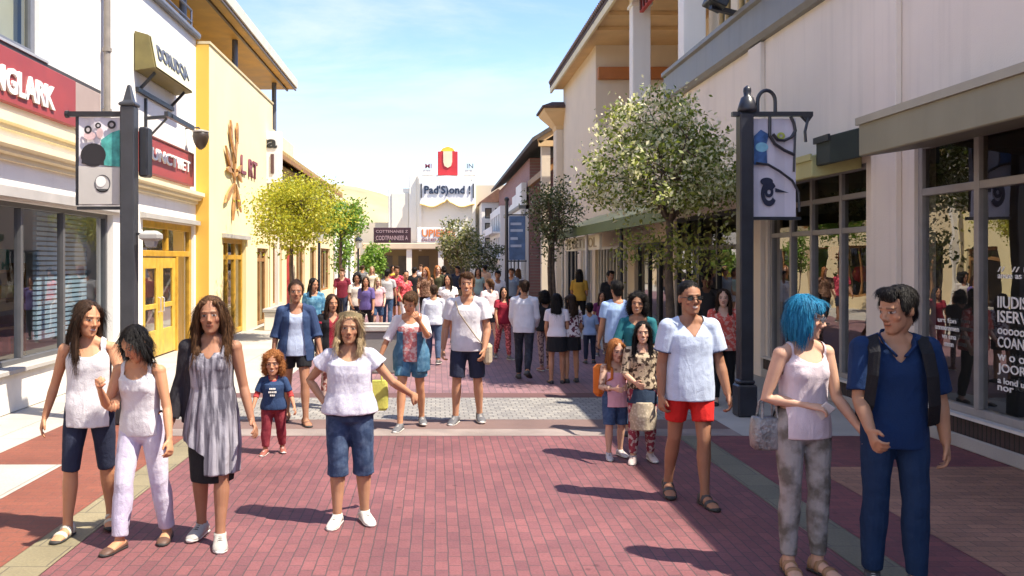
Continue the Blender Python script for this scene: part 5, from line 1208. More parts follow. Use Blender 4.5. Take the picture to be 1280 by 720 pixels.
def build_body(B, vox):
    mb = MB(); rows = torso_rows(B)
    mb.rings([ring(B, *r) for r in rows])
    k = 1.16 if B.male else 1.0
    for sx in (-1, 1):
        leg_tube(mb, B, sx, 0, 1.95, 0); mb.tube([leg_pt(B, sx, 1.8), leg_pt(B, sx, 2.0)-np.array((0, 0, .03))], [.036, .037], 12)
        mb.rings(foot_rings(B, sx))
        mb.tube([B.neck+B.rt*sx*.030-B.up*.012, B.sh[sx]-B.rt*sx*.045+B.up*.016, B.sh[sx]], [.046, .044*k, .046*k], 12)
        mb.sphere(B.sh[sx], .050*k, 12, 8); arm_tube(mb, B, sx, 0, 2.0, 0); hand_parts(mb, B, sx)
        if not B.male and B.P.get('bust', 1) > 0:
            c = B.pel+B.up*.315*B.tl+B.rt*sx*.066-B.bk*(.072*B.fat); b = .050*B.P.get('bust', 1)
            mb.sphere(c, (b, b*.9, b), 12, 8)
    head_parts(mb, B)
    co, no, ls, lt = fuse(mb, vox, 3)
    # skin tint with lips, brows and eyes
    hl = (co-B.hc)@B.Mh/B.hs
    sk = np.array(B.P.get('skin', (.48, .27, .18)))
    t = np.tile(sk, (len(co), 1))
    x, y, z = hl[:, 0], hl[:, 1], hl[:, 2]; ax = np.abs(x); face = (y < -.045)
    def put(m, c): t[m] = c
    cheek = face & (np.hypot(ax-.042, z+.03) < .024); t[cheek] = sk*np.array((1.06, .96, .95))
    put(face & (np.abs(z+.063-.15*ax*ax/.025) < .0095) & (ax < .023), sk*np.array(B.P.get('lip', (.88, .58, .56))))
    if B.P.get('smile'): put(face & (np.abs(z+.062-.3*ax*ax/.025) < .0045) & (ax < .019), (.58, .52, .48)); 
    else: put(face & (np.abs(z+.063-.15*ax*ax/.025) < .003) & (ax < .022), sk*.3)
    put(face & (np.abs(ax-.031) < .019) & (np.abs(z-.026+.004*(ax > .042)) < .0042), sk*.3+.7*np.array(B.P.get('brow', (.05, .03, .02))))
    put(face & (np.abs(ax-.031) < .0175) & (np.abs(z-.006) < .0075), sk*.7)
    put(face & (np.abs(ax-.031) < .0135) & (np.abs(z-.0035) < .0045), (.40, .36, .34))
    put(face & (np.abs(ax-.031) < .0065) & (np.abs(z-.004) < .0065), (.025, .015, .012))
    put((y < -.08) & (np.abs(z+.043) < .005) & (np.abs(ax-.007) < .005), sk*.45)
    if B.P.get('beard'): put((y < -.0) & (z < -.045) & (z > -.125) & ~(face & (np.abs(z+.063) < .010) & (ax < .026)), sk*.38)
    return co, ls, lt, t
def garment(B, fn, vox, infl=0, wr=.004, keepfn=None, smooth=3, wf=22, vertical=False):
    mb = MB(); fn(mb); co, no, ls, lt = fuse(mb, vox, smooth)
    q = co*np.array((1, 1, .35)) if vertical else co
    co2 = co+no*(wnoise(q, wf*.8, 1)*wr*.8+wnoise(q, wf*2.0, 2)*wr*.22)[:, None]
    keep = keepfn(co) if keepfn is not None else None
    return co2, ls, lt, keep
def tcoord(B, co):
    d = co-B.pel; return d@B.rt, d@(-B.bk), d@B.up/B.tl     # lateral, forward, height
def neck_keep(B, kind, hw=None):
    def f(co):
        x, y, t = tcoord(B, co); ax = np.abs(x); fr = y > -.012
        cyl = (np.hypot(x, (y+.0)*.85) < .082) & (t > .425)
        if kind == 'crew': return ~cyl
        if kind == 'v': return ~(fr & (t > .365+ax*1.35) & (ax < .09)) & ~cyl
        if kind == 'scoop': return ~(fr & (t > .395+5.5*ax*ax) & (ax < .105)) & ~((np.hypot(x, y*.85) < .095) & (t > .42))
        if kind == 'tank':
            nw = hw or .088; al = B.sw-.024
            hole = (t > .33) & (ax > al-.012+.02*np.clip((t-.33)/.1, 0, 1)*0) & (t > .33+2.2*np.clip(al+.03-ax, 0, 1))
            return ~(fr & (t > .385+5.0*ax*ax) & (ax < nw)) & ~((~fr) & (t > .425+2.5*ax*ax) & (ax < nw)) & ~hole & (ax < al+.012)
        if kind == 'oneshoulder': return ~((t > .42+.55*(x+.02)) & fr & (x < .12) & (t > .40)) & ~((t > .452) & (ax < .095)) & (t < .475)
        return np.ones(len(co), bool)
    return f
def add_top(B, mb, infl=.012, hem=-.05, top=.47, loose=0.0, sleeves=0.0, slinfl=.012, slflare=.01, sides=(-1, 1)):
    rows = torso_rows(B); ts = sorted({hem, top}|{r[0] for r in rows if max(hem, -.03) < r[0] < top}); out = []
    for t in ts:
        _, w, d, y = interp(rows, max(t, -.03)); l = loose*max(0, min(1, (.32-t)/.3))
        if loose > 0 and .05 < t < .30: w = max(w, w*.55+.45*interp(rows, .3)[1]); d = max(d, d*.7+.3*interp(rows, .3)[2])
        out.append(ring(B, t, w+infl+l, d+infl+l, y, e=2.4))
    mb.rings(out)
    k = 1.16 if B.male else 1.0
    for sx in (-1, 1):
        if not B.male and B.P.get('bust', 1) > 0 and top > .35:
            c = B.pel+B.up*.315*B.tl+B.rt*sx*.060-B.bk*(.068*B.fat); b = .052*B.P.get('bust', 1)+infl*.8; mb.sphere(c, (b*1.1, b*.9, b*1.15), 12, 8)
        if top > .4: mb.tube([B.neck+B.rt*sx*.045-B.up*.018, B.sh[sx]-B.rt*sx*.045+B.up*.016, B.sh[sx]], [.046+infl*.6, .044*k+infl*.6, .046*k+infl*.6], 12)
        if sleeves > 0 and sx in sides: mb.sphere(B.sh[sx], .050*k+slinfl*.9, 12, 8); arm_tube(mb, B, sx, 0, sleeves, slinfl, flare=slflare)
def add_bottom(B, mb, t1=1.9, infl=.012, flare=0.0, waist=.09, bandinfl=.010):
    rows = torso_rows(B); ts = sorted({waist}|{r[0] for r in rows if -.13 <= r[0] < waist})
    mb.rings([ring(B, t, interp(rows, t)[1]+bandinfl, interp(rows, t)[2]+bandinfl, interp(rows, t)[3]) for t in ts])
    for sx in (-1, 1): leg_tube(mb, B, sx, 0, t1, infl, flare=flare)
def add_skirt(B, mb, rows, n=40, pleat=0.0, np_=14, cx=0.0):
    """rows: (z above ground in body units, half width, half depth, y)"""
    out = []
    for i, (z, w, d, y) in enumerate(rows):
        a_ = pleat*min(1, i/3)
        out.append([np.array((cx+(w+a_*math.cos(np_*2*math.pi*k/n))*math.cos(2*math.pi*k/n), y+(d+a_*math.cos(np_*2*math.pi*k/n))*math.sin(2*math.pi*k/n), z)) for k in range(n)])
    mb.rings(out)
def hair_parts(B, mb, style):
    def hs(c, r, n=14, m=10): hsphere(mb, B, c, r, n, m)
    def ht(pts, r, n=10): mb.tube([H(B, p) for p in pts], [tuple(q*B.hs for q in v) if hasattr(v, '__len__') else v*B.hs for v in r], n)
    if style in ('short', 'fade', 'long', 'bob', 'pony', 'wavy', 'mom', 'up'):
        g = .0015 if style == 'fade' else .0
        hs((0, .026-(.004 if style == 'fade' else 0), .043+(.004 if style == 'fade' else 0)), (.082-g, .092-g, .083-g), 18, 12); hs((0, .058, -.015), (.062-g, .048-g, .065-g))
    if style == 'short':
        for s in (-1, 1): hs((s*.066, .0, .03), (.017, .05, .042))
        hs((0, -.045, .10), (.068, .045, .028)); hs((0.015, -.065, .078), (.055, .024, .026))
    if style in ('long', 'wavy', 'mom'):
        f = 1.12 if style == 'wavy' else 1.0; ln = {'long': -.30, 'wavy': -.27, 'mom': -.125}[style]
        rs = []
        for z, w, d, y in ((.07, .075, .05, .04), (0, .086*f, .055, .050), (-.07, .092*f, .05, .058), (.5*ln-.05, .094*f, .04, .068), (ln*.8, .085*f, .030, .072), (ln, .05*f, .014, .070)):
            rs.append([H(B, (w*math.cos(2*math.pi*i/16), y+d*math.sin(2*math.pi*i/16), z)) for i in range(16)])
        mb.rings(rs)
        for s in (-1, 1):
            ht([(s*.03, -.058, .092), (s*.066, -.042, .05), (s*.080, -.022, -.01), (s*.083*f, -.018, -.08), (s*.088*f, -.035, ln*.62), (s*.078*f, -.060, ln*.85), (s*.074*f, -.066, ln)], [.018, .022, (.018, .030), (.022, .028), (.026, .022), (.020, .016), .006])
            if style == 'wavy': ht([(s*.075, .02, .03), (s*.104, .0, -.07), (s*.095, -.01, -.16), (s*.108, -.03, -.24)], [.03, .03, .03, .008])
    if style == 'bob':
        hs((0, .040, -.015), (.095, .085, .118), 18, 12); hs((0, .02, .05), (.092, .092, .082), 18, 12)
        for s in (-1, 1): hs((s*.079, .004, -.028), (.022, .055, .088))
        hs((0, -.048, .078), (.070, .042, .036)); hs((-.03, -.07, .052), (.038, .02, .026)); hs((.03, -.07, .058), (.036, .02, .026))
    if style == 'pony': hs((0, .10, .06), (.032, .035, .032)); ht([(0, .11, .06), (0, .145, 0), (0, .13, -.1), (0, .115, -.17)], [.022, .034, .026, .006])
    if style == 'up': hs((0, .06, .105), (.045, .045, .035))
    if style == 'curly':
        hs((0, .03, .045), (.098, .10, .095), 18, 12); hs((0, .05, -.04), (.10, .07, .10))
        for s in (-1, 1): hs((s*.085, .01, -.04), (.035, .055, .09)); hs((s*.06, -.04, .075), (.04, .035, .04))
    if style == 'parted':   # bowed head, hair falling on both sides
        hs((0, .02, .042), (.083, .096, .084), 18, 12); hs((0, .06, -.02), (.08, .05, .08))
        for s in (-1, 1): ht([(s*.03, -.045, .088), (s*.066, -.036, .05), (s*.080, -.015, .0), (s*.084, -.0, -.06), (s*.08, .0, -.13)], [.016, .022, .026, .028, .012])

def hair_strands(B, co, no, ls, lt, style, n):
    r = np.random.default_rng(int(abs(B.hc[2])*1e6) % 99991)
    i = r.integers(0, len(co), n); p = co[i]; nn = no[i]; hl = (p-B.hc)@B.Mh/B.hs
    rad = np.stack([hl[:, 0], hl[:, 1]-.035, np.zeros(n)], 1)@B.Mh.T
    d = rad*np.clip(hl[:, 2:3], 0, 1)*(26 if style != 'short' else 14)+np.array((0, 0, -1.0))+r.normal(0, {'curly': 1.2, 'bob': .10}.get(style, .2), (n, 3))
    d -= nn*np.sum(d*nn, 1, keepdims=True); d /= np.linalg.norm(d, axis=1, keepdims=True)+1e-9
    L_ = {'short': .026, 'fade': .010, 'up': .04, 'curly': .045, 'bob': .06}.get(style, .085)*r.uniform(.6, 1.4, (n, 1))*B.hs
    w = r.uniform(.0012, .0024, (n, 1)); side = np.cross(nn, d)
    fly = r.uniform(0, 1, (n, 1)) ** 5*{'fade': .003, 'bob': .007, 'short': .010, 'curly': .03}.get(style, .015)+.0015
    bend = r.normal(0, {'curly': .6, 'bob': .04}.get(style, .10), (n, 1))
    q = []; ok = np.ones(n, bool)
    for s_ in (0, .35, .7, 1.0):
        c = p+nn*(.0015+fly*s_)+d*L_*s_+side*L_*bend*s_*s_+np.array((0, 0, -1))*L_*.25*s_*s_
        ww = w*(1-.75*s_); q += [c-side*ww, c+side*ww]
        h2 = (c-B.hc)@B.Mh/B.hs; ok &= ~((h2[:, 1] < -.030) & (np.abs(h2[:, 0]) < .068) & (h2[:, 2] < .062) & (h2[:, 2] > -.16))
    v = np.stack(q, 1)[ok].reshape(-1, 3); n = int(ok.sum()); base = len(co)+np.arange(n)[:, None]*8
    f = np.concatenate([base+np.array((2*k_, 2*k_+1, 2*k_+3, 2*k_+2)) for k_ in range(3)], 0)
    return np.concatenate([co, v]), np.concatenate([ls, f.ravel()]), np.concatenate([lt, np.full(len(f), 4)])
SKIN = {'tan': (.44, .22, .13), 'light': (.56, .33, .23), 'fair': (.62, .39, .29), 'brown': (.32, .155, .092), 'dark': (.13, .06, .035), 'olive': (.40, .21, .125), 'sun': (.50, .245, .135)}
HAIR = {'black': hair_mat('black', (.006, .0055, .006), (.018, .015, .014)), 'dark': hair_mat('dark brown', (.018, .010, .007), (.07, .04, .025)), 'brown': hair_mat('brown', (.035, .018, .010), (.15, .075, .035)),
        'blond': hair_mat('ash blond', (.22, .15, .08), (.50, .38, .22)), 'blue': hair_mat('dyed blue', (.008, .09, .20), (.03, .26, .45)), 'ginger': hair_mat('ginger', (.18, .06, .02), (.42, .18, .06)), 'grey': hair_mat('grey', (.2, .19, .18), (.45, .43, .4))}
M_soled = mat('dark rubber sole', (.03, .028, .027), .7, .15, 8); M_solew = mat('white rubber sole', (.66, .64, .6), .6, .1, 8)
def person(label, X, Y, h, P, garments, hair=('short', 'dark'), shoe=('sneaker', (.6, .6, .58)), yaw=0, vox=.0062, extras=None, cat='person', group=None):
    """garments: list of (name, material, function(B, mb), keepfn or None, wrinkle, options)"""
    B = skeleton(P)
    co, ls, lt, t = build_body(B, vox)
    top = H(B, (0, .01, .120))[2] if P.get('look', (0, 0, 0))[1] < 15 else co[:, 2].max()
    k = h/top; B.k = k
    me = make_mesh('person', co*k, ls, lt, tint=t, mats=[skin_mat()])
    o = bpy.data.objects.new('person', me); COL.objects.link(o); o.location = (X, Y, 0); o.rotation_euler = (0, 0, R(yaw)); props(o, label, cat, group)
    def child(name, me): c = bpy.data.objects.new(name, me); COL.objects.link(c); c.parent = o; return c
    o['_k'] = k; B.obj = o; B.child = child
    gv = max(vox, .0075)
    for g in garments:
        name, m, fn, keep, wr = g[:5]; opt = g[5] if len(g) > 5 else {}
        c2, l2, t2, kp = garment(B, lambda mb: fn(B, mb), gv, wr=wr, keepfn=(keep(B) if keep else None), **opt)
        child(name, make_mesh(name, c2*k, l2, t2, keep=kp, mats=[m], relax=3))
    if hair and hair[0]:
        mb = MB(); hair_parts(B, mb, hair[0]); c2, n2, l2, t2 = fuse(mb, max(vox, .007), 2)
        hl = (c2-B.hc)@B.Mh
        amp = .006 if hair[0] not in ('curly', 'fade') else (.012 if hair[0] == 'curly' else .001)
        st = np.array((1, 1, .18)) if hair[0] != 'curly' else np.array((1, 1, 1))
        c2 = c2+n2*(wnoise(hl*st, 120 if hair[0] != 'curly' else 90, 3)*amp*B.hs)[:, None]
        if vox < .0085: c2, l2, t2 = hair_strands(B, c2, n2, l2, t2, hair[0], 3400 if vox < .007 else 1500)
        child('hair', make_mesh('hair', c2*k, l2, t2, mats=[HAIR[hair[1]]]))
    if shoe:
        for sx in (-1, 1):
            kind, col = shoe; sh = MB(); so_ = MB(); sh.smooth = so_.smooth = True
            key = 'shoe %.2f %.2f %.2f' % tuple(col)
            m = mat(key, col, .6, .15, 12)
            rows = [(-.070, .020, .012, .012), (-.055, .036, .012, .012), (0, .038, .012, .012), (.06, .042, .012, .012), (.12, .049, .012, .012), (.17, .043, .012, .012), (.203, .018, .010, .013)]
            so_.rings([[np.array(p) for p in r] for r in foot_rings(B, sx, .004, 0, rows)])
            if kind == 'sneaker': sh.rings(foot_rings(B, sx, .007, .016)); sh.tube([B.ank[sx]-np.array((0, 0, .045)), B.ank[sx]+np.array((0, 0, .012))], [.044, .043], 14)
            elif kind == 'flat': sh.rings(foot_rings(B, sx, .006, .014, [(-.066, .018, .018, .032), (-.052, .032, .028, .034), (-.02, .034, .02, .03), (.1, .044, .016, .02), (.12, .046, .024, .025), (.165, .041, .017, .018), (.196, .018, .010, .012)]))
            else:   # sandal straps
                for x, w, hh, z in ((.10, .048, .032, .03), (.03, .043, .048, .042), (-.03, .040, .050, .046)):
                    sh.rings(foot_rings(B, sx, .004, .012, [(x-.013, w, hh, z), (x+.013, w-.001, hh-.003, z-.002)]))
            if kind == 'sneaker' and vox < .008:
                lc = MB()
                for x in (.030, .052, .074, .096): lc.rings(foot_rings(B, sx, .0095, .055-.26*x if False else .030, [(x-.006, .030-.05*abs(x-.05), .042-.16*x+.0, .040-.16*x+.006), (x+.004, .030-.05*abs(x-.05), .041-.16*x, .040-.16*x+.006)]))
                lo = lc.build('laces', M_solew if sum(col) < .6 else M_soled, None); lo.data.transform(Matrix.Scale(k, 4))
            else: lo = None
            a = sh.build('shoe' if kind != 'sandal' else 'sandal', m, None); a.data.transform(Matrix.Scale(k, 4)); a.parent = o
            b = so_.build('sole', M_solew if kind == 'sneaker' and sum(col) > .25 else M_soled, None); b.data.transform(Matrix.Scale(k, 4)); b.parent = a
            if lo: lo.parent = a
    if extras: extras(B, o, k)
    return o, B
def glasses(m=None):
    def f(B, o, k):
        mb = MB()
        for s in (-1, 1):
            c = [(s*.034+.021*math.cos(a), -.099+.010*(abs(s*.034+.021*math.cos(a))/.055) ** 2, .004+.017*math.sin(a)) for a in [2*math.pi*i/12 for i in range(12)]]
            mb.rings([[H(B, p)*k for p in c], [H(B, (p[0], p[1]+.004, p[2]))*k for p in c]])
            mb.tube([H(B, p)*k for p in ((s*.055, -.09, .008), (s*.074, -.05, .010), (s*.078, .0, .008))], .003*k, 6)
        mb.tube([H(B, p)*k for p in ((-.015, -.101, .008), (0, -.104, .010), (.015, -.101, .008))], .003*k, 6)
        mb.build('sunglasses', m or mat('dark lenses', (.012, .012, .014), .12, .1, 5), o, world=False)
    return f
def world_pt(o, p):
    """point in the person's own metres -> world"""
    r = Matrix.Rotation(o.rotation_euler.z, 3, 'Z') @ Vector(p); return r+Vector(o.location)
def feet(x, y, dy=0):
    Y = CAMZ*FPX/(y-PY0); return px(x, Y), Y
# ---------------------------------------------------------------- the cast
def top(name, m, neck='crew', infl=.012, hem=-.05, topz=.47, loose=0.0, sleeves=.45, slinfl=.013, slflare=.014, sides=(-1, 1), wr=.004, nw=None, **kw):
    return (name, m, lambda B, mb: add_top(B, mb, infl, hem, topz, loose, sleeves, slinfl, slflare, sides), (lambda B: neck_keep(B, neck, nw)) if neck else None, wr, kw)
def bottom(name, m, t1=1.9, infl=.013, flare=0.0, waist=.09, wr=.0045, band=.010, **kw):
    return (name, m, lambda B, mb: add_bottom(B, mb, t1, infl, flare, waist, band), None, wr, kw)
white = cloth('white jersey', (.62, .605, .64)); whitep = cloth('pinkish white jersey', (.62, .53, .575)); whiteb = cloth('bluish white cotton', (.47, .545, .70))
navy = cloth('navy cotton', (.022, .028, .055)); black = cloth('black cotton', (.014, .014, .017)); denim = cloth('denim', (.035, .07, .15), 'denim', (.09, .15, .27)); denimf = cloth('faded denim', (.028, .05, .11), 'denim', (.10, .145, .24))
F = feet
# 1 long haired woman, white tank, navy knee leggings
x, y = F(112, 666)
person('woman with long dark hair in loose white tank top and navy knee leggings', x, y, 1.66,
    dict(skin=SKIN['sun'], arms={-1: dict(u=(-14, 17), f=(2, 16), curl=(18, 25)), 1: dict(u=(22, 20), f=(75, -5), curl=(35, 40), palm=(0, .4, -1))}, legs={-1: (8, 6, 4), 1: (-8, 8, 2)}, look=(44, 8, 4), twist=6, smile=1, fat=1.0),
    [top('tank_top', white, 'tank', .016, -.13, .445, .020, 0, wr=.007), bottom('leggings', navy, 1.04, .009, .004)], ('long', 'dark'), ('sandal', (.62, .56, .45)), yaw=6)
# 2 woman with bowed head, white tank and lilac trousers
x, y = F(178, 680)
person('woman with bowed head in white tank top and pale lilac trousers', x, y, 1.50,
    dict(skin=SKIN['sun'], arms={-1: dict(u=(18, 10), f=(128, -12), curl=(40, 40), palm=(.3, .9, 0)), 1: dict(u=(4, 14), f=(22, 14), curl=(28, 35))}, legs={-1: (14, 8, 2), 1: (-6, 8, 4)}, look=(-24, 34, -6), lean=7, side=0),
    [top('tank_top', white, 'tank', .011, -.06, .445, .006, 0, wr=.005), bottom('trousers', cloth('pale lilac cotton', (.50, .46, .60), 'faded', (.66, .64, .72)), 1.93, .012, .016, wr=.006)], ('parted', 'black'), ('flat', (.10, .05, .035)), yaw=-8)
# 3 woman in grey draped dress
x, y = F(265, 676)
def dress3(B, mb):
    add_top(B, mb, .012, .16, .40, .012, 0); z = B.pel[2]
    add_skirt(B, mb, [(z+.30, .140, .10, 0), (z+.16, .150, .118, 0), (z-.02, .185, .15, .01), (z-.25, .200, .17, .005), (z-.44, .19, .165, -.01)], 56, .010, 14)
    for sx in (-1, 1): mb.tube([B.pel+B.up*.37+B.rt*sx*.09-B.bk*.10, B.pel+B.up*.44+B.rt*sx*.10-B.bk*.07, B.pel+B.up*.475+B.rt*sx*.105, B.pel+B.up*.40+B.rt*sx*.09+B.bk*.09], .011, 8)
def keep3(B):
    def f(co):
        x_, y_, t_ = tcoord(B, co); return ~((t_ < -.30-.55*(x_+.02)) & (x_ < -.02)) & ~((t_ > .385-1.3*(np.abs(np.abs(x_)-.07)-.05)) & (t_ < .43) & (y_ > 0) & (np.abs(x_) < .03))
    return f
person('woman with long wavy brown hair in draped grey dress and dark cardigan', x, y, 1.70,
    dict(skin=SKIN['brown'], arms={-1: dict(u=(-4, 12), f=(14, 10), curl=(20, 25)), 1: dict(u=(-4, 11), f=(16, 16), h=(50, 28), curl=(25, 25))}, legs={-1: (-4, 10, 1), 1: (9, 5, -1)}, look=(4, 2, -3), fat=.98),
    [('dress', cloth('grey striped drape', (.085, .08, .105), 'pleat', (.34, .33, .38)), dress3, keep3, .006, dict(vertical=True, wf=34)),
     ('underskirt', black, lambda B, mb: add_skirt(B, mb, [(B.pel[2]-.05, .165, .13, .01), (B.pel[2]-.30, .165, .14, .01), (B.pel[2]-.50, .15, .13, .0)], 40, .005, 10), None, .004),
     ('cardigan', cloth('charcoal knit', (.028, .026, .032)), lambda B, mb: (mb.sphere(B.sh[-1], .064, 12, 8), arm_tube(mb, B, -1, 0, 1.9, .013, flare=.008), mb.tube([B.neck-B.rt*.05+B.bk*.03, B.sh[-1]-B.rt*.0, B.pel+B.up*.2-B.rt*.145, B.pel-B.up*.1-B.rt*.17], [.055, .062, .05, .045], 12)), None, .007)],
    ('wavy', 'brown'), ('sneaker', (.35, .33, .31)), yaw=2)
# 4 toddler
x, y = F(342, 567)
o4, B4 = person('toddler in navy printed t-shirt and maroon trousers holding out both arms', x, y, 1.03,
    dict(skin=SKIN['tan'], head=1.55, leglen=.82, armlen=.88, torsolen=.92, bust=0, fat=1.12, shoulder=.17, arms={-1: dict(u=(8, 22), f=(35, 10)), 1: dict(u=(4, 24), f=(30, 18))}, legs={-1: (6, 6, 4), 1: (-6, 10, 4)}, look=(-4, 4, 0), smile=1, handk=.95),
    [top('shirt_sleeves', cloth('red cotton', (.40, .05, .05)), None, .008, .1, .44, 0, 1.2, .008, .004), top('t_shirt', cloth('navy print', (.025, .05, .12)), 'crew', .017, -.06, .47, .012, .75, .016, .01), bottom('trousers', cloth('maroon cotton', (.20, .025, .04), 'denim', (.3, .06, .07)), 1.86, .022, .0, wr=.007)], ('curly', 'ginger'), ('sneaker', (.25, .08, .06)), yaw=4)
mb = MB(); k = B4.k
for r, (w, n) in enumerate(((.10, 4), (.13, 5), (.08, 3))):
    for q in range(n):
        xx = -w/2+w*(q+.5)/n; cpt = B4.pel+B4.up*(.30-.055*r)*B4.tl
        mb.box(*(sorted((cpt[0]+xx-.008, cpt[0]+xx+.010))), cpt[1]-.1785, cpt[1]-.150, cpt[2]-.012, cpt[2]+.012)
pm = mb.build('shirt_print', M_white, o4, world=False); pm.data.transform(Matrix.Scale(k, 4))
# 5 woman with navy cardigan
x, y = F(370, 529)
person('tall woman in pale blue top with navy cardigan and short black shorts', x, y, 1.70,
    dict(skin=SKIN['brown'], arms={-1: dict(u=(-6, 14), f=(8, 8)), 1: dict(u=(0, 16), f=(20, 12))}, legs={-1: (-10, 8, 2), 1: (14, 8, 2)}, look=(0, 0, 0)),
    [top('top', cloth('pale blue cotton', (.40, .47, .62)), 'scoop', .012, -.10, .47, .02, 0), bottom('shorts', black, .55, .014, .01),
     ('cardigan', cloth('navy knit', (.03, .055, .13)), lambda B, mb: add_top(B, mb, .026, -.16, .465, .03, 1.2, .022, .012), lambda B: (lambda co: ~((tcoord(B, co)[1] > .0) & (np.abs(tcoord(B, co)[0]) < .075+.1*(.3-tcoord(B, co)[2])*(tcoord(B, co)[2] < .3))) & neck_keep(B, 'crew')(co)), .006)],
    ('up', 'dark'), ('sandal', (.2, .09, .05)), yaw=10)
# 6 person in red and black
x, y = px(415, 11.6), 11.6
person('person in dark red shirt with open black jacket behind the woman in capris', x, y, 1.50,
    dict(skin=SKIN['tan'], arms={-1: dict(u=(4, 8), f=(20, 2)), 1: dict(u=(4, 8), f=(60, -20))}, legs={-1: (8, 6, 2), 1: (-8, 10, 2)}, look=(12, 6, 0)),
    [top('shirt', cloth('dark red cotton', (.30, .02, .04)), 'v', .012, -.08, .47, .01, .3), bottom('trousers', cloth('rust trousers', (.22, .06, .05), 'floral', (.5, .35, .3)), 1.9),
     ('jacket', black, lambda B, mb: add_top(B, mb, .025, -.14, .465, .025, 1.5, .02, .01), lambda B: (lambda co: ~((tcoord(B, co)[1] > .0) & (tcoord(B, co)[0] > -.05)) & neck_keep(B, 'crew')(co)), .006)],
    ('long', 'dark'), ('sneaker', (.05, .05, .05)), yaw=12, vox=.008)
# 7 woman in denim capris
x, y = F(437, 654)
o7, B7 = person('woman with ash blond hair and headband in white ruffled top and denim capris', x, y, 1.57,
    dict(skin=SKIN['olive'], fat=1.17, arms={-1: dict(u=(-28, 34), f=(38, -30), curl=(35, 40)), 1: dict(u=(2, 40), f=(-50, 40), curl=(30, 40))}, legs={-1: (3, 4, 1), 1: (-2, 4, 3)}, look=(-4, 2, 3), brow=(.2, .13, .08), toe=16, bust=1.15),
    [top('top', cloth('white crinkle cotton', (.62, .61, .68), 'lace', (.42, .42, .56)), 'scoop', .014, -.03, .47, .022, .38, .016, .03, wr=.008, wf=40, vertical=True), bottom('capris', denimf, 1.22, .016, .012, wr=.006),
     ('belt', navy, lambda B, mb: mb.rings([ring(B, t, interp(torso_rows(B), t)[1]+.026, interp(torso_rows(B), t)[2]+.028, interp(torso_rows(B), t)[3]) for t in (-.045, -.01)]), None, .001)],
    ('mom', 'blond'), ('sneaker', (.55, .53, .50)), yaw=6)
mb = MB(); mb.rings([[H(B7, ((.088)*math.cos(a), .022+.101*math.sin(a), z+.028*math.sin(a)*-1)) for a in [2*math.pi*i/24 for i in range(24)]] for z in (.062, .078, .098)], cap=False)
hb = mb.build('headband', cloth('khaki band', (.30, .25, .14)), o7, world=False); hb.data.transform(Matrix.Scale(B7.k, 4))
# 8 woman in denim shorts, hand at her face
x, y = F(514, 535)
o8, B8 = person('woman with hand raised to her face in denim overshirt and blue denim shorts', x, y, 1.58,
    dict(skin=SKIN['sun'], arms={-1: dict(u=(12, 26), f=(8, 22)), 1: dict(u=(52, 12), f=(140, -20), curl=(30, 35), palm=(-.3, .9, .2))}, legs={-1: (14, 6, 3), 1: (-12, 10, 2)}, look=(-14, 26, 8), lean=8),
    [top('top', cloth('white blouse', (.70, .66, .66)), 'scoop', .011, .0, .47, .01, 1.0), bottom('shorts', cloth('blue denim', (.05, .16, .27), 'acid', (.16, .34, .45)), .62, .018, .018),
     top('print_top', cloth('rose print', (.55, .20, .20), 'floral', (.65, .5, .48)), 'tank', .018, -.07, .36, .016, 0),
     ('overshirt', cloth('washed denim shirt', (.05, .14, .24), 'denim', (.12, .24, .35)), lambda B, mb: add_top(B, mb, .030, -.20, .30, .035, 0), lambda B: (lambda co: ~((tcoord(B, co)[1] > .0) & (np.abs(tcoord(B, co)[0]) < .085))), .007)],
    ('short', 'brown'), ('sneaker', (.12, .12, .13)), yaw=-4)
def bag_at(name, label, cat, o, B, pt, w, d, h, m, strap, soft=.0, mat2=None):
    p = world_pt(o, np.asarray(pt)*B.k); e = empty(name, (p.x, p.y, p.z-strap-h), label, cat)
    mb = MB(); mb.smooth = soft > 0
    rs = []
    for z, s in ((0, .86), (.08*h, 1.0), (.5*h, 1.04), (.9*h, .96), (h, .9)):
        q = []
        for i in range(20):
            a = 2*math.pi*i/20; ca, sa = math.cos(a), math.sin(a); ex = .45
            q.append((p.x+w/2*s*math.copysign(abs(ca) ** ex, ca), p.y+d/2*s*math.copysign(abs(sa) ** ex, sa), p.z-strap-h+z))
        rs.append(q)
    mb.rings(rs); mb.build('bag_body', m, e)
    for yy in (-d*.42, d*.42):
        mb = MB(); mb.tube([(p.x-w*.26, p.y+yy, p.z-strap-.03), (p.x-w*.2, p.y+yy*.6, p.z-strap*.4), (p.x, p.y, p.z+.005), (p.x+w*.2, p.y+yy*.6, p.z-strap*.4), (p.x+w*.26, p.y+yy, p.z-strap-.03)], .008, 7); mb.build('handle', mat2 or m, e)
    return e
bag_at('shopping_bag', 'lime yellow shopping bag carried by the woman in denim shorts', 'bag', o8, B8, B8.wr[-1]+B8.hand[-1][0]*.085, .27, .12, .34, cloth('lime canvas', (.50, .47, .10), 'denim', (.3, .33, .06)), .17)
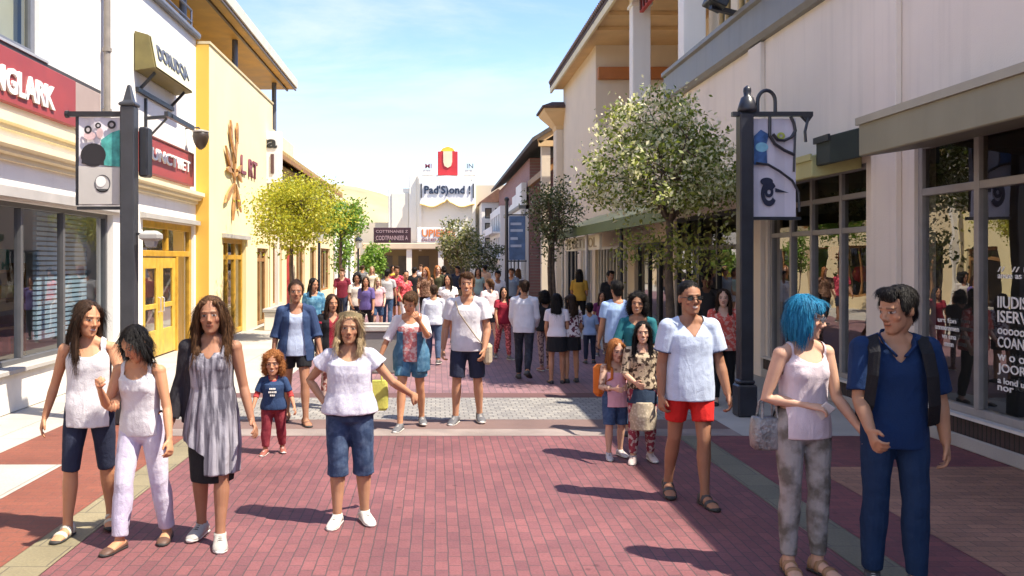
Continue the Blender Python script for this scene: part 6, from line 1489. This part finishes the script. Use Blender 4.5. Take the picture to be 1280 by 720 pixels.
# 9 man in white t-shirt and navy shorts
x, y = F(584, 529)
o9, B9 = person('man in white t-shirt and navy knee shorts with bag strap across his chest', x, y, 1.80,
    dict(male=True, skin=SKIN['tan'], arms={-1: dict(u=(-10, 15), f=(10, 6), curl=(35, 45)), 1: dict(u=(4, 12), f=(24, -8))}, legs={-1: (3, 5, 4), 1: (-5, 8, 4)}, look=(0, 0, 0), smile=1),
    [top('t_shirt', white, 'crew', .016, -.10, .47, .024, .62, .02, .018, wr=.006), bottom('shorts', navy, .92, .016, .020, wr=.006)], ('short', 'brown'), ('sneaker', (.10, .10, .11)), yaw=-6)
def strap(o, B, pts, w, m, name='strap', parent=None):
    mb = MB(); rs = []
    for p in pts: p = np.asarray(p)*B.k; rs.append(p)
    mb.tube(rs, [(w, .006)]*len(rs), 8); return mb.build(name, m, parent or o, world=False)
def tp(B, x, y, t): return B.pel+B.rt*x-B.bk*y+B.up*t*B.tl
e = empty('shoulder_bag', o9.location, 'beige shoulder bag with diagonal strap on the man in white t-shirt', 'bag')
s9 = strap(o9, B9, [tp(B9, -.135, -.03, .46), tp(B9, -.125, .07, .455), tp(B9, -.08, .155, .34), tp(B9, .02, .17, .2), tp(B9, .12, .155, .06), tp(B9, .19, .08, -.03)], .018, cloth('beige strap', (.45, .38, .28)), parent=e); s9.rotation_euler = o9.rotation_euler
mb = MB(); p = tp(B9, .235, -.01, -.12)*B9.k; mb.box(p[0]-.05, p[0]+.05, p[1]-.13, p[1]+.13, p[2]-.14, p[2]+.1); bb = mb.build('bag_body', cloth('beige canvas', (.40, .33, .24)), e, bevel=.03, world=False); bb.rotation_euler = o9.rotation_euler
# 10 man seen from behind
x, y = F(655, 474)
person('man seen from behind in white long sleeved shirt and dark jeans', x, y, 1.62,
    dict(male=True, skin=SKIN['olive'], arms={-1: dict(u=(6, 8), f=(40, -10)), 1: dict(u=(6, 8), f=(40, -10))}, legs={-1: (-16, 24, 1, 20), 1: (8, 4, 1)}, look=(20, 8, 0)),
    [top('shirt', cloth('white shirt', (.62, .62, .68)), 'crew', .018, -.12, .475, .025, 1.85, .018, .006, wr=.006), bottom('jeans', cloth('black denim', (.022, .024, .035), 'denim', (.05, .055, .07)), 1.93, .015)], ('short', 'dark'), ('sneaker', (.06, .06, .06)), yaw=168, vox=.008)
# 11 dark girl beside him
x, y = F(681, 463)
person('girl with big dark hair in black top and patterned leggings', x, y, 1.40,
    dict(skin=SKIN['brown'], bust=.7, arms={-1: dict(u=(4, 8), f=(20, 2)), 1: dict(u=(4, 8), f=(30, 2))}, legs={-1: (8, 6, 2), 1: (-6, 10, 2)}, look=(0, 4, 0), head=1.1),
    [top('top', black, 'crew', .014, -.08, .47, .012, .6), bottom('leggings', cloth('pale floral', (.38, .26, .24), 'floral', (.10, .05, .06)), 1.9, .008)], ('curly', 'black'), ('sneaker', (.3, .12, .10)), yaw=190, vox=.008)
# 12, 13 girls from behind
x, y = F(696, 479)
person('girl from behind in plain white top and black skirt', x, y, 1.42,
    dict(skin=SKIN['tan'], bust=.6, arms={-1: dict(u=(2, 8), f=(30, -6)), 1: dict(u=(2, 8), f=(30, -6))}, legs={-1: (2, 3, 2), 1: (-2, 4, 2)}, look=(-10, 6, 0), head=1.1),
    [top('top', cloth('white tee', (.68, .62, .66)), 'crew', .014, -.04, .47, .012, .6), ('skirt', black, lambda B, mb: add_skirt(B, mb, [(B.pel[2]+.08, .14, .105, 0), (B.pel[2]-.05, .185, .14, .01), (B.pel[2]-.32, .20, .16, .01)], 36, .004, 9), None, .004)], ('long', 'black'), ('flat', (.05, .04, .04)), yaw=175, vox=.008)
x, y = F(714, 478)
person('girl from behind in white top with dark floral print and black skirt', x, y, 1.40,
    dict(skin=SKIN['sun'], bust=.6, arms={-1: dict(u=(2, 8), f=(50, -6)), 1: dict(u=(6, 10), f=(60, -10))}, legs={-1: (2, 3, 2), 1: (-2, 4, 2)}, look=(20, 10, 0), head=1.1),
    [top('top', cloth('white dark floral', (.62, .55, .56), 'floral', (.12, .03, .05)), 'crew', .014, -.04, .47, .012, .7), ('skirt', black, lambda B, mb: add_skirt(B, mb, [(B.pel[2]+.08, .14, .105, 0), (B.pel[2]-.05, .185, .14, .01), (B.pel[2]-.30, .195, .155, .01)], 36, .004, 9), None, .004)], ('long', 'dark'), ('sneaker', (.04, .04, .04)), yaw=190, vox=.008)
# 14 child in blue shirt
x, y = F(737, 454)
person('child from behind in sky blue t-shirt and dark trousers', x, y, 1.14,
    dict(skin=SKIN['tan'], head=1.3, leglen=.92, bust=0, arms={-1: dict(u=(4, 12), f=(14, 8)), 1: dict(u=(4, 12), f=(14, 8))}, legs={-1: (4, 6, 2), 1: (-4, 8, 2)}),
    [top('t_shirt', cloth('sky blue cotton', (.30, .40, .62)), 'crew', .016, -.07, .47, .015, .7), bottom('trousers', navy, 1.9, .016)], ('short', 'black'), ('sneaker', (.08, .08, .08)), yaw=172, vox=.008)
# 15 laughing woman in teal
x, y = px(797, 9.9), 9.9
person('laughing woman with dark curly hair in teal top carrying a sleeping blue bundle' if False else 'laughing woman with dark curly hair and teal top behind the girls', x, y, 1.58,
    dict(skin=SKIN['olive'], arms={-1: dict(u=(10, 20), f=(70, -10)), 1: dict(u=(4, 8), f=(50, -20))}, legs={-1: (6, 6, 2), 1: (-6, 8, 2)}, look=(-12, 0, 4), smile=1, fat=1.08),
    [top('top', cloth('teal jersey', (.02, .14, .17)), 'scoop', .016, -.1, .47, .02, .9), bottom('trousers', cloth('plum trousers', (.10, .02, .035)), 1.9)], ('curly', 'black'), ('flat', (.05, .03, .03)), yaw=-8)
x, y = px(772, 12.2), 12.2
person('person from behind in light blue t-shirt past the laughing woman', x, y, 1.66,
    dict(male=True, skin=SKIN['tan'], arms={-1: dict(u=(4, 8), f=(20, 2)), 1: dict(u=(4, 8), f=(30, 2))}, legs={-1: (8, 6, 2), 1: (-6, 10, 2)}),
    [top('t_shirt', cloth('light blue cotton', (.30, .42, .66)), 'crew', .016, -.1, .47, .02, .6), bottom('trousers', cloth('brown trousers', (.06, .035, .03)), 1.9)], ('short', 'black'), ('sneaker', (.1, .1, .1)), yaw=185, vox=.008)
# 16 girl with floral top
x, y = F(803, 578)
person('girl in leopard print top with denim skirt over cream lace and maroon trousers', x, y, 1.36,
    dict(skin=SKIN['light'], head=1.12, bust=.4, arms={-1: dict(u=(6, 10), f=(70, -25)), 1: dict(u=(4, 8), f=(20, 4))}, legs={-1: (2, 4, 2), 1: (-4, 8, 2)}, look=(-4, 2, 2), smile=1),
    [top('top', cloth('leopard print', (.50, .40, .28), 'floral', (.06, .04, .03)), 'crew', .014, -.02, .47, .012, 1.0), bottom('trousers', cloth('maroon floral', (.25, .04, .06), 'floral', (.5, .4, .38)), 1.9, .016),
     ('skirt', cloth('dark denim skirt', (.03, .05, .09)), lambda B, mb: add_skirt(B, mb, [(B.pel[2]+.10, .135, .10, 0), (B.pel[2]-.05, .18, .14, .01), (B.pel[2]-.20, .19, .15, .01)], 36, .004, 9), None, .004),
     ('lace_apron', cloth('cream lace', (.58, .50, .38), 'lace', (.25, .2, .14)), lambda B, mb: add_skirt(B, mb, [(B.pel[2]-.18, .15, .155, .0), (B.pel[2]-.35, .17, .17, .0), (B.pel[2]-.52, .16, .16, 0)], 36, .006, 9), None, .006)],
    ('long', 'black'), ('sneaker', (.5, .4, .38)), yaw=-6)
# 17 small girl in pink
x, y = F(769, 572)
o17, B17 = person('small girl in pink tunic and dark denim shorts with orange rucksack', x, y, 1.17,
    dict(skin=SKIN['light'], head=1.3, leglen=.92, bust=0, arms={-1: dict(u=(14, 14), f=(90, -30)), 1: dict(u=(10, 14), f=(95, -35))}, legs={-1: (6, 6, 2), 1: (-4, 8, 2)}, look=(6, 12, 0)),
    [top('undershirt', cloth('nude floral', (.55, .36, .26), 'floral', (.25, .12, .08)), 'crew', .009, .2, .47, .0, 1.7, .010, .004), top('tunic', cloth('pink cotton', (.70, .40, .48)), 'tank', .016, -.12, .37, .03, 0), bottom('shorts', denim, .95, .024, .012)], ('long', 'ginger'), ('sneaker', (.5, .45, .45)), yaw=8)
e = empty('rucksack', world_pt(o17, (0, 0, 0)), 'small orange rucksack on the back of the girl in pink', 'bag')
mb = MB(); p = tp(B17, -.06, -.16, .24)*B17.k; mb.box(p[0]-.13, p[0]+.10, p[1]-.02, p[1]+.10, p[2]-.18, p[2]+.14); bb = mb.build('bag_body', cloth('orange nylon', (.60, .17, .03)), e, bevel=.035, world=False); bb.rotation_euler = o17.rotation_euler
for sx in (-1, 1): s_ = strap(o17, B17, [tp(B17, sx*.09, -.12, .40), tp(B17, sx*.085, -.02, .475), tp(B17, sx*.085, .10, .42), tp(B17, sx*.10, .14, .30), tp(B17, sx*.15, .02, .2), tp(B17, sx*.10, -.11, .16)], .014, cloth('orange strap', (.5, .14, .03)), parent=e); s_.rotation_euler = o17.rotation_euler
# 18 man in red shorts
x, y = F(862, 628)
person('man in pale blue v-neck t-shirt and bright red shorts wearing sunglasses', x, y, 1.78,
    dict(male=True, skin=SKIN['brown'], fat=.97, shoulder=.165, arms={-1: dict(u=(-6, 9), f=(8, 3), curl=(32, 40)), 1: dict(u=(2, 14), f=(16, 9), curl=(35, 45))}, legs={-1: (-10, 12, 1.2, 8), 1: (9, 7, .3)}, look=(4, 0, -2), smile=1, lean=0, toe=8),
    [top('t_shirt', whiteb, 'v', .017, -.13, .475, .028, .66, .022, .020, wr=.006), ('sleeve_trim', cloth('slate trim', (.08, .09, .14)), lambda B, mb: [arm_tube(mb, B, s, .62, .675, .0435) for s in (-1, 1)], None, .001), bottom('shorts', cloth('bright red cotton', (.58, .022, .02)), .66, .012, .010, wr=.005)], ('fade', 'black'), ('sandal', (.06, .05, .05)), yaw=2, extras=glasses())
# 19 woman in coral red
x, y = px(904, 11.9), 11.9
person('woman in coral red shirt and black trousers behind the man in red shorts', x, y, 1.56,
    dict(skin=SKIN['fair'], arms={-1: dict(u=(6, 10), f=(60, -20)), 1: dict(u=(4, 10), f=(30, 0))}, legs={-1: (6, 6, 2), 1: (-6, 8, 2)}, look=(-10, 4, 0), fat=1.1),
    [top('shirt', cloth('coral cotton', (.60, .10, .08), 'floral', (.66, .35, .30)), 'v', .016, -.12, .47, .02, .9), bottom('trousers', black, 1.92, .014)], ('long', 'dark'), ('flat', (.03, .03, .03)), yaw=-10)
# 20 woman with blue hair
x, y = px(1003, 5.5), 5.5
o20, B20 = person('woman with blue dyed bob in pinkish tank top and stonewashed grey jeans', x, y, 1.725,
    dict(skin=SKIN['light'], arms={-1: dict(u=(-8, 17), f=(74, -58), curl=(30, 40), palm=(.2, .3, -1)), 1: dict(u=(10, 8), f=(48, 4), curl=(42, 48))}, legs={-1: (2, 5, 0), 1: (5, 7, 0)}, look=(52, 10, 2), twist=8, fat=.98),
    [top('tank_top', whitep, 'tank', .012, -.09, .45, .008, 0, nw=.105, wr=.004), bottom('jeans', cloth('stonewashed jeans', (.13, .115, .10), 'tie', (.33, .31, .30)), 1.90, .010, .004, wr=.005)], ('bob', 'blue'), ('sandal', (.30, .16, .08)), yaw=8, extras=glasses(mat('clear grey lenses', (.10, .10, .12), .1, .1, 4)))
e = bag_at('handbag', 'silver leather handbag on the arm of the woman with blue hair', 'bag', o20, B20, B20.el[-1]+np.array((.045, .06, .02)), .20, .12, .20, mat('crumpled silver leather', (.24, .235, .24), .38, .4, 16, .8, 35, metal=.3), .15, soft=1)
hd = B20.hand[-1]; p = world_pt(o20, (B20.wr[-1]+hd[0]*.09+hd[1]*.03)*B20.k)
e = empty('phone', p, 'white phone held by the woman with blue hair', 'phone')
mb = MB(); mb.obox(Matrix.Translation(p) @ Matrix.Rotation(R(35), 4, 'Y') @ Matrix.Rotation(R(30), 4, 'X'), .036, .005, .072); mb.build('phone_body', mat('white phone plastic', (.6, .58, .58), .3, .05, 5), e, bevel=.004)
# 21 man in navy polo
x, y = px(1118, 5.22), 5.22
o21, B21 = person('man in dark blue polo shirt and indigo jeans looking at the blue haired woman', x, y, 1.795,
    dict(male=True, skin=SKIN['olive'], arms={-1: dict(u=(12, 6), f=(52, -4), curl=(40, 48)), 1: dict(u=(-6, 13), f=(4, 6), curl=(26, 35))}, legs={-1: (-2, 4, 1), 1: (4, 6, 2)}, look=(-62, 12, 0), twist=-6, fat=.95, shoulder=.17),
    [top('polo_shirt', cloth('royal blue pique', (.008, .028, .092)), 'v', .015, -.12, .48, .016, .86, .018, .016, wr=.006), bottom('jeans', cloth('dark indigo jeans', (.010, .028, .075), 'denim', (.014, .036, .09)), 1.95, .014, .010, wr=.006),
     ('collar', cloth('blue collar', (.008, .026, .085)), lambda B, mb: [mb.tube([tp(B, sx*.02, .125, .40), tp(B, sx*.07, .10, .455), tp(B, sx*.085, .02, .50), tp(B, sx*.06, -.06, .515), tp(B, 0, -.085, .52)], [(.008, .022)]*5, 10) for sx in (-1, 1)], None, .001)],
    ('short', 'black'), ('sneaker', (.05, .05, .06)), yaw=-8)
e = empty('backpack', o21.location, 'black backpack with wide shoulder straps worn over the blue polo shirt', 'bag')
mb = MB(); pts = [tp(B21, 0, -.21, t_)*B21.k for t_ in (.0, .2, .42)]
mb.smooth = True; rs = []
for t_, w, d in ((-.06, .12, .06), (-.02, .155, .09), (.15, .165, .10), (.35, .15, .08), (.43, .10, .04)):
    c = tp(B21, 0, -.22, t_); rs.append([(c+B21.rt*w*math.copysign(abs(math.cos(a)) ** .6, math.cos(a))+B21.bk*d*math.copysign(abs(math.sin(a)) ** .6, math.sin(a)))*B21.k for a in [2*math.pi*i/20 for i in range(20)]])
mb.rings(rs); bb = mb.build('bag_body', cloth('black nylon', (.012, .012, .014)), e, world=False); bb.rotation_euler = o21.rotation_euler
for sx in (-1, 1):
    s_ = strap(o21, B21, [tp(B21, sx*.11, -.16, .38), tp(B21, sx*.125, -.08, .475), tp(B21, sx*.13, .03, .50), tp(B21, sx*.135, .125, .42), tp(B21, sx*.15, .158, .30), tp(B21, sx*.165, .145, .14), tp(B21, sx*.185, .06, .02), tp(B21, sx*.165, -.13, .0)], .036, cloth('black webbing', (.013, .013, .016)), parent=e); s_.rotation_euler = o21.rotation_euler

# ---------------------------------------------------------------- the crowd down the street
C = lambda n, c, k='plain', c2=None: cloth(n, c, k, c2)
crowd = [  # px, Y, height, yaw, male, skin, top (name, rgb), sleeve, bottom (name, rgb, t1), hair, label
 (446, 22, 1.62, 20, 0, 'brown', ('cream tee', (.60, .54, .48)), .6, ('navy cotton', (.022, .028, .055), 1.9), ('curly', 'black'), 'crowd woman in cream tee with curly black hair'),
 (458, 21, 1.55, -20, 0, 'tan', ('violet jersey', (.12, .09, .26)), .8, ('black cotton', (.014, .014, .017), 1.9), ('long', 'dark'), 'crowd woman in violet blue top with long dark hair'),
 (472, 23, 1.50, 10, 0, 'fair', ('baby pink jersey', (.66, .40, .44)), .4, ('denim', (.035, .07, .15), .8), ('long', 'blond'), 'crowd girl in baby pink top with blond hair'),
 (484, 25, 1.68, 170, 1, 'olive', ('pale grey tee', (.42, .42, .44)), .6, ('denim', (.035, .07, .15), 1.9), ('short', 'black'), 'crowd man from behind in pale grey t-shirt'),
 (496, 27, 1.76, 0, 1, 'brown', ('crimson print', (.38, .03, .06)), .7, ('navy cotton', (.022, .028, .055), .9), ('short', 'dark'), 'crowd man in crimson shirt and navy shorts facing us'),
 (506, 24, 1.66, 40, 0, 'tan', ('red floral', (.42, .05, .06)), .3, ('white jersey', (.72, .70, .72), 1.9), ('pony', 'black'), 'crowd woman in red floral top and white trousers'),
 (518, 30, 1.70, 180, 1, 'tan', ('black cotton', (.014, .014, .017)), .6, ('grey cotton', (.15, .15, .16), 1.9), ('short', 'black'), 'crowd man from behind in black t-shirt and grey trousers'),
 (532, 26, 1.74, 0, 0, 'light', ('brown print', (.14, .07, .04)), .9, ('black cotton', (.014, .014, .017), 1.9), ('wavy', 'ginger'), 'crowd woman with wavy ginger hair in brown top'),
 (547, 28, 1.78, -10, 0, 'light', ('dark olive', (.06, .06, .03)), .9, ('navy cotton', (.022, .028, .055), 1.9), ('long', 'ginger'), 'crowd woman with long ginger hair in dark olive top'),
 (542, 16.5, 1.48, 176, 1, 'tan', ('chalk shirt', (.60, .62, .70)), 1.8, ('slate denim', (.06, .09, .16), 1.9), ('short', 'dark'), 'man from behind in chalk white shirt and slate jeans near the planter'),
 (560, 20, 1.62, 0, 0, 'tan', ('white lace', (.68, .64, .64)), .5, ('black cotton', (.014, .014, .017), .7), ('long', 'black'), 'crowd woman in white lace top and black shorts'),
 (612, 19, 1.55, 190, 0, 'light', ('rose white', (.66, .52, .54)), .5, ('dark grey', (.05, .05, .055), .6), ('pony', 'brown'), 'crowd girl from behind with brown ponytail and rose top'),
 (622, 24, 1.66, 0, 1, 'brown', ('white jersey', (.72, .70, .72)), .6, ('tan cotton', (.33, .25, .16), .9), ('short', 'black'), 'crowd man in white t-shirt and tan shorts'),
 (629, 17.3, 1.42, 10, 0, 'tan', ('dark red cotton', (.30, .02, .04)), .5, ('red pattern', (.32, .06, .06), 1.9), ('long', 'black'), 'girl in dark red top and red patterned leggings'),
 (640, 27, 1.70, -20, 1, 'tan', ('grey blue', (.20, .25, .34)), .6, ('black cotton', (.014, .014, .017), 1.9), ('short', 'dark'), 'crowd man in grey blue t-shirt and black trousers'),
 (648, 31, 1.65, 180, 0, 'light', ('white jersey', (.72, .70, .72)), .3, ('denim', (.035, .07, .15), 1.9), ('long', 'brown'), 'crowd woman from behind in white vest and jeans'),
 (572, 33, 1.72, 0, 1, 'olive', ('navy cotton', (.022, .028, .055)), .6, ('tan cotton', (.33, .25, .16), 1.9), ('short', 'black'), 'crowd man in navy t-shirt and tan trousers'),
 (597, 29, 1.68, 15, 0, 'tan', ('pale mint tee', (.42, .55, .50)), .5, ('white jersey', (.72, .70, .72), .8), ('long', 'dark'), 'crowd woman in pale mint top and white shorts'),
 (606, 36, 1.74, 180, 1, 'tan', ('peach tee', (.62, .40, .28)), .6, ('denim', (.035, .07, .15), .9), ('short', 'black'), 'distant man from behind in peach t-shirt'),
 (465, 34, 1.70, 0, 0, 'light', ('cream linen', (.62, .56, .45)), .9, ('tan cotton', (.33, .25, .16), 1.9), ('long', 'blond'), 'distant woman in cream linen shirt with blond hair'),
 (453, 38, 1.72, 180, 1, 'tan', ('grey cotton', (.15, .15, .16)), .6, ('black cotton', (.014, .014, .017), .9), ('short', 'dark'), 'distant man from behind in grey t-shirt by the green tree'),
 (491, 40, 1.70, 0, 0, 'tan', ('yellow cotton', (.62, .46, .06)), .5, ('denim', (.035, .07, .15), 1.9), ('long', 'black'), 'distant woman in yellow top and jeans'),
 (526, 42, 1.74, 0, 1, 'light', ('white jersey', (.72, .70, .72)), .6, ('navy cotton', (.022, .028, .055), .9), ('short', 'brown'), 'distant man in white t-shirt and navy shorts near the theatre'),
 (555, 38, 1.68, 190, 0, 'brown', ('black cotton', (.014, .014, .017)), .4, ('red pattern', (.32, .06, .06), .9), ('curly', 'black'), 'distant woman from behind in black vest and red shorts'),
 (752, 18.0, 1.30, 0, 0, 'tan', ('plum jersey', (.14, .03, .10)), .6, ('pale floral', (.38, .26, .24), 1.9), ('long', 'dark'), 'girl in plum top and pale floral leggings by the canopy post'),
 (763, 22, 1.68, -10, 1, 'brown', ('black cotton', (.014, .014, .017)), .7, ('grey cotton', (.15, .15, .16), 1.9), ('short', 'black'), 'man in black t-shirt and grey trousers under the canopy'),
 (724, 24, 1.70, 170, 0, 'tan', ('mustard', (.45, .26, .04)), .8, ('black cotton', (.014, .014, .017), 1.9), ('long', 'black'), 'woman from behind in mustard top under the canopy'),
 (883, 16.5, 1.70, -20, 1, 'dark', ('charcoal', (.04, .04, .045)), .7, ('navy cotton', (.022, .028, .055), 1.9), ('short', 'black'), 'man in charcoal t-shirt in front of the dark glazed entrance'),
 (392, 17, 1.60, 10, 0, 'tan', ('blue denim', (.05, .16, .27)), 1.2, ('black cotton', (.014, .014, .017), 1.9), ('long', 'black'), 'woman in blue denim shirt by the yellow building'),
 (428, 26, 1.70, 0, 1, 'light', ('wine jersey', (.18, .02, .04)), .7, ('navy cotton', (.022, .028, .055), 1.9), ('short', 'brown'), 'crowd man in wine red shirt near the lamp post'),
]
prs = random.Random(4)
for (pxx, Y, hh, yw, male, skn, tp_, slv, bt, hr, lab) in crowd:
    a = prs.uniform(4, 16)*prs.choice((-1, 1))
    P = dict(male=bool(male), skin=SKIN[skn], bust=0 if male else .9, fat=prs.uniform(.95, 1.12), arms={s: dict(u=(s*a*.8, 10), f=(prs.uniform(5, 60), prs.uniform(-15, 6))) for s in (-1, 1)}, legs={-1: (a, 6 if a > 0 else 14, 2), 1: (-a, 14 if a > 0 else 6, 2)}, look=(prs.uniform(-30, 30), prs.uniform(0, 10), 0))
    kind = 'floral' if 'floral' in tp_[0] or 'print' in tp_[0] or 'lace' in tp_[0] else 'plain'
    person(lab, px(pxx, Y), Y, hh, P, [top('top', C(tp_[0], tp_[1], kind), 'crew', .015, -.08, .47, .015, slv), bottom('trousers' if bt[2] > 1.3 else 'shorts', C(bt[0], bt[1], 'floral' if 'floral' in bt[0] or 'pattern' in bt[0] else 'plain'), bt[2], .015, .01 if bt[2] < 1.3 else 0)],
           hr, ('sneaker', (.1, .09, .09)), yaw=yw+prs.uniform(-8, 8), vox=.0125 if Y > 19 else .010, group='people strolling down the mall')
bpy.data.objects.remove(_tob)
